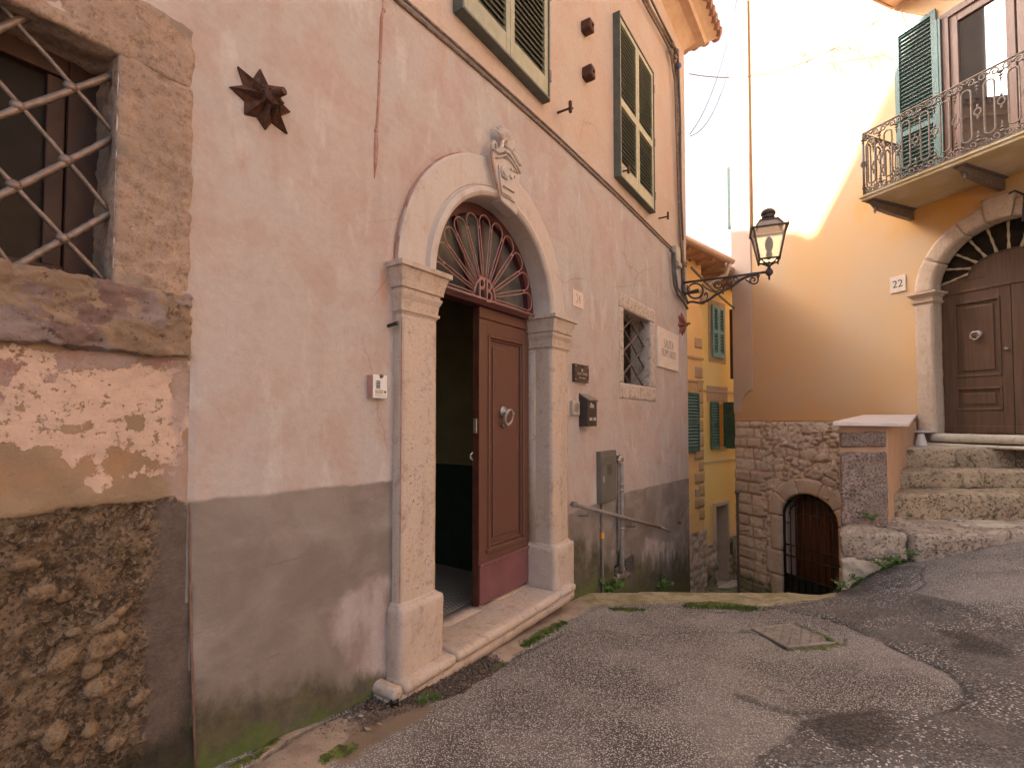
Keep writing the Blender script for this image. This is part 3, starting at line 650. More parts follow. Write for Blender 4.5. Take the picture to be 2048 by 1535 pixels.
    A['grey'] = np.maximum.reduce([g(1156, 592, .13, .27, 1), g(740, 775, .05, .06, .8), g(1178, 860, .1, .12, .5), g(1275, 800, .25, .13, .5)])-.45
    cr = [ppoly(p) for p in [[(485, 1145), (530, 1133), (575, 1121), (612, 1110)], [(645, 1104), (668, 1100)], [(388, 1268), (450, 1256)], [(384, 1290), (420, 1278)], [(388, 1450), (420, 1440), (460, 1425)], [(480, 1335), (520, 1325), (560, 1305)],
                             [(1285, 1140), (1283, 1105), (1293, 1078), (1300, 1085), (1310, 1077), (1325, 1080), (1342, 1090), (1348, 1112), (1340, 1150)]]]
    A['crack'] = np.minimum.reduce([sdline(X, Z, c) for c in cr])+.004*fbm(X*30, Z*30, 9)
    pch = sdpoly(X, Z, ppoly([(-300, 600), (10, 700), (366, 728), (368, 925), (340, 935), (300, 905), (270, 925), (225, 905), (205, 925), (180, 890), (130, 925), (100, 890), (70, 905), (40, 920), (20, 890), (-300, 900)]))
    ol = np.maximum(sdpoly(X, Z, ppoly([(118, 835), (150, 828), (182, 850), (170, 872), (140, 880), (115, 865)])), sdpoly(X, Z, ppoly([(262, 840), (285, 845), (280, 862), (262, 860)])))
    bl = np.maximum(sdpoly(X, Z, ppoly([(250, 950), (280, 925), (355, 935), (345, 950), (300, 955), (260, 962)])), sdpoly(X, Z, ppoly([(195, 965), (215, 955), (220, 975), (200, 985)])))
    A['peach'] = np.clip(np.maximum(np.minimum(pch*1.8, -ol*3), bl*3), -.4, .22)
    A['mauve'] = np.clip(np.maximum.reduce([sdpoly(X, Z, ppoly([(-300, 700), (30, 700), (30, 800), (0, 830), (-300, 850)])), sdpoly(X, Z, ppoly([(85, 720), (140, 735), (130, 760), (110, 765), (90, 745)])), sdpoly(X, Z, ppoly([(60, 805), (105, 815), (100, 835), (70, 830)])), sdpoly(X, Z, ppoly([(0, 690), (370, 726), (360, 736), (0, 712)]))])*2.4, -.5, .2)-.0
    A['edge'] = sdpoly(X, Z, ppoly([(345, 700), (380, 700), (380, 1010), (355, 1005), (335, 960), (350, 900), (340, 800)]))
    A['mort'] = sdpoly(X, Z, ppoly([(318, 1000), (380, 1000), (395, 1600), (290, 1600), (300, 1350), (285, 1200), (318, 1130)]))+.02*fbm(X*14, Z*14, 12)
    house.part('wall', mb, M['pink'], smooth=True, attrs=A)
    # the body of the house behind its face: end wall, back and roof
    e = MB(); bk = 6.0
    e.add([(XC, 0, -2.7), (XC, bk, -2.7), (XC, bk, ZT), (XC, 0, ZT)], [(0, 1, 2, 3)])
    e.add([(-9, bk, -2), (XC, bk, -2), (XC, bk, ZT), (-9, bk, ZT)], [(3, 2, 1, 0)])
    e.add([(-9, 0, -1), (-3, 0, -1), (-3, 0, ZT), (-9, 0, ZT)], [(0, 1, 2, 3)])
    e.add([(-9, 0, -1), (-9, 0, ZT), (-9, bk, ZT), (-9, bk, -1)], [(0, 1, 2, 3)])
    house.part('end_wall', e, M['cornice'])
    r = MB(); r.add([(-9.3, -.5, ZT+.42), (XC+.5, -.5, ZT+.42), (XC-2.2, 3.0, ZT+1.5), (-6, 3.0, ZT+1.5), (-9.3, bk+.4, ZT+.42), (XC+.5, bk+.4, ZT+.42)],
                    [(0, 1, 2, 3), (1, 5, 2), (5, 4, 3, 2), (4, 0, 3)])
    house.part('roof', r, M['tile'])
build_wall_done = False
def loft(mb, rings):
    """rings: list of (x0, x1, y0, y1, z) from the top down"""
    k = len(mb.v)
    for (x0, x1, y0, y1, z) in rings: mb.v += [(x0, y0, z), (x1, y0, z), (x1, y1, z), (x0, y1, z)]
    n = len(rings)
    mb.f.append((k, k+1, k+2, k+3)); mb.f.append((k+4*n-1, k+4*n-2, k+4*n-3, k+4*n-4))
    for i in range(n-1):
        for j in range(4):
            a = k+4*i+j; b = k+4*i+(j+1) % 4; mb.f.append((b, a, a+4, b+4))
    return mb
def build_portal():
    D = .17
    # sweep of the arch mouldings
    prof = [(RR+AW-.005, .02), (RR+AW-.005, -.028), (RR+AW-.02, -.034), (RR+.085, -.038), (RR+.078, -.030), (RR+.070, -.036), (RR+.062, -.062), (RR+.03, -.072), (RR+.008, -.060), (RR, -.045), (RR, D)]
    m = MB(); n = 72; vs = []; fs = []; k = len(prof)
    for i in range(n+1):
        a = PI*i/n; c, s = math.cos(a), math.sin(a)
        for (r, y) in prof:
            q = r+(.0025*float(fbm(np.array([a*9]), np.array([r*7]), 5)[0])); vs.append((XM+q*c, y, SPR+q*s))
    for i in range(n):
        for j in range(k-1): fs.append((i*k+j, i*k+j+1, (i+1)*k+j+1, (i+1)*k+j))
    m.add(vs, fs)
    arch = house.part('portal_arch', m, M['portal_pale'], smooth=False)
    for (x0, x1, inner) in ((sA, sB, 1), (sC, sD+(AW-(sD-sC)), 0)):
        p = MB(); zc = SPR-CAPH; zb = THR+.0
        bt = (PK.P(830, 1205, .09)[1] if inner else PK.P(1120, 1090, .09)[1])
        p.rock(x0, x1, -.06, D+.02, bt-.02, zc+.01, res=.035, rd=.006, amp=.0015, fr=6, seed=3+inner)
        if not inner: p.box(x0-.012, x0+.004, .10, D+.02, bt-.02, zc)
        house.part('pilaster', p, M['portal'], parent=arch, smooth=True)
        c = MB(); g = [(0, .052), (.030, .052), (.032, .040), (.050, .036), (.100, .026), (.138, .022), (.140, .012), (.158, .012), (.160, .020), (.175, .018), (.205, .008), (.252, .004), (.254, .012), (.270, .010), (.272, .004), (CAPH, .0)]
        loft(c, [(x0-q*1.25, x1+q*1.25, -.06-q*1.4, D+.01, SPR-h) for (h, q) in g])
        house.part('capital', c, M['portal'], parent=arch, bevel=.002)
        b = MB(); b.rock(x0-.03, x1+.03, -.105, D+.03, THR-.12, bt, res=.03, rd=.022, amp=.0045, fr=8, seed=13+inner)
        b.rock(x0-.015, x1+.012, -.075, D+.015, bt-.02, bt+.016, res=.03, rd=.012, amp=.007, fr=12, seed=23+inner)
        house.part('pedestal', b, M['portal_base'], parent=arch, smooth=True)
    # rusty run along the left edge of the stonework
    m = MB(); q = []
    for z in np.arange(THR+.02, SPR-CAPH, .03): w = .006+.006*float(vn(np.array([z*9.]), np.array([1.]), 3)[0]); q.append((z, w))
    for (z, w), (z2, w2) in zip(q[12:], q[13:]): o2 = -.108 if z2 < PK.P(830, 1205, .09)[1] else -.0625; e = -.0335 if o2 < -.1 else -.0015; m.add([(sA+e, o2+.004, z), (sA+e+.6*w, o2, z), (sA+e+.6*w2, o2, z2), (sA+e, o2+.004, z2)], [(0, 1, 2, 3)])
    house.part('rust_run', m, M['redstreak'], parent=arch); m = MB()
    m.add([(XM+(RR+AW+.006)*math.cos(a), -.008, SPR+(RR+AW+.006)*math.sin(a)) for a in np.linspace(PI, PI*.62, 14)]+[(XM+(RR+AW-.006)*math.cos(a), -.026, SPR+(RR+AW-.006)*math.sin(a)) for a in np.linspace(PI*.62, PI, 14)], [tuple(range(28))]); house.part('rust_run', m, M['redstreak'], parent=arch); m = MB()
    m.tube([(PK.P(a, b, .09)[0], -.088, PK.P(a, b, .09)[1]) for a, b in ((983, 304), (987, 335), (994, 368), (1002, 400))], [.012, .009, .010, .008], 6)
    house.part('rust_run', m, M['redstreak'], parent=arch)
    # keystone with its coat of arms
    kp = ppoly([(984, 302), (1043, 333), (1036, 430), (1004, 400)], o=.09)
    k = MB(); k.prism(kp, -.085, .02)
    for yy, poly in ((-.087, [(1001, 405), (1034, 434)]),):
        pass
    ks = house.part('keystone', k, M['portal_pale'], parent=arch, bevel=.012, seg=3)
    r = MB()
    def t3(pts, rad, o=.092, closed=False): r.tube([(*[PK.P(a, b, o)[0]], -o, PK.P(a, b, o)[1]) for a, b in pts], rad, 7, closed=closed)
    t3([(990, 300), (998, 304), (1008, 300), (1018, 306), (1026, 318), (1034, 332), (1041, 347)], [.010, .014, .014, .014, .014, .012, .008])
    t3([(992, 315), (1003, 313), (1012, 310), (1022, 321), (1030, 334), (1036, 347)], .008)
    t3([(998, 330), (1000, 355), (1003, 383), (1012, 388), (1024, 397)], .006)
    t3([(1003, 383), (1006, 390), (1018, 396), (1030, 405)], .005)
    t3([(1008, 372), (1016, 376), (1028, 384)], .009)
    t3([(1006, 333), (1003, 342), (1006, 352), (1014, 358), (1010, 350), (1007, 341)], .009)
    for q in [(1023, 338), (1029, 342), (1021, 352), (1024, 356), (1030, 353)]:
        x, z = PK.P(*q, .09); r.ball((x, -.09, z), .012, (1, .7, 1), 8)
    # crest: scrolls and a shell of leaves
    t3([(985, 300), (984, 290), (988, 284), (992, 288), (993, 297), (999, 300), (1004, 292), (1004, 283), (1010, 278), (1017, 283), (1024, 291), (1030, 303), (1034, 318), (1040, 330), (1043, 330)], [.014, .016, .014, .01, .012, .015, .015, .016, .016, .015, .015, .014, .013, .012, .008], .07)
    cx, cz = PK.P(1010, 286, .07)
    for i in range(11):
        a = math.radians(150-i*19)
        L = .16*(1-.25*abs(i-4)/5); r.tube([(cx, -.05, cz), (cx+.6*L*math.cos(a), -.085, cz+.6*L*math.sin(a)*.8), (cx+L*math.cos(a), -.06, cz+L*math.sin(a)*.8)], [.016, .022, .006], 6)
    for i in range(9):
        x, z = PK.P(1015+i*3, 289+i*4.6, .07); r.ball((x, -.07, z), .022, (1, .8, 1.1), 7)
    house.part('coat_of_arms', r, M['portal_pale'], parent=ks, smooth=True)
    # threshold
    x0 = PK.X(783, .15, 1370); x1 = PK.X(1152, .15, 1180)
    t = MB(); br = [x0, x0+.09, x0+.52, x1-.28, x1]; zt = THR+.0
    for i in range(4): t.rock(br[i]+.002, br[i+1]-.002, -.165, .30 if i == 2 else .2, zt-.075, zt-.004, res=.03, rd=.033, amp=.0035, fr=7, seed=50+i)
    t.rock(x0+.01, x1-.01, -.145, .2, zt-.14, zt-.068, res=.04, rd=.01, amp=.003, seed=60)
    t.box(sB-.05, sC+.05, .14, .30, zt-.05, zt-.003)
    house.part('threshold', t, M['portal'], parent=arch, smooth=True)
    # ---------------- door
    dx0 = PK.X(957.5, -.17, 900); y = D; ztr = PK.P(1010, 628, -.17)[1]
    L = MB(); L.box(dx0, sC+.0, y+.012, y+.058, THR+.012, ztr)
    zp = lambda v: PK.P(1009, 580+v/2.291, -.17)[1]
    w = sC-dx0; xa, xb = dx0+.15*w, dx0+.87*w
    def frame(x0, x1, z0, z1, wd, y0, y1):
        L.box(x0, x0+wd, y0, y1, z0, z1); L.box(x1-wd, x1, y0, y1, z0, z1); L.box(x0+wd, x1-wd, y0, y1, z1-wd, z1); L.box(x0+wd, x1-wd, y0, y1, z0, z0+wd)
    ztp = zp(160); zk = PK.P(1009, 1108, -.17)[1]
    L.box(dx0, xa, y-.006, y+.013, zk, ztp); L.box(xb, sC, y-.006, y+.013, zk, ztp)
    zpt, zpb = zp(222), zp(1165)
    L.box(xa, xb, y-.006, y+.013, zpt, ztp); L.box(xa, xb, y-.006, y+.013, zk, zpb)
    frame(xa, xb, zpb, zpt, .022, y-.016, y+.012); frame(xa+.024, xb-.024, zpb+.024, zpt-.024, .016, y-.004, y+.012)
    L.box(xa+.075, xb-.075, y+.0, y+.013, zpb+.085, zpt-.085)
    L.box(xa-.025, xb+.012, y-.026, y+.012, zpb-.014, zpb+.016)
    L.box(dx0, sC, y-.010, y+.013, ztp+.006, ztr)
    leaf = house.part('door', L, M['door'], bevel=.006)
    Kk = MB(); Kk.box(dx0+.002, sC-.002, y-.014, y+.012, THR+.02, zk-.022); house.part('kickboard', Kk, M['door_kick'], parent=leaf, bevel=.004)
    K2 = MB(); K2.box(dx0-.004, sC-.004, y-.026, y+.012, zk-.022, zk+.004); house.part('kick_moulding', K2, M['door_kick'], parent=leaf, bevel=.008)
    E = MB(); E.box(dx0-.004, dx0, y-.004, y+.056, THR+.014, ztr-.004); house.part('leaf_edge', E, M['door_edge'], parent=leaf)
    kx, kz = PK.P(1009, 823, -.15)
    k = MB(); k.lathe((kx, y-.004, kz), [(.045, 0), (.045, .010), (.036, .016), (.024, .024), (.022, .045), (.0, .05)], 20, 'y')
    for i in range(len(k.v)): k.v[i] = (k.v[i][0], 2*(y-.004)-k.v[i][1], k.v[i][2])
    k.f = [tuple(reversed(f)) for f in k.f]
    ring = [(kx+.018+.052*math.cos(a), y-.05-.012*math.sin(a), kz-.045+.060*math.sin(a)) for a in np.linspace(0, 2*PI, 25)[:-1]]
    k.tube(ring, [.010+.003*(math.sin(i*2*PI/24*1-PI/2) > 0) for i in range(24)], 8, closed=True)
    for a in (.5, 2.6, 4.7): k.ball((kx+.018+.052*math.cos(a), y-.05-.012*math.sin(a), kz-.045+.060*math.sin(a)), .017, seg=8)
    k.lathe((kx, y-.012, kz-.11), [(.018, -.012), (.016, 0), (.006, .01)], 12, 'y')
    house.part('knocker', k, M['chrome'], parent=leaf, smooth=True)
    lk = MB(); lz = PK.P(948, 850, -.19)[1]; lk.box(dx0-.012, dx0-.004, y+.012, y+.046, lz-.06, lz+.05); house.part('lock_plate', lk, M['steel'], parent=leaf, bevel=.003)
    lk = MB(); lz = PK.P(948, 912, -.19)[1]; lk.tube([(dx0-.01+.0, y+.05, lz+.025), (dx0-.03, y+.055, lz+.01), (dx0-.03, y+.055, lz-.015), (dx0-.01, y+.05, lz-.03)], .006, 6); house.part('pull_handle', lk, M['steel'], parent=leaf)
    L2 = MB(); L2.box(sB-.04, sB+.01, y+.06, y+.75, THR+.012, ztr); house.part('door', L2, M['door'], bevel=.004, label='left leaf folded back into the hall')
    # ---------------- fanlight
    F = MB(); y1 = .12; vs = []; fs = []; n = 48
    prof = [(RR+.01, y1-.0), (RR-.085, y1), (RR-.085, y1+.06), (RR+.01, y1+.06)]
    zf = ztr+.02
    for i in range(n+1):
        a = PI*i/n
        for (r, yy) in prof: vs.append((XM+r*math.cos(a), yy, zf+.02+r*math.sin(a)))
    for i in range(n):
        for j in range(3): fs.append((i*4+j, i*4+j+1, (i+1)*4+j+1, (i+1)*4+j))
    F.add(vs, fs); F.box(sB-.01, sC+.01, y-.04, y+.06, ztr+.002, zf+.03)
    fan = house.part('fanlight', F, M['fandark'])
    for dx in (-.30, 0, .27): 
        mb = MB(); mb.obox((XM+dx*.75, y1+.03, zf+.33), (.014+.0*dx, 0, 0), (0, .02, 0), (dx*.35, 0, .30)); house.part('glazing_bar', mb, M['fandark'], parent=fan)
    G = MB(); G.prism([(XM+(RR)*math.cos(PI*i/32), zf+.01+(RR)*math.sin(PI*i/32)) for i in range(33)], y1+.045, y1+.05); house.part('pane', G, M['fglass'], parent=fan)
    g = MB(); yg = y1-.045; rb = .0055; hub = .125; cz = zf+.022; N = 11; half = PI/N/2
    g.tube([(XM-.05+hub*math.cos(a)*1.0, yg, cz+hub*math.sin(a)*1.08) for a in np.linspace(0, PI, 20)], .010, 8)
    cx = XM-.05
    for i in range(N):
        a0 = PI*(i+.5)/N
        def tipR(a):   # distance from the shifted hub to the frame
            b = .05*math.cos(a); return b+math.sqrt(max(0, (RR-.085)**2-.05**2+b*b))-.012
        rt = tipR(a0); wt = (rt-.07)*math.tan(half)*.86
        pts = []; u = Vector((math.cos(a0), 0, math.sin(a0))); v = Vector((-math.sin(a0), 0, math.cos(a0)))
        w0 = hub*math.tan(half)*.62
        for t in np.linspace(0, 1, 7): pts.append(Vector((cx, yg, cz))+u*(hub*1.02+(rt-wt-hub)*t)+v*-(w0+(wt-w0)*t**1.25))
        for b in np.linspace(-PI/2, PI/2, 9)[1:-1]: pts.append(Vector((cx, yg, cz))+u*(rt-wt+wt*math.cos(b))+v*(wt*math.sin(b)))
        for t in np.linspace(1, 0, 7): pts.append(Vector((cx, yg, cz))+u*(hub*1.02+(rt-wt-hub)*t)+v*(w0+(wt-w0)*t**1.25))
        g.tube(pts, rb, 7)
        if i:
            aj = PI*i/N; rj = tipR(aj)*.84; p = Vector((cx+rj*math.cos(aj), yg, cz+rj*math.sin(aj))); g.ball(p, .013, (1, 1, 1), 7)
    g.tube([(sB, yg, zf+.008), (sC, yg, zf+.008)], .010, 6)
    gr = house.part('fan_grille', g, M['fan'], parent=fan, smooth=True)
    tx = text_mb('P', .25, cx-.045, yg-.004, cz+.05, .006, sx=.62); tx2 = text_mb('B', .25, cx+.045, yg-.004, cz+.045, .006, sx=.62); tx.add(tx2.v, tx2.f)
    house.part('monogram', tx, M['fan'], parent=fan)
    # ---------------- hall behind the door
    hx0, hx1, hy1 = sB-.45, sC+.02, 4.6; hz = SPR+.85
    H = MB(); fz = THR-.012
    H.add([(hx1, .235, fz), (hx1, hy1, fz), (hx1, hy1, hz), (hx1, .235, hz)], [(3, 2, 1, 0)]); H.add([(hx0, .235, fz), (hx0, hy1, fz), (hx0, hy1, hz), (hx0, .235, hz)], [(0, 1, 2, 3)])
    H.add([(hx0, hy1, fz), (hx1, hy1, fz), (hx1, hy1, hz), (hx0, hy1, hz)], [(0, 1, 2, 3)]); H.add([(hx0, .235, hz), (hx1, .235, hz), (hx1, hy1, hz), (hx0, hy1, hz)], [(3, 2, 1, 0)])
    H.add([(hx0, .235, fz), (sB-.02, .235, fz), (sB-.02, .235, hz), (hx0, .235, hz)], [(3, 2, 1, 0)])
    house.part('hall_wall', H, M['hall'])
    dz = PK.Q(907, 928, hx1)[1]
    d = MB(); d.box(hx1-.006, hx1-.002, .24, hy1, fz, dz); d.box(hx0, hx1-.01, hy1-.008, hy1-.004, fz, dz); house.part('dado', d, M['dado'])
    d = MB(); d.box(hx1-.009, hx1-.0065, .24, hy1-.02, dz, dz+.02); house.part('dado_line', d, M['cream'])
    d = MB(); d.box(hx0, hx1, .30, hy1, fz-.05, fz); house.part('hall_floor', d, M['mosaic'])
    d = MB(); lx = sC-.35; ly = 1.6; lz = 2.55
    d.tube([(lx, ly, hz), (lx, ly, lz+.1)], .006, 6); 
    for i in range(5):
        a = i*2*PI/5; d.tube([(lx, ly, lz), (lx+.09*math.cos(a), ly+.09*math.sin(a), lz-.05), (lx+.14*math.cos(a), ly+.14*math.sin(a), lz+.02)], .006, 6); d.ball((lx+.14*math.cos(a), ly+.14*math.sin(a), lz+.05), .035, seg=8)
    th = Thing('chandelier', 'small dark chandelier hanging inside the open hall', 'chandelier', PK, (lx, ly, lz)); th.part('arms', d, M['black'], smooth=True)
def bars(mb, pts0, r, y, bulge=None, wob=.004, seed=0, seg=7, n=14):
    (x0, z0), (x1, z1) = pts0; P = []; R = []
    for i in range(n+1):
        t = i/n; P.append((x0+(x1-x0)*t+wob*float(fbm([t*5+seed], [seed*1.0], seed)[0]), y+wob*.6*float(fbm([t*5], [seed+9.0], seed)[0]), z0+(z1-z0)*t+wob*float(fbm([t*5+9], [seed*2.0], seed)[0]))); R.append(r*(1+.12*math.sin(i*2.6+seed)))
    mb.tube(P, R, seg)
def build_left_window():
    x0, x1, z0, z1 = SILL['x0'], SILL['x1'], SILL['z0'], SILL['z1']
    xe = PK.X(386, .02, 400); zt = PK.P(396, 60, .02)[1]; zb = PK.P(375, 720, .02)[1]; y0 = -.010; dep = .26
    s = MB()
    s.rock(x1, xe, y0, dep, z0-.01, z1+.005, res=.010, rd=.010, amp=.009, fr=26, seed=4)
    s.rock(x0-.3, xe, y0-.001, dep, z1-.005, zt, res=.012, rd=.012, amp=.010, fr=22, seed=5)
    s.rock(x0-.3, x0, y0, dep, z0, z1, res=.05, rd=.012, amp=.006, fr=13, seed=6)
    sur = house.part('window', s, M['surround'], smooth=True)
    b = MB(); b.rock(x0-.32, XQ-.01, y0-.018, dep, zb+.012, z0+.006, res=.009, rd=.010, amp=.011, fr=38, seed=9, jit=.008, pits=.010)
    house.part('sill', b, M['sill'], parent=sur, smooth=True)
    # grille: thick bars threaded by thin ones
    y = .055
    L = lambda a, b: (PK.P(*a, -y), PK.P(*b, -y))
    g = MB()
    def lineXZ(p, q, ext=0):
        (ax, az), (bx, bz) = L(p, q); k = (bz-az)/(bx-ax); return ax, az, bx, bz, k
    def clip(p, q):
        ax, az, bx, bz, k = lineXZ(p, q)
        pts = []
        xa = x0; za = az+k*(xa-ax)
        lo, hi = z0-.01, z1+.01
        if za < lo: xa = ax+(lo-az)/k; za = lo
        if za > hi: xa = ax+(hi-az)/k; za = hi
        xb = x1+.01; zb2 = az+k*(xb-ax)
        if zb2 < lo: xb = ax+(lo-az)/k; zb2 = lo
        if zb2 > hi: xb = ax+(hi-az)/k; zb2 = hi
        return (xa, za), (xb, zb2)
    s3 = 1/2.559
    up = [((0, 600), (610, 375)), ((0, 1000), (580, 705)), ((80, 1365), (570, 1090)), ((-200, 230), (80, 115))]
    dn = [((80, 110), (590, 690)), ((0, 430), (560, 1080)), ((0, 880), (530, 1435)), ((0, 1290), (60, 1365))]
    for i, (p, q) in enumerate(up):
        a, b2 = clip((p[0]*s3, p[1]*s3), (q[0]*s3, q[1]*s3)); bars(g, (a, b2), .0125, y, wob=.006, seed=i+1, n=26)
    for i, (p, q) in enumerate(dn):
        a, b2 = clip((p[0]*s3, p[1]*s3), (q[0]*s3, q[1]*s3)); bars(g, (a, b2), .0085, y-.002, wob=.004, seed=i+11, n=22)
    for (a, b) in [(360, 447), (88, 545), (337, 822), (70, 950), (318, 1222)]:
        X, Z = PK.P(a*s3, b*s3, -y); g.ball((X, y-.002, Z), .019, (1.15, .95, 1), 9)
    house.part('grille', g, M['grille'], parent=sur, smooth=True)
    f = MB(); yy = .22
    f.box(x1-.085, x1+.02, yy-.03, yy+.03, z0, z1+.05); f.box(x0, x1-.085, yy-.03, yy+.03, z0, z0+.07); f.box(x0, x1-.085, yy-.03, yy+.03, z1-.07, z1+.05); f.box(x0+.42, x0+.50, yy-.035, yy+.03, z0, z1)
    f.box(x1-.14, x1-.088, yy-.015, yy+.025, z0+.07, z1-.07)
    house.part('frame', f, M['darkwood'], parent=sur, bevel=.004)
    p = MB(); p.box(x0, x1-.1, yy+.005, yy+.01, z0+.05, z1-.05); house.part('pane', p, M['dglass'], parent=sur)
    p = MB(); p.box(x0-.1, x1+.1, .4, .42, z0-.1, z1+.1); house.part('inner_wall', p, M['hall'], parent=sur)
def build_small_window():
    x0, x1, z0, z1 = SW['x0'], SW['x1'], SW['z0'], SW['z1']; s = MB()
    a = .23; yb = -.004
    s.rock(x1, x1+a*.8, yb, .3, z0-.0, z1+.0, res=.03, rd=.004, amp=.003, fr=12, seed=2); s.rock(x0-a*.6, x0, yb, .3, z0, z1, res=.03, rd=.004, amp=.003, fr=12, seed=3)
    s.rock(x0-a*.6, x1+a*.8, yb, .3, z1, z1+a*.75, res=.03, rd=.004, amp=.003, fr=12, seed=4); s.rock(x0-a*.6, x1+a*.8, yb, .3, z0-a*.8, z0, res=.03, rd=.004, amp=.003, fr=12, seed=5)
    n = NT('small_window_stone'); c = n.mix(n.step(n.noise(8, 6, .68), .44, .56), (.50, .43, .39), (.47, .38, .32)); c = n.mix(n.mth('MULTIPLY', n.step(n.noise(18, 7, .75), .52, .58), .9), c, (.36, .22, .12))
    mm = n.fin(c, .9, n.bump(n.noise(30, 6), .5, .006))
    sur = house.part('window', s, mm, smooth=True, label='small barred window with its crumbling stone surround')
    g = MB(); y = .09; w = x1-x0; h = z1-z0
    for i in range(-2, 5):
        za = z0+h*(i/3.2); zb = za+h*.62
        for (A, B) in (((x0, za), (x1, zb)), ((x0, zb), (x1, za))):
            ax, az = A; bx, bz = B; k = (bz-az)/(bx-ax)
            def cl(X, Zz):
                if Zz < z0: return (ax+(z0-az)/k, z0)
                if Zz > z1: return (ax+(z1-az)/k, z1)
                return (X, Zz)
            A2, B2 = cl(*A), cl(*B)
            if (A[1] < z0 and B[1] < z0) or (A[1] > z1 and B[1] > z1): continue
            bars(g, (A2, B2), .012, y+(0 if A == A2 and az < bz else .004), wob=.004, seed=i+30, n=8)
    house.part('grille', g, M['iron'], parent=sur, smooth=True)
    p = MB(); p.box(x0-.02, x1+.02, .27, .29, z0-.02, z1+.02); house.part('pane', p, M['dglass'], parent=sur)
    v = MB(); x0, x1, z0, z1 = VT['x0'], VT['x1'], VT['z0'], VT['z1']
    for q in ((x0-.03, x0, z0-.03, z1+.03), (x1, x1+.03, z0-.03, z1+.03), (x0, x1, z0-.03, z0), (x0, x1, z1, z1+.03)): v.box(q[0], q[1], .012, .3, q[2], q[3])
    v.box(x0, x1, .3, .32, z0, z1)
    ni = house.part('niche', v, M['tufa'])
    q = MB(); q.rock(x0+.1, x0+.26, .03, .15, z0, z0+.06, res=.02, rd=.02, amp=.01, seed=2); house.part('loose_stone', q, M['concrete'], parent=ni, smooth=True); q = MB(); q.rock(x0+.33, x0+.5, .06, .16, z0, z0+.08, res=.02, rd=.03, amp=.01, seed=3); house.part('loose_stone', q, M['concrete'], parent=ni, smooth=True)
def louvred_leaf(par, x0, x1, z0, z1, y, fm, sm, rails=(.5,), name='shutter', st=.055, th=.035, slat=.050, bot=.16, top=.06):
    """one shutter leaf on the wall: stiles, rails and slanting slats"""
    f = MB(); f.box(x0, x0+st, y-th, y, z0, z1); f.box(x1-st, x1, y-th, y, z0, z1); f.box(x0+st, x1-st, y-th, y, z0, z0+bot); f.box(x0+st, x1-st, y-th, y, z1-top, z1)
    zz = [z0+bot]
    for r in rails: zc = z0+(z1-z0)*r; f.box(x0+st, x1-st, y-th, y, zc-.045, zc+.045); zz += [zc-.045, zc+.045]
    zz.append(z1-top)
    if par is None: return f, zz
    o = par.part(name, f, fm, bevel=.003)
    s = MB()
    for a, b in zip(zz[::2], zz[1::2]):
        n = max(1, int((b-a)/slat))
        for i in range(n):
            zc = a+(i+.5)*(b-a)/n; s.obox(((x0+x1)/2, y-th*.5, zc), ((x1-x0)/2-st+.002, 0, 0), (0, .013, .013), (0, .003, -.003))
    par.part('louvres', s, sm, parent=o)
    bk = MB(); bk.box(x0+st-.002, x1-st+.002, y-.004, y-.001, z0+bot-.01, z1-top+.01); par.part('gap_shade', bk, M['shutdark'], parent=o)  # dark sheet behind the slats, puts the shade of the gaps into colour
    return o
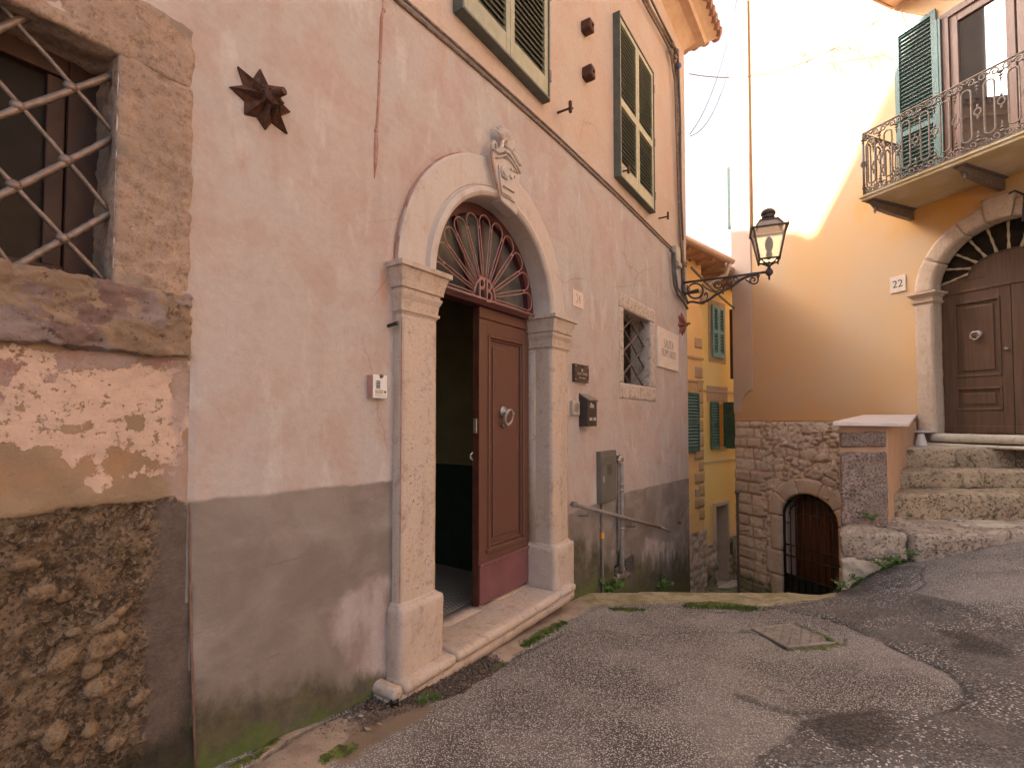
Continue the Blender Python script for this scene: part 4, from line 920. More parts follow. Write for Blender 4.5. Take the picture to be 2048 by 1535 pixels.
def build_upper():
    zb = PK.P(1310, 425, .075)[1]; zt = PK.P(1233, 12, .075)[1]
    for (pa, pb, ya, yb) in ((923, 1101, 40, 200), (1240, 1311, 300, 420)):
        x0, x1 = PK.X(pa, .075, ya), PK.X(pb, .075, yb); b = MB(); xm = (x0+x1)/2
        b.box(x0, x0+.02, -.085, .0, zb, zt); b.box(x1-.02, x1, -.075, .0, zb, zt); b.box(x0+.02, x1-.02, -.085, .0, zb, zb+.02); b.box(x0+.02, x1-.02, -.075, .0, zt-.02, zt)
        fr = house.part('shutter_frame', b, M['shutdark'], bevel=.003)
        for (a, c) in ((x0+.022, xm-.002), (xm+.002, x1-.022)):
            louvred_leaf(house, a, c, zb+.025, zt-.025, -.03, M['shut'], M['slat'], rails=(.47,))
        for zz in (.12, .5, .88): h = MB(); h.box(x1-.012, x1+.012, -.08, -.02, zb+(zt-zb)*zz-.05, zb+(zt-zb)*zz+.05); house.part('hinge', h, M['iron'], parent=fr)
        
        
    d = [(1123, 226), (1243, 346), (1325, 437)]
    for i, (a, b) in enumerate(d):
        x, z = PK.P(a-8, b, 0); h = MB(); h.tube([(x, .0, z), (x, -.13, z)], .010, 6); h.obox((x, -.13, z+.01), (.012, 0, 0), (0, .012, .0), (0, 0, .05)); h.tube([(x, -.10, z-.005), (x+.06, -.125, z+.03)], .008, 6)
        house.part('shutter_catch', h, M['rust'])
    for (a, b) in ((1176, 55), (1178, 147)):
        x, z = PK.P(a, b, .05); h = MB(); h.rock(x-.055, x+.045, -.10, .02, z-.055, z+.05, res=.02, rd=.008, amp=.006, seed=a); h.ball((x, -.10, z), .018)
        house.part('beam_end', h, M['rust'], smooth=True)
    # cornice, wrapped round the corner
    prof = [(1357, 106), (1366, 93), (1376, 77), (1384, 74), (1392, 73), (1395, 64), (1404, 54), (1414, 45)]
    oz = [PK.Q(a, b, XC+.0) for a, b in prof]; o0 = oz[0][0]; oz = [(max(0.0, o-o0), z) for o, z in oz]
    print('cornice', [(round(a, 2), round(b, 2)) for a, b in oz])
    c = MB(); k = len(oz); zt2 = oz[-1][1]+.06
    vs = [(-9, -o, z) for o, z in oz]+[(XC+o, -o, z) for o, z in oz]+[(XC+o, 6.0+o, z) for o, z in oz]; fs = []
    for s in (0, k):
        for j in range(k-1): fs.append((s+j, s+k+j, s+k+j+1, s+j+1))
    c.add(vs, fs); co = house.part('cornice', c, M['cornice'])
    t = MB(); om, zm = oz[-1]
    for i in range(40):
        x = XC+om-.08-i*.17
        t.tube([(x, -om-.05, zm+.03), (x, -om+.8, zm+.30)], [.07, .08], 8)
    for i in range(28):
        yv = -om+.05+i*.17; t.tube([(XC+om+.05, yv, zm+.03), (XC+om-.8, yv, zm+.30)], [.07, .08], 8)
    t.box(-9, XC+om, -om-.0, 7, zm+.005, zm+.05)
    house.part('roof_tiles', t, M['tile'], parent=co, smooth=True)
    # ledge under the upper storey
    s = MB(); n = len(CABLE)
    s.tube([(x, -.006, z) for x, z in CABLE], .012, 6); s.tube([(x, -.016, z+.035) for x, z in CABLE], .010, 6)
    house.part('string_moulding', s, M['cable'], smooth=True)
# ------------------------------------------------------------------ things fixed to the pink wall
def anchor(px, py, r, label, mat, sd):
    x, z = PK.P(px, py); t = Thing('wall_anchor', label, 'wall anchor', PK, (x, 0, z), group='iron star anchors of the tie rods')
    m = MB(); n = 8; rnd = random.Random(sd)
    top = [(x+.30*r*math.cos(a), -.045, z+.30*r*math.sin(a)) for a in [2*PI*(i+.5)/n for i in range(n)]]
    base = []
    for i in range(2*n):
        a = 2*PI*i/(2*n)+.12; rr = r*(rnd.uniform(.92, 1.15) if i % 2 == 0 else .66); base.append((x+rr*math.cos(a), .004, z+rr*math.sin(a)))
    tip = [(b[0], -.012 if i % 2 == 0 else -.004, b[2]) for i, b in enumerate(base)]
    c = (x, -.07, z); vs = base+tip+[c]+[(x+.34*r*math.cos(2*PI*i/(2*n)+.12), -.062 if i % 2 == 0 else -.026, z+.34*r*math.sin(2*PI*i/(2*n)+.12)) for i in range(2*n)]
    N = 2*n; fs = []
    for i in range(N):
        j = (i+1) % N; fs += [(i, N+i, N+j, j)[::-1], (N+i, 2*N+1+i, 2*N+1+j, N+j)[::-1], (2*N+1+i, 2*N, 2*N+1+j)[::-1]]
    m.add(vs, [tuple(reversed(f)) for f in fs]); t.part('star_plate', m, mat)
    b = MB(); b.lathe((x+.01, -.05, z+.01), [(.046, .03), (.048, 0), (.040, -.022), (.012, -.028)], 8, 'y'); b.tube([(x+.012, -.06, z+.012), (x+.03, -.125, z+.018)], [.020, .017], 10)
    b.tube([(x-.01, -.072, z+.03), (x+.055, -.076, z-.012)], .009, 6)
    t.part('bolt', b, mat, smooth=False, bevel=.002)
def plate(name, label, cat, px0, py0, px1, py1, th, mat, o=0, group=None, bevel=.002):
    """px0,py0 = top left, px1,py1 = bottom right of a plate on the wall"""
    x0 = PK.X(px0, o+th, (py0+py1)/2); x1 = PK.X(px1, o+th, (py0+py1)/2); z1 = PK.P(px0, py0, o+th)[1]; z0 = PK.P(px1, py1, o+th)[1]
    t = Thing(name, label, cat, PK, ((x0+x1)/2, 0, z0)); m = MB(); m.box(x0, x1, -o-th, .004, z0, z1); p = t.part('plate' if name != 'letterbox' else 'body', m, mat, bevel=bevel)
    return t, p, x0, x1, z0, z1
def build_fixtures():
    anchor(524, 203, .135, 'rusty iron star anchor high on the pink wall beside the grated window', M['rust'], 3)
    anchor(1363, 650, .17, 'red iron star anchor at the far corner above the street name plaque', M['redrust'], 5)
    # intercom
    t, p, x0, x1, z0, z1 = plate('intercom', 'white and pink intercom panel left of the archway', 'intercom', 746, 748, 775, 797, .045, M['white'], bevel=.006)
    f = MB(); xa = x0+.35*(x1-x0)
    for i in range(5): zz = z1-.035-i*.0085; f.box(x0+.022, x0+.047, -.048, -.044, zz-.0025, zz+.0025)
    t.part('speaker_slots', f, M['letterdark'])
    f = MB(); f.box(x0+.014, x1-.008, -.0475, -.044, z0+.014, z0+.018); f.box(x0+.016, x1-.030, -.0475, -.044, z0+.026, z0+.046); t.part('name_strip', f, M['greyplate'])
    f = MB(); f.box(x1-.022, x1-.014, -.050, -.044, z0+.028, z0+.042); t.part('call_button', f, M['iron']); f = MB(); f.lathe(((x0+x1)/2+.005, -.045, z1-.006), [(.012, .0), (.010, -.008), (.002, -.012)], 12, 'y'); t.part('top_screw', f, M['iron'])
    f = MB(); f.box(x0-.0012, x0-.0002, -.044, .004, z0+.002, z1-.002); t.part('side', f, M['redrust'] if 0 else simple('pink_side', (.42, .20, .17), (.46, .24, .2), .5, 8))
    # nozzle
    x, z = PK.P(776, 652, 0); m = MB(); m.tube([(x, .01, z), (x+.012, -.055, z+.012)], .010, 10); m.tube([(x+.011, -.05, z+.011), (x+.014, -.062, z+.013)], .013, 10); single('pipe_stub', m, M['black'], PK, 'short black pipe stub sticking out under the left capital', 'pipe', loc=(x, 0, z))
    # number 24
    t, p, x0, x1, z0, z1 = plate('house_number', 'worn marble tile numbered 24 right of the archway', 'house number', 1146, 577, 1167, 619, .006, M['marble24'])
    t.part('digits', text_mb('24', .125, (x0+x1)/2, -.0065, (z0+z1)/2, .0008, sx=.80), M['letter'])
    # brown plaque
    t, p, x0, x1, z0, z1 = plate('plaque', 'small dark brown glossy name plaque above the letterbox', 'plaque', 1150, 726, 1178, 766, .030, M['brownplate'])
    w = x1-x0; h = z1-z0; g = MB()
    tx = text_mb("L'ANTICA DIMORA", .033, (x0+x1)/2, -.0315, (z0+z1)/2-.008, .0008, sx=.80); g.add(tx.v, tx.f)
    tx = text_mb('CASA VACANZE', .020, (x0+x1)/2, -.0315, (z0+z1)/2-.045, .0008); g.add(tx.v, tx.f)
    g.lathe(((x0+x1)/2, -.031, z1-.055), [(.017, 0), (.017, -.001)], 12, 'y'); t.part('lettering', g, M['gold'])
    for a in (x0+.016, x1-.016):
        for b in (z0+.018, z1-.018): s = MB(); s.lathe((a, -.03, b), [(.008, 0), (.007, -.005), (.001, -.006)], 10, 'y'); t.part('screw', s, M['steel'])
    # bell box
    t, p, x0, x1, z0, z1 = plate('doorbell', 'small beige bell box beside the black letterbox', 'doorbell', 1146, 801, 1160, 830, .035, M['greyplate'], bevel=.006)
    s = MB(); s.box(x0+.03, x1-.03, -.040, -.034, z0+.04, z0+.11); s.lathe(((x0+x1)/2, -.036, z0+.022), [(.012, 0), (.010, -.006), (.001, -.007)], 10, 'y'); t.part('button', s, M['steel'])
    # letterbox
    o = .10; x0 = PK.X(1177, o, 820); x1 = PK.X(1194.5, o, 820); z1 = PK.P(1177, 797, o)[1]; z0 = PK.P(1190, 852, o)[1]; zb = PK.P(1165, 787, 0)[1]
    t = Thing('letterbox', 'black metal letterbox with sloping lid on the pink wall', 'letterbox', PK, ((x0+x1)/2, 0, z0))
    m = MB(); m.prism([(-o+.004, z0), (0, z0), (0, zb-.012), (-o+.004, z1-.012)], x0, x1, 'yz'); t.part('body', m, M['box'], bevel=.003)
    m = MB(); m.prism([(-o-.012, z1-.022), (-o-.012, z1-.008), (0, zb+.004), (0, zb-.010)], x0-.006, x1+.006, 'yz'); t.part('lid', m, simple('letterbox_lid', (.13, .105, .085), (.17, .14, .115), .35, 8), bevel=.003)
    m = MB(); w = x1-x0
    m.box(x0+.2*w, x0+.62*w, -o-.001, -o+.006, z1-.085, z1-.050); t.part('label_window', m, M['greyplate']); m = MB()
    m.box(x0+.15*w, x0+.42*w, -o-.001, -o+.006, z0+.055, z0+.085); t.part('label_window', m, M['greyplate']); m = MB(); m.box(x0+.58*w, x0+.85*w, -o-.001, -o+.006, z0+.055, z0+.085); t.part('label_window', m, M['greyplate'])
    m = MB(); m.lathe((x0+.3*w, -o+.004, z0+.21), [(.014, 0), (.012, -.010), (.002, -.013)], 12, 'y'); t.part('lock', m, M['steel'], smooth=True)
    # street plaque
    t, p, x0, x1, z0, z1 = plate('street_sign', 'pale marble street name plaque near the far corner', 'street sign', 1316, 651, 1357, 743, .022, M['marble'], bevel=.004)
    a = text_mb('SALITA', .17, (x0+x1)/2, -.0235, z0+.62*(z1-z0), .001, sx=.85); b = text_mb('FILIPPO BERTI', .15, (x0+x1)/2, -.0235, z0+.38*(z1-z0), .001, sx=.72); a.add(b.v, b.f)
    t.part('lettering', a, M['letter'])
    # meter cabinet
    t, p, x0, x1, z0, z1 = plate('meter_cabinet', 'tall grey metal meter cabinet with louvre slots', 'meter cabinet', 1202, 903, 1232.5, 997, .05, M['meter'])
    s = MB(); s.box(x0+.012, x1-.012, -.056, -.048, z0+.014, z1-.05); d = t.part('door', s, M['meter'], bevel=.002)
    s = MB()
    for i in range(6): s.box(x0+.36*(x1-x0), x0+.66*(x1-x0), -.0585, -.054, z0+.54*(z1-z0)+i*.018, z0+.54*(z1-z0)+i*.018+.007)
    t.part('slots', s, M['black'], parent=d)
    s = MB(); s.box(x0+.03, x0+.055, -.066, -.055, z0+.46*(z1-z0)-.03, z0+.46*(z1-z0)+.03); t.part('lock', s, M['steel'], parent=d, bevel=.003)
    # gas riser under the cabinet
    xg = PK.X(1204.5, .02, 1090); za = z0+.01; zb2 = PK.P(1203, 1192, .02)[1]-.1
    t = Thing('gas_pipe', 'thin grey riser pipe with a yellow clip below the meter cabinet', 'pipe', PK, (xg, 0, zb2))
    m = MB(); m.tube([(xg, -.022, za), (xg, -.022, zb2)], .013, 8); t.part('tube', m, M['pipe'], smooth=True)
    zc = PK.P(1204, 1070, .02)[1]; m = MB(); m.tube([(xg, -.022, zc+.03), (xg, -.022, zc-.03)], .019, 10); t.part('clip', m, M['yellowtag'])
    # water pipes
    xa = PK.X(1243, .04, 1030); zt = PK.P(1241, 922, .03)[1]; zb3 = PK.P(1241, 1150, .03)[1]
    t = Thing('water_pipe', 'pair of grey water pipes running down into the wall niche', 'pipe', PK, (xa, 0, zb3))
    m = MB(); m.tube([(xa, -.04, zt-.02), (xa, -.04, zb3+.1), (xa, -.02, zb3+.02)], .027, 12); t.part('main_tube', m, M['pipe'], smooth=True)
    m = MB(); m.tube([(xa-.055, -.03, zt+.01), (xa-.055, -.03, zb3+.3), (xa-.055, -.0, zb3+.24)], .012, 8); t.part('thin_tube', m, M['pipe'], smooth=True)
    m = MB(); m.tube([(xa-.14, -.035, zt+.075), (xa-.05, -.04, zt+.075)], .018, 8); m.tube([(xa-.10, -.038, zt+.02), (xa+.02, -.042, zt+.02)], .024, 10); m.ball((xa-.05, -.04, zt+.045), .03)
    for zz in (.24, .30): m.tube([(xa, -.04, zt-zz), (xa, -.04, zt-zz-.02)], .032, 12)
    m.tube([(xa, -.04, zb3+.52), (xa, -.04, zb3+.50)], .032, 12); t.part('fitting', m, M['chrome'], smooth=True)
    # handrail
    A = PK.P(1148, 1008, .10); B = PK.P(1322, 1054, .10); Cc = PK.P(1340, 1062, .10)
    t = Thing('handrail', 'thin grey iron handrail sloping down to the alley stairs', 'handrail', PK, (A[0], 0, A[1]-.8))
    m = MB(); m.tube([(A[0], -.10, A[1]), (B[0], -.10, B[1])], .019, 10); m.tube([(A[0]-.02, -.10, A[1]+.004), (A[0]+.03, -.10, A[1]-.002)], .027, 10); t.part('rail', m, M['pipe'], smooth=True)
    m = MB(); m.tube([(B[0], -.10, B[1]), (Cc[0], -.10, Cc[1])], [.022, .015], 10); t.part('rail_end', m, M['chrome'], smooth=True)
    for u in (.12, .62):
        m = MB(); x = A[0]+(B[0]-A[0])*u; z = A[1]+(B[1]-A[1])*u; m.tube([(x, -.10, z-.01), (x, -.10, z-.07), (x, .01, z-.08)], .009, 7); t.part('bracket', m, M['pipe'], smooth=True)
    
    # scraps of iron
    x, z = PK.P(1369, 1013, .02); m = MB(); m.tube([(x-.2, .0, z-.12), (x+.15, -.05, z+.08)], [.010, .012], 7); single('wall_hook', m, M['iron'], PK, 'thin iron spike in the plinth near the far corner', 'hook', loc=(x, 0, z))
    x, z = PK.P(1358, 1044, .02); m = MB(); m.tube([(x, .0, z), (x+.01, -.05, z-.01)], [.016, .012], 7); single('iron_peg', m, M['rust'], PK, 'stub of a rusty peg low on the plinth', 'peg', loc=(x, 0, z))
    # old iron pipe with a spear end
    pts = [(767, -60), (766, 20), (763, 40), (760, 125), (757, 200), (753, 262), (752, 290), (751, 325), (749, 357)]; rs = [.007, .007, .011, .009, .009, .009, .014, .012, .002]
    m = MB(); m.tube([(PK.P(a, b)[0], .002, PK.P(a, b)[1]) for a, b in pts], rs, 8)
    for (a, b) in ((767, 20), (759, 125), (752, 262)): x, z = PK.P(a, b); m.ball((x, 0, z), .013, seg=8)
    x, z = PK.P(752, 262); single('embedded_rod', m, M['redstreak'], PK, 'slim rusty rod set upright in the plaster left of the arch', 'iron rod', loc=(x, 0, z), smooth=True)
    # seam between the old wall and the pink render
    m = MB(); pts = [(381, 1005), (381, 1150), (384, 1300), (388, 1420), (393, 1560)]; m.tube([(PK.P(a, b)[0], .004, PK.P(a, b)[1]) for a, b in pts], [.004, .006, .006, .005, .005], 6)
    house.part('render_edge', m, M['seam'], smooth=True)
    # cables on the corner
    t = Thing('corner_cables', 'bundle of old cables and a junction box down the corner of the pink house', 'cables', PK, (XC-.1, 0, 4))
    def C3(pts, r, o=.03, mat='cable'):
        m = MB(); m.tube([(min(PK.P(a, b, o)[0], XC-.01), -o, PK.P(a, b, o)[1]) for a, b in pts], r, 7); return t.part('cable', m, M[mat], smooth=True)
    C3([(1287, -10), (1300, 18), (1325, 60), (1345, 95), (1352, 112), (1354, 200), (1357, 300), (1360, 400), (1364, 500), (1368, 590)], .028)
    C3([(1275, -20), (1292, 12), (1318, 58), (1340, 100), (1350, 160), (1353, 260), (1357, 380), (1361, 470), (1366, 540)], .016, .05)
    C3([(1300, -5), (1322, 40), (1346, 85), (1356, 108), (1357, 135), (1361, 240), (1362, 380), (1366, 480)], .014, .07, 'cabled')
    C3([(1341, 500), (1345, 505), (1346, 540), (1349, 570), (1356, 590), (1368, 604), (1375, 617)], .020, .05, 'cabled')
    C3([(1349, 505), (1351, 545), (1355, 575), (1366, 592), (1372, 600)], .016, .08, 'cabled')
    m = MB(); x, z = PK.P(1355, 518, .06); m.box(x-.12, x+.10, -.08, 0, z-.05, z+.18); m.box(x-.05, x+.1, -.10, 0, z-.12, z-.049); t.part('junction_box', m, M['greyplate'], bevel=.01)
    m = MB(); x, z = PK.P(1345, 103, .05)
    for i in range(9): m.ball((x+random.uniform(-.15, .15), -.05-random.uniform(0, .06), z+random.uniform(-.16, .12)), random.uniform(.03, .05), (1.2, .8, 1), 6)
    t.part('cable_knot', m, M['cable'])
    m = MB(); x, z = PK.P(1358, 132, .08); m.lathe((x, -.08, z), [(.03, .03), (.045, 0), (.03, -.03), (.01, -.04)], 10, 'y'); t.part('insulator', m, simple('blue_insulator', (.10, .13, .30), (.14, .17, .36), .3, 8), smooth=True)
    return
def wire(name, label, P, Q, sag, r=.008, mat='cabled', group='wires strung over the alley'):
    P = Vector(P); Q = Vector(Q); pts = []
    for i in range(25):
        t = i/24; p = P.lerp(Q, t); p.z -= sag*4*t*(1-t); pts.append(tuple(p))
    m = MB(); m.tube(pts, r, 6); return single(name, m, M[mat], WD, label, 'cable', loc=tuple(P), group=group)
def build_lamp():
    xl = PK.X(1369, .05, 590); S = lambda a, b: PK.Q(a, b, xl)
    s = lambda u, v: S(1340+u/5.903, 380+v/5.903)
    z0 = s(160, 1095)[1]; t = Thing('wall_lantern', 'black iron lantern on a scrolled bracket at the corner of the pink house', 'street lamp', PK, (xl, 0, z0))
    b = MB()
    def T(pts, r, sm=True):
        P = [Vector((xl, -s(u, v)[0], s(u, v)[1])) for u, v in pts]
        if sm and len(P) > 2:
            Q = []
            for i in range(len(P)-1):
                p0 = P[max(i-1, 0)]; p1 = P[i]; p2 = P[i+1]; p3 = P[min(i+2, len(P)-1)]
                for k in range(5):
                    q = k/5; Q.append(.5*((2*p1)+(p2-p0)*q+(2*p0-5*p1+4*p2-p3)*q*q+(3*p1-p0-3*p2+p3)*q**3))
            Q.append(P[-1]); P = Q
        if isinstance(r, (list, tuple)): r = list(np.interp(np.linspace(0, 1, len(P)), np.linspace(0, 1, len(r)), r))
        b.tube(P, r, 7)
    T([(150, 1095), (640, 1032), (1130, 968)], .017, False)
    T([(210, 1325), (270, 1318), (350, 1330), (440, 1305), (540, 1235), (640, 1180), (740, 1130), (830, 1060), (930, 1018), (1050, 1000)], [.016, .018, .020, .020, .016])
    T([(160, 1100), (150, 1150), (180, 1250), (215, 1345)], .018)
    for (cx, cy, r, r2) in ((300, 1190, 92, .014), (565, 1118, 45, .010), (700, 1085, 34, .009), (775, 1055, 26, .008)):
        T([(cx+r*math.cos(a), cy+r*.95*math.sin(a)) for a in np.linspace(0, 2*PI, 15)], r2)
    T([(565+45*math.cos(a)*(1-a/9), 1118+45*math.sin(a)*(1-a/9)) for a in np.linspace(0, 7.5, 16)], .008)
    T([(985+55*math.cos(a)*(1-a/10), 1062+52*math.sin(a)*(1-a/10)) for a in np.linspace(-.8, 8, 20)], .011)
    T([(890, 1060), (920, 1075), (950, 1100)], .010); T([(1035, 1040), (1050, 1015), (1055, 1000)], .012)
    T([(205, 1120), (200, 1180), (225, 1250), (300, 1285)], .009); T([(130, 1235), (250, 1205), (340, 1185)], [.02, .028, .036]); T([(380, 1110), (430, 1160), (520, 1200), (600, 1170)], .011)
    T([(400, 1250), (425, 1215), (440, 1240), (430, 1300)], [.006, .018, .012, .008]); T([(240, 1160), (225, 1190), (245, 1215)], .008); T([(640, 1120), (630, 1160), (600, 1190)], .008)
    T([(500, 1090), (520, 1130), (560, 1165)], .008); T([(620, 1225), (635, 1215), (600, 1200)], .007)
    t.part('bracket', b, M['lampiron'], smooth=True)
    # lantern standing on the bracket end
    oc, zc = s(1170, 965); cx, cy = xl, -oc
    m = MB(); m.lathe((cx, cy, 0), [(.008, s(1170, 1062)[1]), (.016, s(1170, 1040)[1]), (.012, s(1170, 1020)[1]), (.03, s(1170, 1005)[1]), (.05, s(1170, 985)[1]), (.052, s(1170, 960)[1]), (.038, s(1170, 938)[1]), (.02, s(1170, 920)[1]), (.022, s(1170, 905)[1]), (.012, s(1170, 880)[1]), (.010, s(1170, 840)[1])], 14)
    zb = s(1170, 830)[1]; zt = s(1170, 480)[1]; hb, ht = .125, .205
    ang = math.radians(12)
    def cr(h, z, k): a = ang+PI/4+k*PI/2; return Vector((cx+h*1.414*math.cos(a), cy+h*1.414*math.sin(a), z))
    for k in range(4): p = cr(hb*.85, zb, k); m.tube([Vector((cx, cy, s(1170, 905)[1])), (Vector((cx, cy, 0))*1+Vector((0, 0, s(1170, 880)[1]))).lerp(p, .5)+Vector((0, 0, -.012)), p], .010, 6)
    t.part('stem', m, M['lampiron'], smooth=True)
    c = MB()
    for k in range(4):
        c.tube([cr(hb, zb, k), cr(ht, zt, k)], .013, 4); c.tube([cr(hb, zb, k), cr(hb, zb, k+1)], .014, 4); c.tube([cr(ht+.02, zt, k), cr(ht+.02, zt, k+1)], .016, 4)
        d = cr(hb, zb, k); c.ball((d.x, d.y, d.z-.02), .014, seg=6); d = cr(ht+.02, zt, k); c.tube([d, d+Vector((0, 0, .05))], [.010, .003], 5)
    t.part('cage', c, M['lampiron'])
    zr = s(1170, 375)[1]; hr = .115
    r = MB()
    for k in range(4): r.tube([cr(ht-.02, zt+.01, k), cr(hr, zr, k)], .010, 5); r.tube([cr(hr, zr, k), cr(hr, zr, k+1)], .012, 5); d = cr(hr, zr, k); r.tube([d, d+Vector((0, 0, .035))], [.008, .002], 5)
    r.lathe((cx, cy, 0), [(.12, zr), (.085, zr+.02), (.07, zr+.045), (.085, zr+.055), (.085, zr+.10), (.10, zr+.11), (.095, zr+.14), (.07, zr+.17), (.03, zr+.19), (.005, zr+.195)], 18)
    t.part('cap', r, M['lampiron'])
    gl = MB()
    for k in range(4):
        gl.add([cr(hb-.004, zb, k), cr(hb-.004, zb, k+1), cr(ht-.004, zt, k+1), cr(ht-.004, zt, k)], [(0, 1, 2, 3)])
        gl.add([cr(ht-.03, zt+.012, k), cr(ht-.03, zt+.012, k+1), cr(hr-.004, zr, k+1), cr(hr-.004, zr, k)], [(0, 1, 2, 3)])
    t.part('glass', gl, M['lglass'])
    bl = MB(); bl.lathe((cx, cy, 0), [(.02, zb+.01), (.03, zb+.04), (.045, zb+.07), (.04, zb+.09), (.03, zb+.12), (.05, zb+.18), (.055, zb+.24), (.04, zb+.30), (.01, zb+.33)], 14); t.part('bulb', bl, M['opal'], smooth=True)
# ------------------------------------------------------------------ the orange house on the right
YE = YL.X(1466, 0, 600)      # its corner on the alley
def build_yellow():
    zpl = YL.P(1570, 841)[1]; xr = 9.0; zt = 10.8
    t = Thing('orange_house', 'tall orange plastered house with balcony, arched door and rubble stone base', 'house', YL, (YL.X(1900), 0, 0))
    xj = YL.X(1832, .08, 750); xd = YL.X(1899, -.17, 750); xs_ = YL.X(2027, -.17, 750)
    xi = YL.X(1868, .08, 750); HW = (xs_-xi); XD = xs_; spz = YL.P(1860, 583, .08)[1]; sill = YL.P(1960, 868, -.05)[1]; AWd = (xi-xj)
    print('orange: YE %.2f zpl %.2f xj %.2f xi %.2f xs %.2f HW %.2f AWd %.2f spz %.2f sill %.2f' % (YE, zpl, xj, xi, xs_, HW, AWd, spz, sill))
    xs = lines([(YE, xr, .09)], (YE, )); zs = lines([(-.5, zpl, .1), (zpl, zt, .09)], (zpl,))
    gx1, gz1 = YL.X(1630, 0, 1090), 0
    def keep(x, z):
        k = (z > zpl-.001) | (x > YL.X(1700, 0, 900))
        k &= ~((x > YL.X(1907, -.05, 200)-.02) & (x < YL.X(1907, -.05, 200)+1.52) & (z > YL.P(1722, 394, 1.05)[1]) & (z < YL.P(1722, 394, 1.05)[1]+2.64))
        k &= ~((abs(x-XD) < HW+.10) & (z < spz)); k &= ~((np.hypot(x-XD, z-spz) < HW+.10) & (z >= spz)); return k
    mb, X, Z = gridmesh(xs, zs, keep, lambda X, Z: .006*fbm(X*.8, Z*.8, 3))
    bx0 = YL.X(1809, 0, 438)
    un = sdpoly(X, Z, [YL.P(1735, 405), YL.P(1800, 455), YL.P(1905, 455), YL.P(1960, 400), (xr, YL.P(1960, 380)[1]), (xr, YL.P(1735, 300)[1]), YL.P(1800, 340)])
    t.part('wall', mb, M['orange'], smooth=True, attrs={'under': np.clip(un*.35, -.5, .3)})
    e = MB(); e.add([(YE, 0, -3), (YE, 6, -3), (YE, 6, zt), (YE, 0, zt)], [(0, 3, 2, 1)]); e.add([(YE, 6, -3), (xr, 6, -3), (xr, 6, zt), (YE, 6, zt)], [(0, 3, 2, 1)]); e.add([(YE, 0, zt), (xr, 0, zt), (xr, 6, zt), (YE, 6, zt)], [(0, 1, 2, 3)]); e.add([(xr, 0, -3), (xr, 6, -3), (xr, 6, zt), (xr, 0, zt)], [(0, 1, 2, 3)])
    t.part('end_wall', e, M['band'])
    # corner band with its scooped foot
    xb = YL.X(1503, .02, 640); zf = YL.P(1472, 826, .02)[1]; zc = YL.P(1505, 779, .02)[1]; xf = YL.X(1481, .02, 826)
    poly = [(YE-.004, zf), (xf, zf)]+[(xb-(xb-xf)*math.cos(a), zf+(zc-zf)*math.sin(a)) for a in np.linspace(0, PI/2, 10)[1:]]+[(xb, zt), (YE-.004, zt)]
    b = MB(); b.prism(poly, -.022, 0); t.part('corner_band', b, M['band'])
    m = MB(); zp2 = YL.P(1500, 470, .04)[1]; m.tube([(xb+.02, -.03, zp2), (xb+.02, -.03, zt)], .022, 8); t.part('drainpipe', m, M['gutter'], smooth=True)
    # rubble base
    x1 = YL.X(1760, 0, 900); xs = lines([(YE, x1, .028)], (YE,)); zs = lines([(-2.5, zpl, .028)])
    AX = YL.X(1622, 0, 1090); AR = YL.X(1669, 0, 1090)-AX; AR = (YL.X(1680, 0, 1090)-YL.X(1566, 0, 1090))/2; AX = (YL.X(1680, 0, 1090)+YL.X(1566, 0, 1090))/2
    gtop = YL.P(1620, 988)[1]; gsp = gtop-AR*.86; gbot = YL.P(1600, 1190)[1]-.35
    def cell(X, Z):
        wx = X+.05*fbm(X*3, Z*3, 2); wz = Z+.05*fbm(X*3, Z*3, 7)
        a1, a2, ci = worley(wx*3.3, wz*6.0, 21); b1, b2, cj = worley(wx*6.5, wz*11, 22)
        big = vn(X*1.7, Z*1.7, 4) > .45
        d = np.where(big, (a2-a1)/4.2, (b2-b1)/8.0); c = np.where(big, ci, cj)
        # squared blocks at the corner
        row = np.floor((Z+3)/.235+.35*vn(Z*0+1, Z*1.2, 3)); zf_ = (Z+3)/.235-row+.35*vn(Z*0+1, Z*1.2, 3); wd = .34+.22*_h(row.astype(np.int64), row.astype(np.int64)*0, 5)
        u = (X-YE)/wd+.0; uf = u-np.floor(u); cc = _h(np.floor(u).astype(np.int64), row.astype(np.int64), 9)
        dq = np.minimum(np.minimum(zf_, 1-zf_)*.235, np.minimum(uf, 1-uf)*wd)
        q = (X-YE) < .62+.25*_h(row.astype(np.int64), row.astype(np.int64)*0, 8)
        return np.where(q, dq, d), np.where(q, cc, c)
    def disp(X, Z):
        d, c = cell(X, Z); top = np.clip((zpl-Z)/.05, 0, 1)
        return (-.060*np.clip(d/.030, 0, 1)*(.25+.85*c)-.012*fbm(X*14, Z*14, 6))*top+.01
    def keep2(x, z):
        k = ~((abs(x-AX) < AR+.05) & (z < gsp)); k &= ~((np.hypot(x-AX, (z-gsp)/.86) < AR+.05) & (z >= gsp)); return k
    mb, X, Z = gridmesh(xs, zs, keep2, disp); d, c = cell(X, Z)
    t.part('stone_base', mb, M['rubble'], smooth=True, attrs={'cid': c, 'mort': 1-np.clip(d/.034, 0, 1), 'moss': np.clip((.15-(Z+1.8))/1.0, -1, .3)})
    l = MB(); l.box(YE, x1, -.012, .03, zpl-.004, zpl+.02); t.part('plaster_edge', l, M['orange'])
    # cellar arch and gate
    aw = .30; g = MB()
    def warp(x, y, z, a0):  # x: 0..L along, z: radial
        a = a0+x; r = AR+z; return (AX+r*math.cos(a), y, gsp+r*math.sin(a)*.86+(z*.14*math.sin(a)))
    nv = 5; cuts = [0, .62, 1.25, 1.95, 2.6, PI]
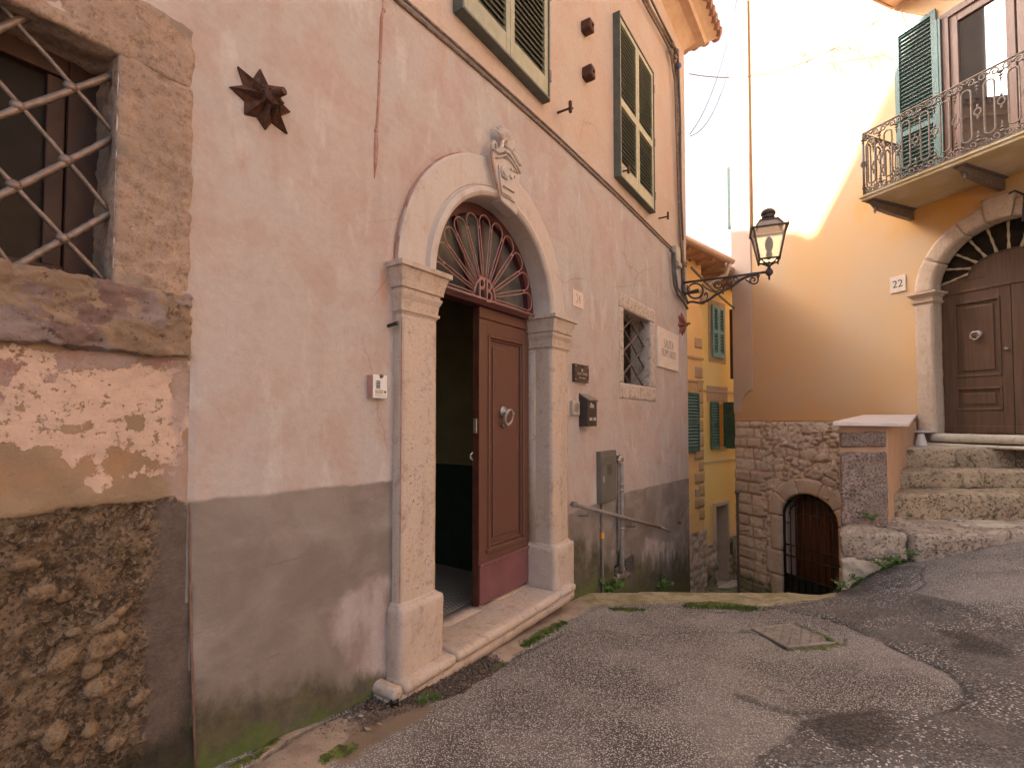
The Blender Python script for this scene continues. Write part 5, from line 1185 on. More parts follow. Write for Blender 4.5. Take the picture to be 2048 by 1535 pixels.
    for i in range(nv):
        a0, a1 = cuts[i]+.008, cuts[i+1]-.008
        g.rock(a0, a1, -.055, .25, 0, aw*(1+.12*math.sin(i*3)), res=.05, rd=.02, amp=.010, fr=5, seed=i+70, warp=lambda x, y, z: warp(PI-x, y, z, 0))
    k = len(g.f)
    g.f = [tuple(reversed(f)) for f in g.f]
    zz = gbot
    for i, h in enumerate([.62, .5, .75, .6]):
        for sgn, base in ((-1, AX-AR), (1, AX+AR)):
            w = aw*(.85+.35*((i+(sgn > 0)) % 2)); a, b2 = (base-w, base) if sgn < 0 else (base, base+w)
            if zz < gsp: g.rock(a, b2, -.05, .25, zz+.006, min(zz+h, gsp)-.006, res=.05, rd=.02, amp=.010, fr=6, seed=80+i)
        zz += h
    ar = t.part('cellar_arch', g, M['gatearch'], smooth=True)
    G = MB(); yg = .03; rb = .011
    def ap(a, k=1.0, kz=1.0): return (AX+AR*.98*k*math.cos(a), yg, gsp+AR*.86*.98*kz*k*math.sin(a))
    G.tube([(AX-AR*.98, yg, gbot)]+[ap(a) for a in np.linspace(PI, 0, 24)]+[(AX+AR*.98, yg, gbot)], .028, 6)
    G.tube([ap(a, .80, .93) for a in np.linspace(PI*.96, .04*PI, 20)], .014, 6)
    for i in range(7):
        x = AX-AR*.98+(i+1)*AR*1.96/8; h = math.sqrt(max(0, 1-((x-AX)/(AR*.98))**2)); G.tube([(x, yg, gbot+.1), (x, yg, gsp+AR*.84*h)], rb, 6)
    zA = [YL.P(1566, v)[1] for v in (1086, 1107, 1144, 1178)]
    for z in zA: G.tube([(AX-AR*.98, yg, z), (AX+AR*.98, yg, z)], .014, 6)
    z = YL.P(1566, 1043)[1]; G.tube([(AX-AR*.98, yg, z), (AX-AR*.78, yg, z)], .012, 6)
    for i in range(7): x = AX-AR*.98+(i+1)*AR*1.96/8; G.ball((x, yg-.01, (zA[0]+zA[1])/2+.05*math.sin(i*9)), .02, seg=6)
    ga = t.part('gate', G, M['black'], parent=ar, smooth=True)
    k = MB(); k.box(AX-AR*.96, AX+AR*.96, yg+.014, yg+.02, zA[3], zA[2]); t.part('gate_sheet', k, M['black'], parent=ar)
    w = MB(); yw = .30; w.box(AX-AR, AX+AR, yw, yw+.04, gbot, gsp+AR*.9)
    for x in np.linspace(AX-AR, AX+AR, 9): w.box(x-.006, x+.006, yw-.004, yw, gbot, gsp+AR*.9)
    w.box(AX-AR, AX+AR, yw-.03, yw, gsp-.02, gsp+.05); w.box(AX-AR+.05, AX-AR+.14, yw-.03, yw, gbot, gsp+AR*.9); w.box(AX+.12, AX+.2, yw-.03, yw, gbot, gsp+AR*.9)
    t.part('cellar_door', w, M['gatewood'], parent=ar)
    w = MB(); w.box(AX-AR+.02, AX-AR+.06, .05, yw, gbot, gsp+.4); t.part('reveal', w, M['band'], parent=ar)
    # portal 22
    g = MB(); A2 = [0, .52, 1.08, PI/2-.17, PI/2+.17, 2.06, 2.62, PI]
    for i in range(len(A2)-1):
        key = i == 3; a0, a1 = A2[i]+.004, A2[i+1]-.004; ex = .09 if key else 0
        def wp(x, y, z): a = PI-x; r = HW+z; return (XD+r*math.cos(a), y, spz+r*math.sin(a))
        g.rock(a0, a1, -.075-(.03 if key else 0), .17, 0, AWd+ex, res=.05, rd=.012, amp=.005, fr=5, seed=i+5, warp=wp)
    g.f = [tuple(reversed(f)) for f in g.f]
    pa = t.part('portal_arch', g, M['arch22'], smooth=True)
    for sgn in (-1, 1):
        a, b2 = (xj, xi) if sgn < 0 else (2*XD-xi, 2*XD-xj)
        p = MB(); p.rock(a, b2, -.075, .17, sill-.25, spz-.17, res=.05, rd=.010, amp=.006, fr=9, seed=90+sgn); t.part('pilaster', p, M['arch22'], parent=pa, smooth=True)
        c = MB(); loft(c, [(a-q*1.1, b2+q*1.1, -.075-q, .17, spz-h) for h, q in [(0, .075), (.025, .075), (.035, .05), (.06, .03), (.07, .012), (.125, .010), (.13, .03), (.145, .028), (.165, .004), (.18, 0)]]); t.part('capital', c, M['arch22'], parent=pa, bevel=.003)
    p = MB(); p.rock(xi-.05, 2*XD-xi+.05, -.16, .25, sill-.12, sill+.0, res=.05, rd=.012, amp=.004, seed=3); t.part('doorstep', p, M['stepw'], parent=pa, smooth=True)
    # door 22
    y = .17; zl = YL.P(1900, 591, -.17)[1]
    for sgn in (-1, 1):
        q = lambda a: XD+sgn*(XD-a) if sgn > 0 else a
        d = MB(); X0, X1 = xi-.02, XD-.004
        def bx(a, b2, y0, y1, z0, z1): d.box(q(a), q(b2), y0, y1, z0, z1)
        bx(X0, X1, y+.02, y+.06, sill, zl)
        w = X1-X0; a, b2 = X0+.21*w, X1-.14*w
        zu = lambda v: YL.P(1940, 400+v/3.069, -.17)[1]
        z1, z2, z3, z4, z5 = zl-.12, zu(1085), zu(1145), zu(1290), sill
        bx(X0, a, y, y+.02, sill, zl); bx(b2, X1, y, y+.02, sill, zl); bx(a, b2, y, y+.02, zu(620), zl); bx(a, b2, y, y+.02, zu(1150), z2); bx(a, b2, y, y+.02, sill, z4)
        for (u, v) in ((z2, zu(620)), (z4, zu(1150))):
            bx(a, a+.025, y-.012, y+.02, u, v); bx(b2-.025, b2, y-.012, y+.02, u, v); bx(a, b2, y-.012, y+.02, u, u+.03); bx(a, b2, y-.012, y+.02, v-.03, v)
            bx(a+.08, b2-.08, y+.004, y+.02, u+.09, v-.09)
        bx(X0, X1, y-.01, y+.02, sill+.02, sill+.12)
        o = t.part('door', d, M['wood22'], bevel=.005)
        if sgn < 0:
            k = MB(); kx, kz = YL.P(1955, 668, -.15); k.lathe((kx, y, kz), [(.055, 0), (.055, -.012), (.03, -.03), (.0, -.035)], 16, 'y')
            k.tube([(kx-.02+.055*math.cos(a), y-.045, kz-.02+.055*math.sin(a)) for a in np.linspace(0, 2*PI, 20)[:-1]], .011, 7, closed=True); t.part('knocker', k, M['chrome'], parent=o, smooth=True)
            k = MB(); k.lathe((XD-.06, y, YL.P(2040, 695, -.17)[1]), [(.02, 0), (.02, -.02), (.026, -.03), (.0, -.04)], 12, 'y'); t.part('knob', k, M['chrome'], parent=o, smooth=True)
    # tympanum board, fan light with turned spindles
    w = MB(); rt = HW+.0; base = zl; pts = []
    zsh = YL.P(1905, 562, -.15)[1]; ztop = YL.P(2030, 494, -.15)[1]; xsh = YL.X(1935, -.15, 560)
    w.prism([(xi-.02, base), (2*XD-xi+.02, base), (2*XD-xi+.02, zsh), (2*XD-xsh, zsh+.02)]+[(XD+(XD-xsh)*math.cos(a), zsh+.02+(ztop-zsh-.02)*math.sin(a)) for a in np.linspace(0, PI, 22)[1:-1]]+[(xsh, zsh+.02), (xi-.02, zsh)], y+.0, y+.05)
    ty = t.part('door_tympanum', w, M['wood22'], bevel=.004)
    w = MB(); w.box(xi, 2*XD-xi, y-.015, y, base, base+.035); w.prism([(XD-.55, zsh-.03), (XD-.28, zsh-.03), (XD-.28, zsh+.1)], y-.01, y); t.part('moulding', w, M['wood22'], parent=ty, bevel=.003)
    w = MB(); w.tube([(xi, y-.005, zsh+.006), (xsh, y-.005, zsh+.022)]+[(XD+(XD-xsh)*math.cos(a), y-.005, zsh+.02+(ztop-zsh-.02)*math.sin(a)) for a in np.linspace(PI, 0, 24)]+[(2*XD-xi, y-.005, zsh)], .012, 6)
    t.part('moulding', w, M['wood22'], parent=ty, smooth=True); msp = simple('fan_spindle_wood', (.40, .33, .20), (.46, .38, .25), .6, 12)
    for i in range(11):
        w = MB(); a = PI*(i+.5)/11; p0 = Vector((XD+(XD-xsh)*math.cos(a), y-.004, zsh+.02+(ztop-zsh-.02)*math.sin(a))); p1 = Vector((XD+HW*math.cos(a), y-.004, spz+HW*math.sin(a)))
        w.tube([p0, p0.lerp(p1, .15), p0.lerp(p1, .3), p0.lerp(p1, .5), p0.lerp(p1, .7), p0.lerp(p1, .85), p1], [.024, .020, .013, .020, .012, .018, .020], 8); t.part('spindle', w, msp, parent=ty, smooth=True)
    w = MB(); w.box(xi-.05, 2*XD-xi+.05, y+.06, y+.07, zsh-.1, spz+HW+.1); t.part('pane', w, M['dglass'], parent=ty)
    # balcony
    o = 1.05; zb = YL.P(1721, 404, o)[1]; th = .085; zs1 = zb+th; xa = YL.X(1722, o, 400); xe = xr-.6
    zs1 = YL.P(1722, 394, o)[1]; 
    b = MB(); b.box(xa, xe, -o, 0, zb, zs1); b.box(xa-.02, xe, -o-.02, 0, zs1-.028, zs1+.004)
    bal = t.part('balcony', b, M['balc'], bevel=.006)
    for i in range(4):
        s = MB(); x = xa+.10+i*1.12
        s.prism([(-o+.06, zb-.03), (-o+.06, zb-.001), (0, zb-.001), (0, zb-.17), (-.55, zb-.15), (-.85, zb-.12), (-.93, zb-.06)], x-.035, x+.035, 'yz')
        s.prism([(-o+.06, zb-.02), (-o+.06, zb-.001), (0, zb-.001), (0, zb-.02)], x-.07, x+.07, 'yz')
        s.tube([(x, -o+.16, zb-.09), (x, -o+.16, zb-.17), (x, -o+.16, zb-.20)], [.012, .016, .004], 8); s.ball((x, -o+.16, zb-.15), .024, seg=8); t.part('bracket', s, M['balciron'], parent=bal)
    R = MB(); zr = YL.P(1722, 268, o)[1]; z0 = zs1+.03; H = zr-z0; pitch = .235
    def panel(f, n):
        """f(u) -> (x, y) along the rail; n panels"""
        f0 = f(0); f1 = f(n*pitch)
        P = lambda u, z: (f(u)[0], f(u)[1], z)
        R.tube([P(0, zr), P(n*pitch, zr)], .014, 6); R.tube([P(0, z0), P(n*pitch, z0)], .011, 6); R.tube([P(0, zr-.13), P(.001, zr-.13)], .008, 5)
        for i in range(n):
            u0 = i*pitch; uc = u0+pitch/2
            # long loop
            w = .052; z_a, z_b = z0+.13, zr-.13; pts = []
            for a in np.linspace(0, PI, 7): pts.append(P(uc+w*math.cos(a), z_b-w*.9+w*.9*math.sin(a)))
            for a in np.linspace(PI, 2*PI, 7): pts.append(P(uc+w*math.cos(a), z_a+w*.9+w*.9*math.sin(a)))
            R.tube(pts, .0115, 5, closed=True)
            # spirals above and below
            for (zc, sg) in ((zr-.062, 1), (z0+.062, -1)):
                for s2 in (-1, 1):
                    pts = [P(uc+s2*.058+.052*(1-a/11)*math.cos(a)*s2*-1, zc+sg*.052*(1-a/11)*math.sin(a)) for a in np.linspace(0, 8.2, 15)]; R.tube(pts, .0105, 5)
            # ring and leaf drops between the loops
            ub = u0; zm = (z_a+z_b)/2; R.tube([P(ub+.036*math.cos(a), zm+.045*math.sin(a)) for a in np.linspace(0, 2*PI, 13)[:-1]], .0105, 5, closed=True)
            for sg in (1, -1):
                q = P(ub, zm+sg*.075); R.ball(q, .016, (1, 1, 1.7), 6)
                zt_ = (z_b+.03) if sg > 0 else (z_a-.03)
                for (dz, rr_) in ((0, .026), (.045, .020), (.085, .014)): q = P(ub, zt_-sg*dz); R.ball(q, rr_, (1.3, 1, .8), 6)
                R.tube([P(ub, zt_), P(ub, zt_-sg*.13)], .007, 5)
    nx = int((xe-xa-.05)/pitch)
    panel(lambda u: (xa+.03+u, -o+.03), nx)
    panel(lambda u: (xa+.03, -o+.03+u), 4)
    R.tube([(xa+.03, -o+.03, zs1), (xa+.03, -o+.03, zr)], .016, 6); R.tube([(xa+.03, -.01, zs1), (xa+.03, -.01, zr)], .012, 6)
    t.part('railing', R, M['balciron'], parent=bal, smooth=True)
    # french window
    xw = YL.X(1907, -.05, 200); zh = zs1+2.62; fx1 = xw+1.5
    f = MB(); f.box(xw-.10, xw, -.03, .10, zs1, zh+.05); f.box(xw-.1, fx1+.1, -.03, .10, zh, zh+.1); f.box(fx1, fx1+.1, -.03, .10, zs1, zh)
    fr = t.part('french_window', f, M['woodfr'], bevel=.004)
    for (a, b2) in ((xw, xw+.74), (xw+.76, fx1)):
        l = MB(); l.box(a, a+.10, .0, .06, zs1, zh); l.box(b2-.10, b2, .0, .06, zs1, zh); l.box(a+.1, b2-.1, .0, .06, zs1, zs1+.22); l.box(a+.1, b2-.1, .0, .06, zh-.12, zh); l.box(a+.1, b2-.1, .01, .05, zs1+.80, zs1+.86) if 0 else None
        lf = t.part('casement', l, M['woodfr'], parent=fr, bevel=.006)
    l = MB(); l.box(xw+.1, fx1-.1, .035, .04, zs1+.1, zh); t.part('pane', l, M['glass'], parent=fr)
    # shutters folded on the wall
    xh = YL.X(1872, .05, 60); xl_ = YL.X(1789, .05, 150); 
    louvred_leaf(t, xl_, xh, zs1+.04, YL.P(1790, 70, .05)[1], -.02, M['green'], M['green'], rails=(.40,), st=.07, slat=.062, bot=.10, top=.07)
    g = MB(); g.box(xh+.01, xw-.10, -.05, -.0, zs1+.02, zh+.05); g.box(xh+.03, xh+.06, -.07, -.05, zs1+.02, zh+.05); g.box(xw-.15, xw-.12, -.07, -.05, zs1+.02, zh+.05); t.part('folded_shutter', g, M['green'], bevel=.004)
    # eave over the balcony bay
    xv = YL.X(1789, 0, 16); zv = YL.P(1789, 16)[1]; c = MB(); c.box(xv, xr, -.55, 0, zv, zv+.10); c.box(xv-.05, xr, -.62, 0, zv+.10, zv+.16)
    ev = t.part('eave', c, M['cornice'], bevel=.01); c = MB(); c.box(xv-.03, xv+.0, -.66, -.02, zv-.02, zv+.14); t.part('fascia', c, M['eave'], parent=ev)
    # shutters of the alley windows seen edge on, standing off the end wall
    for (pa, ya, yb, mat) in ((1461, 331, 455, 'bar'), (1473, 615, 756, 'darkwood')):
        z_a = YL.P(pa, yb)[1]; z_b = YL.P(pa, ya)[1]; s = MB(); s.box(YE-.62 if mat == 'x' else YE-.13, YE-.005, .02, .07, z_a, z_b)
        for k in range(int((z_b-z_a)/.08)): s.box(YE-.12, YE-.02, .012, .02, z_a+.05+k*.08, z_a+.08+k*.08)
        t.part('alley_shutter', s, M[mat])
    # number 22
    x0, x1 = YL.X(1780, .02, 568), YL.X(1811, .02, 568); z1 = YL.P(1780, 557, .02)[1]; z0 = YL.P(1811, 581, .02)[1]; mz = (YL.P(1795, 552, .02)[1]-YL.P(1795, 584, .02)[1])/2; zc = YL.P(1795, 568, .02)[1]
    n = Thing('house_number', 'white marble tile numbered 22 on the orange wall', 'house number', YL, ((x0+x1)/2, 0, zc))
    m = MB(); m.box(x0, x1, -.02, 0, zc-mz, zc+mz); n.part('plate', m, M['marble'], bevel=.003)
    m = MB(); e = .012; m.box(x0+e, x1-e, -.0215, -.02, zc-mz+e, zc-mz+e+.006); n.part('digits', text_mb('22', .17, (x0+x1)/2, -.0215, zc-.002, .001, sx=.95), M['letterdark'])
    # iron bracket above arch 22
    x, z = YL.P(2035, 388, .2); m = MB(); m.tube([(x, -.02, z+.02), (x-.02, -.22, z+.05), (x-.06, -.26, z+.02)], .012, 7); m.tube([(x+.02, -.08, z), (x+.0, -.10, z-.35)], .012, 7); single('iron_hook', m, M['black'], YL, 'black iron hook above the keystone of door 22', 'hook', loc=(x, 0, z))
# ------------------------------------------------------------------ houses down the alley
def build_alley():
    B = HB; xb0 = B.X(1398, 0, 800); xb1 = xb0+7; ze = B.P(1402, 545, .1)[1]; g0 = -2.6
    t = Thing('yellow_house', 'yellow plastered house with green shutters at the bend of the alley', 'house', B, (B.X(1440), 0, g0))
    dx0, dx1 = B.X(1430, 0, 1090), B.X(1453, 0, 1090); dz0, dz1 = B.P(1440, 1166)[1], B.P(1440, 1010)[1]
    wx0, wx1 = B.X(1434, 0, 850), B.X(1446, 0, 850); wz0, wz1 = B.P(1440, 893)[1], B.P(1440, 808)[1]
    zr = lambda x: np.interp(x, [B.X(1405, 0, 1090), B.X(1475, 0, 1070)], [B.P(1405, 1092)[1], B.P(1475, 1068)[1]])
    xs = lines([(xb0, xb1, .07)], (dx0, dx1, wx0, wx1)); zs = lines([(g0, ze, .07)], (dz0, dz1, wz0, wz1))
    kp = lambda x, z: ~((x > dx0) & (x < dx1) & (z > dz0) & (z < dz1)) & ~((x > wx0) & (x < wx1) & (z > wz0) & (z < wz1))
    mb, X, Z = gridmesh(xs, zs, kp, lambda X, Z: .006*fbm(X, Z, 3)); t.part('wall', mb, M['yellow'], smooth=True)
    zc = float(zr(B.X(1440))); xs = lines([(xb0, xb1, .05)], (dx0, dx1)); zs = lines([(g0, zc, .05)])
    kp2 = lambda x, z: ~((x > dx0-.01) & (x < dx1+.01) & (z > dz0))
    def ds(X, Z):
        a, b, c = worley(X*4, Z*6, 5); return -.03-.06*np.clip((b-a)*2, 0, 1)*(.4+c*.6)+.01*fbm(X*9, Z*9, 4)
    mb, X, Z = gridmesh(xs, zs, kp2, ds); a, b, c = worley(X*4, Z*6, 5)
    t.part('stone_base', mb, M['rubble'], smooth=True, attrs={'cid': c, 'mort': 1-np.clip((b-a)*6, 0, 1), 'moss': np.clip((-1.6-Z)*.6, -1, .2)})
    m = MB(); w = .09
    m.box(dx0-w, dx0, -.05, .32, dz0, dz1+w); m.box(dx1, dx1+w, -.05, .32, dz0, dz1+w); m.box(dx0, dx1, -.05, .32, dz1, dz1+w); dj = t.part('door_surround', m, M['jamb'], bevel=.01)
    m = MB(); m.box(dx0, dx1, .30, .34, dz0, dz1); t.part('door', m, M['black'], parent=dj)
    m = MB(); m.rock(dx0-.12, dx1+.18, -.30, .3, dz0-.10, dz0, res=.06, rd=.02, amp=.01, seed=3); t.part('doorstep', m, M['stepw'], parent=dj, smooth=True)
    # open window
    m = MB(); m.box(wx0-.05, wx1+.05, -.06, .2, wz0-.05, wz0); m.box(wx0, wx1, .16, .2, wz0, wz1); wf = t.part('window', m, M['curtain'])
    m = MB(); m.box(wx0-.5, wx1+.25, -.012, .0, wz1+.06, wz1+.42); t.part('lintel', m, M['lintelpl'], parent=wf)
    m = MB(); m.box((wx0+wx1)/2-.02, (wx0+wx1)/2+.02, .13, .16, wz0, wz1); m.box(wx0, wx0+.05, .12, .16, wz0, wz1); m.box(wx1-.05, wx1, .12, .16, wz0, wz1); t.part('frame', m, M['woodfr'], parent=wf)
    louvred_leaf(t, B.X(1423, .05, 850), wx0-.01, wz0-.04, wz1+.05, -.03, M['green2'], M['teal'], rails=(.5,), slat=.06, st=.05, bot=.09)
    louvred_leaf(t, wx1+.03, B.X(1460, .05, 850), wz0-.04, wz1+.05, -.03, M['green2'], M['green2'], rails=(.5,), slat=.06, st=.05, bot=.09)
    m = MB(); m.box(wx1+.02, wx1+.04, -.35, -.0, wz0-.04, wz1+.05); t.part('shutter_edge', m, M['green2'])
    # closed upper shutters
    ux0, ux1 = B.X(1426, .05, 665), B.X(1449, .05, 665); uz0, uz1 = B.P(1438, 716)[1], B.P(1438, 616)[1]; um = (ux0+ux1)/2
    for (a, b) in ((ux0, um-.005), (um+.005, ux1)): louvred_leaf(t, a, b, uz0, uz1, -.02, M['teal'], M['teal'], rails=(.5,), slat=.07, st=.06, bot=.12)
    m = MB(); m.box(ux0-.14, ux1+.14, -.012, 0, uz0-.12, uz0-.0); m.box(ux0-.14, ux0, -.012, 0, uz0, uz1+.14); m.box(ux1, ux1+.14, -.012, 0, uz0, uz1+.14); m.box(ux0, ux1, -.012, 0, uz1, uz1+.14); t.part('window_border', m, M['lintelpl'])
    m = MB()
    for py in (783, 921): z = B.P(1440, py)[1]; m.box(xb0, xb1, -.025, 0, z-.015, z+.015)
    t.part('string_line', m, M['gutter'])
    m = MB(); m.box(B.X(1457, 0, 1085), B.X(1469, 0, 1085), -.10, 0, B.P(1462, 1103)[1], B.P(1462, 1073)[1]); t.part('meter_door', m, M['meter'], bevel=.005)
    # eave of the yellow house
    m = MB(); m.box(xb0, xb1, -.5, .05, ze, ze+.05)
    ev = t.part('eave', m, M['eave'])
    for i in range(14): m = MB(); x = xb0+.3+i*.5; m.box(x-.05, x+.05, -.48, 0, ze-.10, ze); t.part('rafter', m, M['eave'], parent=ev)
    m = MB(); m.tube([(xb0, -.56, ze+.06), (xb1, -.56, ze+.06)], .08, 8)
    for i in range(24): m.tube([(xb0+i*.3, -.5, ze+.10), (xb0+i*.3, 2.5, ze+1.0)], .09, 6)
    m.add([(xb0, -.5, ze+.08), (xb1, -.5, ze+.08), (xb1, 2.5, ze+1.0), (xb0, 2.5, ze+1.0)], [(0, 1, 2, 3)]); t.part('roof', m, M['gutter'])
    m = MB(); m.add([(xb0, 5, g0), (xb1, 5, g0), (xb1, 5, ze), (xb0, 5, ze)], [(3, 2, 1, 0)]); m.add([(xb1, 0, g0), (xb1, 5, g0), (xb1, 5, ze), (xb1, 0, ze)], [(0, 1, 2, 3)]); m.add([(xb0, 2.5, ze+1), (xb1, 2.5, ze+1), (xb1, 5, ze), (xb0, 5, ze)], [(0, 1, 2, 3)]); t.part('back_wall', m, M['yellow2'])
    # nearer house A
    A = HA; xe = A.X(1405, 0, 800); xa = xe-3.4; za = A.P(1400, 527, .0)[1]
    t = Thing('corner_house', 'narrow orange house with stone quoins glimpsed past the pink corner', 'house', A, (xe, 0, g0))
    zq = A.P(1400, 765)[1]; zl = A.P(1395, 1060)[1]
    xs = lines([(xa, xe, .07)], (xe,)); zs = lines([(g0, za, .08)])
    mb, X, Z = gridmesh(xs, zs, None, lambda X, Z: .008*fbm(X*2, Z*2, 5)); t.part('wall', mb, M['yellow2'], smooth=True)
    m = MB(); m.add([(xe, 0, g0), (xe, 3, g0), (xe, 3, za), (xe, 0, za)], [(0, 1, 2, 3)]); m.add([(xa, 0, g0), (xa, 3, g0), (xa, 3, za), (xa, 0, za)], [(3, 2, 1, 0)]); m.add([(xa, 3, g0), (xe, 3, g0), (xe, 3, za), (xa, 3, za)], [(3, 2, 1, 0)]); t.part('side_wall', m, M['yellow'])
    q = MB(); rnd = random.Random(4); z = zl+.2; i = 0
    zqt = A.P(1400, 640)[1]
    while z < zqt:
        h = rnd.uniform(.24, .32); w = .40 if i % 2 else .20
        if i % 2 or z < zq: q.rock(xe-w*(1 if z < zq else .8), xe+.012, -.02 if z < zq else -.006, .3 if i % 2 else .2, z, z+h-.02, res=.06, rd=.015 if z < zq else .004, amp=.008 if z < zq else .003, seed=i); t.part('quoin', q, M['quoin'] if z < zq else M['lintelpl'], smooth=True); q = MB()
        z += h*(1.25 if z > zq else 1.0); i += 1
    q = MB(); zq2 = A.P(1396, 905)[1]; q.rock(xe-.9, xe-.22, -.014, .1, zq2, zq, res=.07, rd=.01, amp=.008, seed=7); t.part('stone_patch', q, M['quoin'], smooth=True)
    xs = lines([(xa, xe, .05)], (xe,)); zs = lines([(g0, zl, .05)]); mb, X, Z = gridmesh(xs, zs, None, lambda X, Z: ds(X, Z)); a, b, c = worley(X*4, Z*6, 5)
    t.part('stone_base', mb, M['rubble'], smooth=True, attrs={'cid': c, 'mort': 1-np.clip((b-a)*6, 0, 1), 'moss': np.clip((-1.9-Z)*.6, -1, .2)})
    sx1 = A.X(1396, .05, 840); s0 = sx1-.55; sz0, sz1 = A.P(1390, 902)[1], A.P(1390, 786)[1]
    louvred_leaf(t, s0, sx1, sz0, sz1, -.06, M['green2'], M['teal'], rails=(.5,), slat=.06, st=.05, bot=.1)
    m = MB()
    for py in (716, 762): z = A.P(1395, py)[1]; m.box(xa, xe+.02, -.03, 0, z-.02, z+.02)
    t.part('string_line', m, M['lintelpl'])
    m = MB(); z = A.P(1372, 508)[1]; m.box(A.X(1376, 0, 510), A.X(1381, 0, 510), -.01, .02, z-.12, z+.12); t.part('vent', m, M['black'])
    m = MB(); m.box(A.X(1390, 0, 985), A.X(1396, 0, 985), -.03, 0, A.P(1392, 992)[1], A.P(1392, 978)[1]); t.part('wall_box', m, M['greyplate'])
    m = MB(); m.box(xa, xe+.35, -.40, 1.5, za, za+.05); ev = t.part('eave', m, M['eave'])
    for i in range(7): m = MB(); x = xe+.3-i*.5; m.box(x-.04, x+.04, -.38, 0, za-.07, za); t.part('rafter', m, M['eave'], parent=ev)
    m = MB(); m.tube([(xa, -.46, za+.05), (xe+.5, -.46, za+.05)], .07, 10); m.tube([(xe+.38, -.46, za), (xe+.35, -.4, za-.25), (xe+.1, -.12, za-.48), (xe-.02, -.05, za-.60), (xe-.02, -.05, za-.9)], .05, 8); t.part('gutter', m, M['gutter'], smooth=True)
    m = MB(); m.add([(xa, -.45, za+.08), (xe+.42, -.45, za+.08), (xe+.42, 1.5, za+.50), (xa, 1.5, za+.50)], [(0, 1, 2, 3)]); m.add([(xa, 1.5, za+.50), (xe+.42, 1.5, za+.50), (xe+.42, 3.4, za), (xa, 3.4, za)], [(0, 1, 2, 3)]); t.part('roof', m, M['tile'])
    # post with a ball
    d = 9.9; X = (1472-1024)/1000*d; zt = EYE-(986-838)/1000*d; m = MB(); m.tube([(X, d, -2.2), (X, d, zt)], .026, 8); t = Thing('iron_post', 'slim dark iron post with ball top in the alley', 'post', WD, (X, d, -2.2)); t.part('shaft', m, M['iron'])
    m = MB(); m.ball((X, d, zt+.03), .05); m.tube([(X, d, zt-.05), (X, d, zt-.02)], .035, 8)
    for zz in (.95, 1.7): m.tube([(X, d, zt-zz), (X, d, zt-zz-.03)], .034, 8)
    m.tube([(X, d, zt-.72), (X+.22, d, zt-.72)], .012, 6); t.part('ball', m, M['iron'], smooth=True)
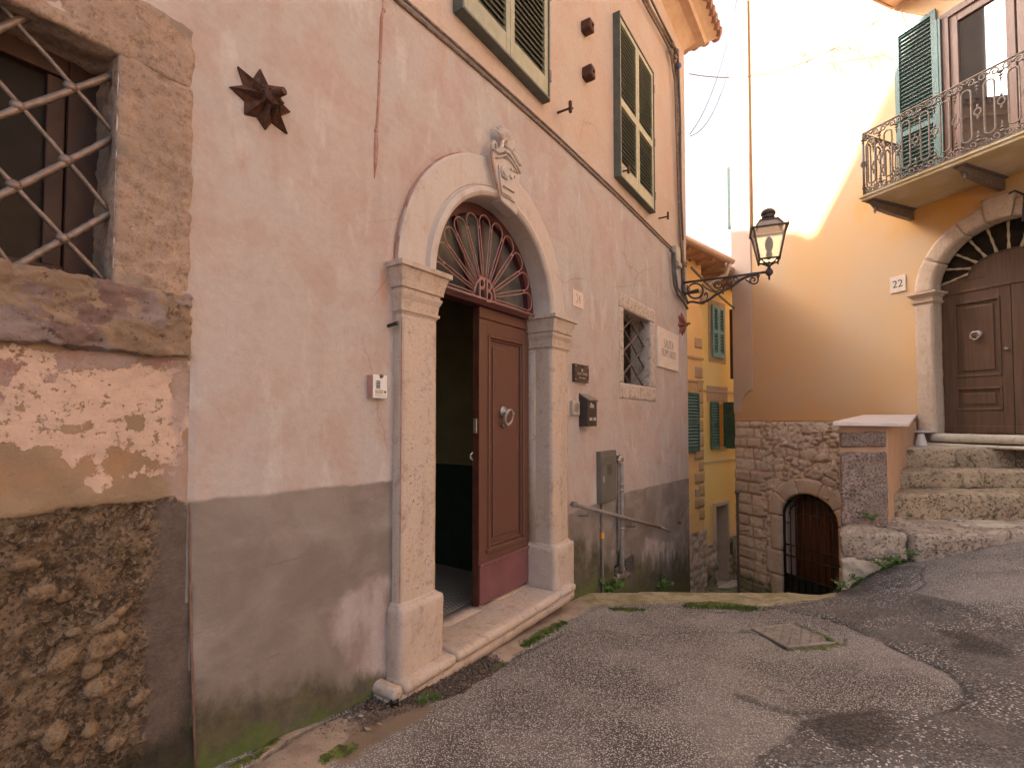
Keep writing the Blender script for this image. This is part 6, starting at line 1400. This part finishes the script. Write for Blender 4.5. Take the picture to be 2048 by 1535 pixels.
# ------------------------------------------------------------------ ground
def build_ground():
    xs = lines([(-30, -3, 1.5), (-3, -1.6, .2), (-1.6, 6.2, .032), (6.2, 9, .2), (9, 30, 1.5)]); ys = lines([(-30, -4, 1.5), (-4, 1.0, .25), (1.0, 2.2, .02), (2.2, 5.2, .028), (5.2, 8.4, .1)])
    G = lambda pts: [gpx(a, b) for a, b in pts]
    X, Y = np.meshgrid(xs, ys); Z = gz(X, Y)
    dark = G([(1505, 1207), (1600, 1190), (1690, 1173), (1790, 1178), (1870, 1192), (1960, 1215), (2048, 1248), (2250, 1310), (2500, 1534), (1500, 1534), (1560, 1510), (1600, 1480), (1590, 1460), (1600, 1440), (1700, 1425), (1810, 1418), (1850, 1430), (1905, 1419), (1932, 1395), (1925, 1370), (1890, 1340), (1830, 1318), (1760, 1280), (1700, 1253), (1640, 1232), (1560, 1218)])
    f = {}
    f['dark'] = np.maximum(sdpoly(X, Y, dark), np.maximum(sdpoly(X, Y, G([(1700, 1168), (1760, 1140), (1840, 1130), (1852, 1150), (1820, 1175), (1760, 1180)])), -.5))
    f['dark'] = np.maximum(f['dark'], .035-sdline(X, Y, G([(1480, 1392), (1530, 1412), (1590, 1428), (1650, 1424)])))
    f['dark'] = np.maximum(f['dark'], .045-sdline(X, Y, G([(1610, 1470), (1570, 1500), (1530, 1534)])))
    f['vdark'] = np.maximum(sdpoly(X, Y, G([(1605, 1440), (1650, 1425), (1760, 1418), (1790, 1455), (1790, 1485), (1700, 1512), (1640, 1485)])), sdpoly(X, Y, G([(1850, 1250), (1960, 1270), (2048, 1300), (2048, 1330), (1900, 1310)]))-.05)
    f['soil'] = sdpoly(X, Y, G([(745, 1385), (880, 1318), (965, 1282), (1005, 1300), (1012, 1328), (960, 1362), (905, 1392), (850, 1404), (800, 1425), (755, 1432), (715, 1412)]))
    f['conc'] = np.maximum(sdpoly(X, Y, G([(900, 1310), (1150, 1178), (1205, 1192), (1180, 1215), (1120, 1250), (1045, 1295), (1010, 1325), (985, 1312), (960, 1300)])), sdpoly(X, Y, G([(440, 1600), (520, 1500), (575, 1462), (690, 1430), (735, 1455), (740, 1475), (690, 1500), (650, 1545), (600, 1600)])))
    f['mud'] = sdpoly(X, Y, G([(700, 1470), (730, 1425), (850, 1405), (872, 1416), (800, 1460), (740, 1490), (690, 1530), (660, 1530)]))
    f['kerb'] = sdpoly(X, Y, G([(1140, 1186), (1680, 1182), (1640, 1200), (1540, 1212), (1400, 1202), (1250, 1208), (1180, 1212)]))
    f['moss'] = np.maximum.reduce([sdpoly(X, Y, G([(1040, 1294), (1070, 1268), (1125, 1240), (1135, 1246), (1095, 1270), (1060, 1292)])), sdpoly(X, Y, G([(1365, 1203), (1420, 1201), (1480, 1206), (1530, 1214), (1500, 1220), (1420, 1218), (1370, 1214)]))-.01, sdpoly(X, Y, G([(1215, 1214), (1265, 1213), (1295, 1219), (1250, 1225)]))-.01,
                                   .03-sdline(X, Y, G([(1592, 1250), (1640, 1268), (1672, 1286), (1640, 1296), (1576, 1298)])), .02-sdline(X, Y, G([(1010, 1322), (985, 1335)])), .03-sdline(X, Y, G([(650, 1520), (700, 1495)])), .025-sdline(X, Y, G([(400, 1560), (500, 1520), (560, 1470)]))])
    cr = [[(1500, 1262), (1540, 1275), (1576, 1300)], [(1585, 1246), (1650, 1256), (1690, 1275), (1688, 1292)], [(1000, 1330), (1060, 1296), (1120, 1268)], [(1505, 1207), (1560, 1218), (1640, 1232), (1700, 1253), (1760, 1280), (1830, 1318), (1890, 1340), (1925, 1370), (1932, 1395), (1905, 1419)],
          [(1480, 1260), (1540, 1255), (1590, 1248)], [(1365, 1208), (1372, 1216), (1440, 1222), (1530, 1218), (1560, 1205), (1536, 1203)], [(1850, 1130), (1838, 1150), (1850, 1165), (1830, 1180), (1790, 1184)], [(1810, 1418), (1850, 1430), (1905, 1419)], [(1340, 1265), (1420, 1262), (1500, 1262)], [(745, 1388), (700, 1420), (600, 1470), (500, 1535)]]
    f['crack'] = np.minimum.reduce([sdline(X, Y, G(c)) for c in cr])
    w = sdline(X, Y, G([(1055, 1302), (1130, 1277)]))
    rel = .006*fbm(X*2, Y*2, 3)+.003*fbm(X*9, Y*9, 5)
    rel = rel+.012*np.clip(f['dark']/.04, 0, 1)-.012*np.exp(-(f['crack']/.014)**2)+.008*fbm(X*14, Y*14, 8)*(f['soil'] > 0)+.010*np.clip(f['conc']/.03, 0, 1)+.012*np.clip(f['moss']/.02, 0, 1)*(.6+fbm(X*30, Y*30, 2))
    Z = Z+rel
    mb = MB(); nx, ny = len(xs), len(ys); ii, jj = np.meshgrid(np.arange(nx-1), np.arange(ny-1)); a = jj*nx+ii
    F = np.stack([a, a+1, a+1+nx, a+nx], -1).reshape(-1, 4)
    xc = (xs[:-1]+xs[1:])/2; yc = (ys[:-1]+ys[1:])/2; XCc, YCc = np.meshgrid(xc, yc)
    keep = (YCc < crest(XCc)+.10) | (XCc > 3.3+np.maximum(YCc-5.15, 0)*.815)
    F = F[keep.ravel()]
    mb.v = list(zip(X.ravel().tolist(), Y.ravel().tolist(), Z.ravel().tolist())); mb.f = [tuple(r) for r in F.tolist()]
    single('piazza_ground', mb, M['asphalt'], WD, kind='structure', smooth=True, attrs={k: v.ravel() for k, v in f.items()})
    # the stairs down the alley and the lane at their foot
    s = MB(); y = 4.95; z = -.36; n = 0
    while z > -2.05 and y < 9.4: s.box(-.5, 5.6, y, y+.55, z-.6, z-.03); y += .45; z -= .225; n += 1
    single('alley_stairs', s, M['alley'], WD, kind='structure')
    xs = lines([(-4, 14, .2)]); ys = lines([(y-.4, 24, .2)]); X, Y = np.meshgrid(xs, ys)
    Z = np.interp(Y, [8.5, 10.3, 12.0, 14, 24], [-2.02, -2.05, -2.33, -2.6, -4.4])+.02*fbm(X, Y, 3)
    mb = MB(); nx, ny = len(xs), len(ys); ii, jj = np.meshgrid(np.arange(nx-1), np.arange(ny-1)); a = (jj*nx+ii); F = np.stack([a, a+1, a+1+nx, a+nx], -1).reshape(-1, 4)
    mb.v = list(zip(X.ravel().tolist(), Y.ravel().tolist(), Z.ravel().tolist())); mb.f = [tuple(r) for r in F.tolist()]
    single('alley_lane', mb, M['alley'], WD, kind='structure', smooth=True)
    g = MB(); g.add([(-150, -150, -4.8), (150, -150, -4.8), (150, 150, -4.8), (-150, 150, -4.8)], [(0, 1, 2, 3)]); single('ground', g, M['alley'], WD, kind='structure')
    # manhole cover
    c = [Vector((*gpx(*p), 0)) for p in ((1505, 1258), (1586, 1248), (1673, 1286), (1575, 1295))]
    for p in c: p.z = float(gz(np.array([p.x]), np.array([p.y]))[0])+.009
    cen = sum(c, Vector())/4; m = MB()
    t = Thing('manhole_cover', 'square rusty iron manhole cover with raised chequer bars set in the asphalt', 'manhole cover', WD, tuple(cen))
    up = Vector((0, 0, .012)); m.add([p-up*2 for p in c]+[p for p in c], [(0, 1, 2, 3)[::-1], (4, 5, 6, 7), (0, 4, 5, 1)[::-1], (1, 5, 6, 2)[::-1], (2, 6, 7, 3)[::-1], (3, 7, 4, 0)[::-1]])
    if (c[1]-c[0]).cross(c[3]-c[0]).z < 0: m.f = [tuple(reversed(f)) for f in m.f]
    L = lambda u, v: (c[0].lerp(c[1], u)).lerp(c[3].lerp(c[2], u), v)
    t.part('cover', m, M['manhole']); m = MB(); n = 9
    for i in range(n):
        for j in range(n):
            if abs(i-4) < 1 and abs(j-4) < 1: continue
            a = L((i+.2)/n, (j+.2)/n)+up*.0; b = L((i+.8)/n, (j+.8)/n) if (i+j) % 2 else L((i+.8)/n, (j+.2)/n); a = a if (i+j) % 2 else L((i+.2)/n, (j+.8)/n); m.tube([a, b], .0045, 4)
    t.part('tread_bars', m, M['manhole']); m = MB()
    for i in range(4): m.tube([c[i]-Vector((0, 0, .005)), c[(i+1) % 4]-Vector((0, 0, .005))], .010, 5)
    t.part('rim', m, M['manhole'])
def build_steps():
    st = Thing('stone_stairs', 'worn travertine steps climbing to the brown arched door', 'stairs', WD, (5, 5.8, .4))
    rl = lambda y: 4.14+.95*(y-5.5)
    for i, (y0, y1, z0, z1, cuts, j) in enumerate([(5.78, 6.55, .40, .750, [5.95], 0), (6.25, 7.0, .70, .955, [5.62, 7.0], 1), (6.70, 7.45, .90, 1.205, [5.95, 6.75], 2)]):
        xa = rl(y0)-.04; cc = [xa]+cuts+[7.6]
        for k in range(len(cc)-1):
            m = MB()
            hh = .035 if j else 0
            m.rock(cc[k]+.004, cc[k+1]-.004, y0+.0, y1, z0+hh, z1, res=.026, rd=.030 if j else .05, amp=.011, fr=9, seed=i*7+k+2, jit=.012, pits=.022 if j else .012)
            st.part('step', m, M['step'], smooth=True)
        m = MB(); m.rock(xa-.03, 7.6, y0+.05, y1, z0-.05, z0+hh+.02, res=.05, rd=.01, amp=.01, seed=i+30); st.part('riser_base', m, M['concrete'], smooth=True)
    # landing slab reaching the house
    m = MB(); pts = [(rl(6.75), 6.78), (7.3, 6.78), (8.2, 6.9), (YL.W(YL.X(1800), .0, 0).x, YL.W(YL.X(1800), 0, 0).y), (rl(8.2), 8.3)]; m.prism(pts, .9, 1.215, 'xy'); st.part('landing', m, M['stepw'])
    m = MB(); a = YL.X(1835, .5, 880); m2 = MB(); m2.rock(YL.X(1838, .30, 880), YL.X(1838, .30, 880)+3.2, -.34, .2, 1.20, 1.245, res=.06, rd=.015, amp=.006, seed=4)
    o = st.part('upper_slab', m2, M['stepw'], smooth=True); o.parent = None; o.matrix_world = YL.M @ Matrix.Translation((0, 0, 0)) @ Matrix.Translation(st.loc); 
    for v in o.data.vertices: pass
    o.parent = st.e; o.matrix_parent_inverse = st.e.matrix_world.inverted()
    # platform at the foot
    pf = Thing('stone_platform', 'rough kerb of old stone blocks below the steps, green at its foot', 'kerb', WD, (4, 5.2, .2))
    def rot(cx, cy, a):
        ca, sa = math.cos(a), math.sin(a); return lambda x, y, z: (cx+(x-cx)*ca-(y-cy)*sa, cy+(x-cx)*sa+(y-cy)*ca, z)
    m = MB(); m.rock(3.32, 4.03, 5.10, 5.95, .17, .455, res=.022, rd=.045, amp=.026, fr=8, seed=5, jit=.035, warp=lambda x, y, z: (x+.75*(y-5.1)*(x < 3.6)+.75*(y-5.1)*(x >= 3.6)*max(0, (4.03-x)/.43), y, z)); pf.part('block', m, M['tufakerb'], smooth=True)
    m = MB(); m.rock(4.04, 5.05, 5.04, 5.95, .12, .455, res=.024, rd=.05, amp=.020, fr=7, seed=6, jit=.04, warp=rot(4.04, 5.05, .06)); pf.part('block', m, M['tufakerb'], smooth=True)
    m = MB(); m.rock(5.05, 7.4, 5.12, 6.0, .12, .455, res=.03, rd=.05, amp=.018, fr=7, seed=7, jit=.04, warp=rot(5.05, 5.1, .14)); pf.part('block', m, M['tufakerb'], smooth=True)
    m = MB(); m.rock(3.95, 7.4, 5.5, 6.6, .2, .448, res=.06, rd=.01, amp=.010, fr=5, seed=8, warp=lambda x, y, z: (x+.85*(y-5.5)*max(0, (5-x)), y, z)); pf.part('paving', m, M['stepw'], smooth=True)
    m = MB(); m.rock(3.33, 3.75, 5.13, 5.9, -.35, .20, res=.022, rd=.05, amp=.035, fr=9, seed=9, jit=.04, warp=lambda x, y, z: (x+.75*(y-5.13), y, z)); m.rock(3.70, 4.7, 5.16, 5.9, -.3, .15, res=.026, rd=.05, amp=.03, fr=8, seed=10, jit=.04, warp=lambda x, y, z: (x+.8*(y-5.16), y, z))
    m.rock(3.36, 3.8, 5.2, 5.9, -2.4, -.3, res=.07, rd=.05, amp=.03, fr=6, seed=11, warp=lambda x, y, z: (x+.75*(y-5.13), y, z)); pf.part('footing', m, M['gatearch'], smooth=True)
    # parapet between steps and alley
    pp = Thing('parapet', 'plastered parapet pier with dark stone blocks and a pale marble slab on top', 'parapet', WD, (3.9, 5.5, .4))
    zt = EYE-.01
    def wall(x0f, x1f, ya, yb, z0, z1, kx0=.815, kx1=.95):
        m = MB(); P = [(x0f, ya), (x1f, ya), (x1f+(yb-ya)*kx1, yb), (x0f+(yb-ya)*kx0, yb)]; m.prism(P, z0, z1, 'xy'); return m
    m = wall(3.60, 4.14, 5.52, 8.0, .30, zt-.02); pp.part('body', m, M['parapet'], bevel=.03)
    m = wall(3.66, 3.95, 5.6, 8.3, -2.5, .3); pp.part('retaining_wall', m, M['gatearch'])
    bz = lambda py: EYE-(py-838)/1000*5.46
    shr = lambda x, y, z: (x+.86*(y-5.46), y, z)
    m = MB(); m.rock(3.575, 4.075, 5.43, 5.9, bz(1052), bz(904), res=.018, rd=.022, amp=.012, fr=9, seed=3, jit=.012, warp=shr); pp.part('block', m, M['tufa'], smooth=True)
    m = MB(); m.rock(3.575, 4.07, 5.48, 5.8, bz(893), bz(864), res=.018, rd=.02, amp=.012, fr=10, seed=4, warp=shr); pp.part('block', m, M['tufa'], smooth=True)
    m = MB(); fl, fr_ = (3.45, 5.38), (4.27, 5.38); bl, br = (5.72, 8.15), (6.35, 7.85)
    zf, zb = EYE-.035, EYE+.075
    m.add([(fl[0], fl[1], zf-.035), (fr_[0], fr_[1], zf-.045), (br[0], br[1], zb-.04), (bl[0], bl[1], zb-.04), (fl[0], fl[1], zf+.012), (fr_[0], fr_[1], zf-.008), (br[0], br[1], zb), (bl[0], bl[1], zb)],
          [(0, 3, 2, 1), (4, 5, 6, 7), (0, 1, 5, 4), (1, 2, 6, 5), (2, 3, 7, 6), (3, 0, 4, 7)]); pp.part('slab', m, M['slab'], bevel=.008)
    m = MB(); m.rock(3.62, 4.12, 5.50, 5.8, bz(1055), bz(1040), res=.03, rd=.01, amp=.01, seed=2)
    # little stone bollard with a tablet beside the door
    x, z = YL.P(1842, 878, .45); w = YL.W(x, .45, 0)
    t = Thing('boot_stone', 'small white stone stump with a flat tablet left of the brown door', 'stone', WD, (w.x, w.y, 1.2))
    m = MB(); m.lathe((w.x, w.y, 0), [(.085, 1.20), (.075, 1.23), (.05, 1.33), (.04, 1.38), (.02, 1.385)], 14); t.part('stump', m, M['slab'], smooth=True)
    x2, z2 = YL.P(1838, 862, .30); m = MB(); m.box(x2-.24, x2+.12, -.42, -.08, z2-.02, z2+.012)
    o = t.part('tablet', m, M['slab'], bevel=.006); o.parent = None; o.matrix_world = YL.M @ Matrix.Translation(t.loc); o.parent = t.e; o.matrix_parent_inverse = t.e.matrix_world.inverted()
# ------------------------------------------------------------------ weeds, moss and litter
def weed(p, r, n, label, seed, group='weeds growing out of the joints', leafm='leaf'):
    rnd = random.Random(seed); m = MB(); p = Vector(p)
    for i in range(n):
        a = rnd.uniform(0, 2*PI); L = r*rnd.uniform(.5, 1.1); tip = p+Vector((math.cos(a)*L*.8, math.sin(a)*L*.8, L*rnd.uniform(.3, .95)))
        mid = p.lerp(tip, .5)+Vector((0, 0, L*.15)); m.tube([p, mid, tip], .0018, 3, caps=False)
        for k in range(5):
            c = mid.lerp(tip, k/4)+Vector((rnd.uniform(-1, 1), rnd.uniform(-1, 1), rnd.uniform(-.5, 1)))*.012; s = r*rnd.uniform(.10, .17)
            d = Vector((rnd.uniform(-1, 1), rnd.uniform(-1, 1), rnd.uniform(-.3, .6))).normalized(); e = d.orthogonal().normalized(); e = (e+d.cross(e)*rnd.uniform(-1, 1)).normalized()
            m.add([c-d*s, c+e*s*.6-d*s*.2, c+e*s*.45+d*s*.6, c+d*s*1.1, c-e*s*.45+d*s*.6, c-e*s*.6-d*s*.2], [(0, 1, 2, 3), (0, 3, 4, 5)])
    single('weed', m, M[leafm], WD, label, 'weed', loc=tuple(p), group=group)
def build_small():
    def wallfoot(px): x = PK.X(px, .04, 1180); w = PK.W(x, .04, 0); return (w.x, w.y, EYE-.352*w.y)
    p = wallfoot(1218); weed((p[0], p[1], p[2]+.02), .20, 26, 'leafy green weed at the foot of the wall below the meter pipes', 1)
    p = wallfoot(1322); weed((p[0], p[1], p[2]+.12), .18, 15, 'small weed low on the mossy plinth right of the pipes', 2)
    for i, (a, b, y, r, n, lab) in enumerate([(1742, 1040, 5.36, .09, 12, 'sprig of weed at the base of the dark stone block'), (1680, 1176, 5.08, .09, 12, 'weed at the lower end of the stone kerb beside the gate'), (1712, 1160, 5.06, .07, 12, 'flowering weed second up along the kerb foot'),
                                          (1765, 1134, 5.0, .09, 16, 'weed tucked under the undercut kerb block'), (1790, 1126, 5.0, .09, 18, 'dense weed at the joint of the two kerb blocks'), (1820, 1114, 4.98, .08, 14, 'weed right of the kerb joint beside the road')]):
        d = ray(a, b); t_ = y/d.y; q = CAM+d*t_; weed((q.x, q.y, q.z-.0), r, n, lab, 10+i)
    for i, (a, b, r, lab) in enumerate([(845, 1408, .045, 'flat green weed beside the cut-off drain pipe'), (872, 1402, .04, 'tiny weed at the edge of the asphalt near the doorstep'), (1655, 1283, .03, 'tuft of green in the gap beside the manhole cover')]):
        x, y = gpx(a, b); weed((x, y, float(gz(np.array([x]), np.array([y]))[0])+.008), r, 16, lab, 30+i)
    # moss along the kerb foot
    m = MB(); rnd = random.Random(5); P = [gpx(*p) for p in [(1672, 1184), (1700, 1172), (1760, 1142), (1800, 1124), (1860, 1112), (1900, 1103), (1950, 1090), (2000, 1078), (2060, 1060)]]
    def tuft(x, y, s):
        z = float(gz(np.array([x]), np.array([y]))[0])
        for k in range(3):
            a = rnd.uniform(0, 6.3); d = Vector((math.cos(a), math.sin(a), 0))*s; c = Vector((x, y, z)); m.add([c-d.orthogonal()*.4, c+d.orthogonal()*.4, c+d*.7+Vector((0, 0, s*1.3))], [(0, 1, 2)])
    for i in range(1500):
        u = rnd.random()*(len(P)-1); k = int(u); q = u-k; x = P[k][0]+(P[k+1][0]-P[k][0])*q; y = P[k][1]+(P[k+1][1]-P[k][1])*q; tuft(x+rnd.gauss(0, .03), y+rnd.gauss(-.01, .025), rnd.uniform(.008, .022))
    for (A, B, n, w) in (((1045, 1292), (1128, 1244), 500, .018), ((1375, 1211), (1520, 1217), 500, .035), ((1225, 1218), (1285, 1220), 160, .02), ((1600, 1255), (1668, 1287), 160, .012)):
        a = gpx(*A); b = gpx(*B)
        for i in range(n): u = rnd.random(); tuft(a[0]+(b[0]-a[0])*u+rnd.gauss(0, w), a[1]+(b[1]-a[1])*u+rnd.gauss(0, w), rnd.uniform(.006, .015))
    o = single('moss', m, M['moss'], WD, 'low green moss along the kerb foot, the crest of the stairs and the asphalt joints', 'moss', loc=(4, 5, .2), kind='stuff')
    # gravel and grit
    m = MB(); reg = [gpx(*p) for p in [(745, 1385), (965, 1282), (1012, 1328), (905, 1392), (755, 1445), (690, 1490), (600, 1500), (640, 1450)]]
    xs = [p[0] for p in reg]; ys = [p[1] for p in reg]; n = 0; X = np.array([rnd.uniform(min(xs), max(xs)) for _ in range(9000)]); Y = np.array([rnd.uniform(min(ys), max(ys)) for _ in range(9000)])
    ins = sdpoly(X, Y, reg) > 0; X = X[ins][:2600]; Y = Y[ins][:2600]; Z = gz(X, Y)
    for x, y, z in zip(X, Y, Z):
        s = rnd.choice([.003, .004, .005, .009]); a = rnd.uniform(0, 3); d = Vector((math.cos(a), math.sin(a), 0))*s; e = Vector((-d.y, d.x, 0)); c = Vector((x, y, z+.006))
        m.add([c-d, c-e*.7, c+d, c+e*.8, c+Vector((0, 0, s*.8))], [(0, 1, 4), (1, 2, 4), (2, 3, 4), (3, 0, 4)])
    single('gravel', m, M['grit'], WD, 'loose dark gravel and grit between doorstep and asphalt', 'gravel', loc=(-.3, 2.9, .1), kind='stuff')
    # cut-off plastic pipe
    x, y = gpx(789, 1410); z = float(gz(np.array([x]), np.array([y]))[0]); m = MB(); seg = 16; vs = []; fs = []
    for r, h in ((.020, -.02), (.020, .018), (.023, .019), (.023, .028), (.016, .028), (.015, -.01)):
        for k in range(seg): a = 2*PI*k/seg; vs.append((x+r*math.cos(a), y+r*math.sin(a), z+h))
    for i in range(5):
        for k in range(seg): fs.append((i*seg+k, i*seg+(k+1) % seg, (i+1)*seg+(k+1) % seg, (i+1)*seg+k))
    fs.append(tuple(5*seg+k for k in range(seg))); m.add(vs, fs); single('drain_stub', m, M['black'], WD, 'short black plastic pipe end poking out of the gravel by the doorstep', 'pipe', loc=(x, y, z), smooth=True)
    # dead leaves
    sp = [(1660, 1466), (1360, 1245), (842, 1400), (700, 1440), (722, 1436), (760, 1452), (735, 1462), (690, 1465), (812, 1392), (905, 1345), (1560, 1380), (650, 1470), (610, 1500), (960, 1322)]
    for i, (a, b) in enumerate(sp):
        x, y = gpx(a, b); z = float(gz(np.array([x]), np.array([y]))[0])+.014; s = rnd.uniform(.010, .02); an = rnd.uniform(0, 6); d = Vector((math.cos(an), math.sin(an), .15))*s; e = Vector((-math.sin(an), math.cos(an), -.1))*s*.5; c = Vector((x, y, z)); m = MB()
        m.add([c-d, c-d*.3+e, c+d*.5+e*.8, c+d+Vector((0, 0, .006)), c+d*.4-e, c-d*.4-e*.8], [(0, 1, 2, 3), (0, 3, 4, 5)]); single('dead_leaf', m, M['litter'], WD, 'pale dead leaf or scrap lying on the ground', 'leaf', loc=(x, y, z), group='dead leaves and scraps on the ground')
# ------------------------------------------------------------------ light
S = Vector((-.951, .31, 0)).normalized(); ELEV = math.radians(33)
def build_sun():
    te = math.tan(ELEV); S3 = Vector((S.x*math.cos(ELEV), S.y*math.cos(ELEV), math.sin(ELEV)))
    H = Vector((-S.y, S.x, 0))
    if H.y < 0: H = -H
    def wp(px, py): return hit(px, py, YL.O, YL.N)
    def shift(P, t): return P+S*t+Vector((0, 0, t*te))
    P1, P2, P3 = wp(1463, 452), wp(1630, 467), wp(1790, 150)
    T0 = 15.5; C = P2.dot(S)+T0
    def onp(P, off=0.0): return shift(P, C+off-P.dot(S))
    q1, q2 = onp(P1), onp(P2)
    print('shadow', q1, q2)
    # unseen low tiled block, added so its eave throws the lower, wavy shadow edge
    t = Thing('tiled_shadow_house', 'unseen low tiled house added behind the pink one to cast the wavy shadow edge', 'house', WD, (q2.x, q2.y, -2))
    zt = (q1.z+q2.z)/2; a = q2-H*1.2; b = q1+H*8; m = MB()
    P = [Vector((a.x, a.y, -3)), Vector((b.x, b.y, -3))]; d = S*4.5
    vs = [P[0], P[1], P[1]+d, P[0]+d]+[v+Vector((0, 0, zt-.1+3)) for v in (P[0], P[1], P[1]+d, P[0]+d)]; m.add(vs, [(0, 3, 2, 1), (4, 5, 6, 7), (0, 1, 5, 4), (1, 2, 6, 5), (2, 3, 7, 6), (3, 0, 4, 7)]); t.part('wall', m, M['shadowhouse'])
    m = MB(); L = (b-a).length; n = 24
    for i in range(n):
        p = a.lerp(b, (i+.5)/n); p.z = zt-.12+.02*math.sin(i*2.1); m.tube([p, p+S*1.2+Vector((0, 0, .0))], L/n*.52, 10, flat=.5)
    t.part('roof_tiles', m, M['tile'], smooth=True)
    # unseen taller block, added with a rake shaped to throw the slanting shadow edge
    dv = P3-P2; h = dv.dot(H); dirp = H*h       # horizontal run of the gable between the two projected points
    t2_ = C-P2.dot(S); r2 = shift(P2, t2_)
    t3_ = t2_-dv.dot(S)-1.0; r3 = shift(P3, t3_); v = r3-r2
    print('gable', r2, r3, v)
    K = 3.4; base = Vector((r2.x, r2.y, -3)); vh = Vector((v.x, v.y, 0)); t = Thing('gabled_shadow_house', 'unseen tall gabled house added behind the pink one to cast the slanting shadow edge', 'house', WD, tuple(base)); m = MB()
    foot = r2-v*.6; top = r2+v*K; far = top+vh*1.6
    poly = [Vector((foot.x, foot.y, -3)), foot, top, far, Vector((far.x, far.y, -3))]; dd = S*5; k = len(poly)
    m.add(poly+[p+dd for p in poly], [tuple(range(k)), tuple(range(2*k-1, k-1, -1))]+[(i, i+k, (i+1) % k+k, (i+1) % k) for i in range(k)]); t.part('wall', m, M['shadowhouse'])
    l = bpy.data.lights.new('sun', 'SUN'); l.energy = SUN_E; l.angle = math.radians(.53); l.color = (1, .95, .87); o = bpy.data.objects.new('sun', l); C_ = bpy.context.scene.collection; C_.objects.link(o)
    o.rotation_euler = S3.to_track_quat('Z', 'Y').to_euler(); o.location = (0, 0, 20)
SUN_E = 5.0; SKY = .15; EXPO = 2.2
def build_world():
    w = bpy.data.worlds.new('World'); bpy.context.scene.world = w; w.use_nodes = True; t = w.node_tree; bg = t.nodes['Background']
    s = t.nodes.new('ShaderNodeTexSky'); s.sky_type = 'NISHITA'; s.sun_disc = False; s.sun_elevation = ELEV; s.sun_rotation = math.atan2(S.x, S.y); s.air_density = .8; s.dust_density = 10.0; s.ozone_density = .6
    mx = t.nodes.new('ShaderNodeMix'); mx.data_type = 'RGBA'; mx.blend_type = 'MULTIPLY'; mx.inputs[0].default_value = 1; mx.inputs[7].default_value = (1.02, 1.0, .97, 1)
    hs = t.nodes.new('ShaderNodeHueSaturation'); hs.inputs['Saturation'].default_value = .55; t.links.new(s.outputs[0], hs.inputs['Color']); t.links.new(hs.outputs[0], mx.inputs[6]); t.links.new(mx.outputs[2], bg.inputs[0]); bg.inputs[1].default_value = SKY
def build_camera():
    c = bpy.data.cameras.new('camera'); c.sensor_width = 36; c.lens = 36*1000/2048; c.clip_end = 500; c.clip_start = .05; c.shift_y = 36.5/2048
    o = bpy.data.objects.new('camera', c); C.objects.link(o); o.location = CAM; o.rotation_euler = (PI/2+PITCH, 0, 0); bpy.context.scene.camera = o
def build_wires():
    def onY(px, py, o=.05): h = hit(px, py, YL.O+YL.N*o, YL.N); return h
    pk = PK.W(XC, .08, 0)
    def corner(py): z = EYE+(838-py)/1000*pk.y; return (pk.x, pk.y, z)
    wire('overhead_wire', 'thin overhead wire curving up from the pink corner to the top of the orange house', corner(258), onY(1484, -60), .55, .007)
    wire('overhead_wire', 'second thin overhead wire sagging beside the first above the alley', corner(262), onY(1490, -20), .75, .007)
    wire('overhead_wire', 'level thin wire from the blue insulator towards the eave of the orange house', corner(132), onY(1790, 12), .45, .007, 'gutter')
    wire('overhead_wire', 'dark cable crossing diagonally below the lantern bracket', corner(532), onY(1468, 616, .02), .03, .022, 'cable')
    m = MB(); rnd = random.Random(9)
    A = onY(1600, 112, .3); B_ = onY(1712, 92, .3)
    for i in range(70):
        p = A.lerp(B_, rnd.random())+Vector((rnd.gauss(0, .03), rnd.gauss(0, .03), rnd.gauss(0, .05))); m.tube([p, p+Vector((rnd.uniform(-.2, .2), rnd.uniform(-.1, .1), rnd.uniform(-.25, .12)))], .005, 3)
    m.tube([A, B_], .008, 4); m.tube([B_, onY(1790, 122, .05)], .008, 4); m.tube([B_, onY(1745, 50, .5), onY(1800, 12, .4)], .008, 4)
    single('dry_vine', m, M['gutter'], WD, 'straggle of dry vine caught on the wires left of the green balcony shutter', 'vine', loc=tuple(A))
def main():
    build_mats()
    M['tufakerb'] = mat_stone('kerb_stone', (.52, .42, .34), (.42, .33, .265), (.18, .13, .10), .545, 12, .018, mossy=.25, pitsc=32)
    M['grit'] = simple('grit', (.05, .035, .03), (.14, .10, .08), .8, 60, c3=(.38, .30, .23), t3=(.60, .62))
    build_wall(); build_portal(); build_left_window(); build_small_window(); build_upper(); build_fixtures(); build_lamp()
    build_yellow(); build_alley(); build_ground(); build_steps(); build_small(); build_wires(); build_sun(); build_world(); build_camera()
    sc = bpy.context.scene; sc.render.engine = 'CYCLES'; sc.view_settings.view_transform = 'Standard'; sc.view_settings.look = 'None'; sc.view_settings.exposure = EXPO; sc.view_settings.gamma = 1
    sc.cycles.max_bounces = 8; sc.cycles.diffuse_bounces = 5
main()
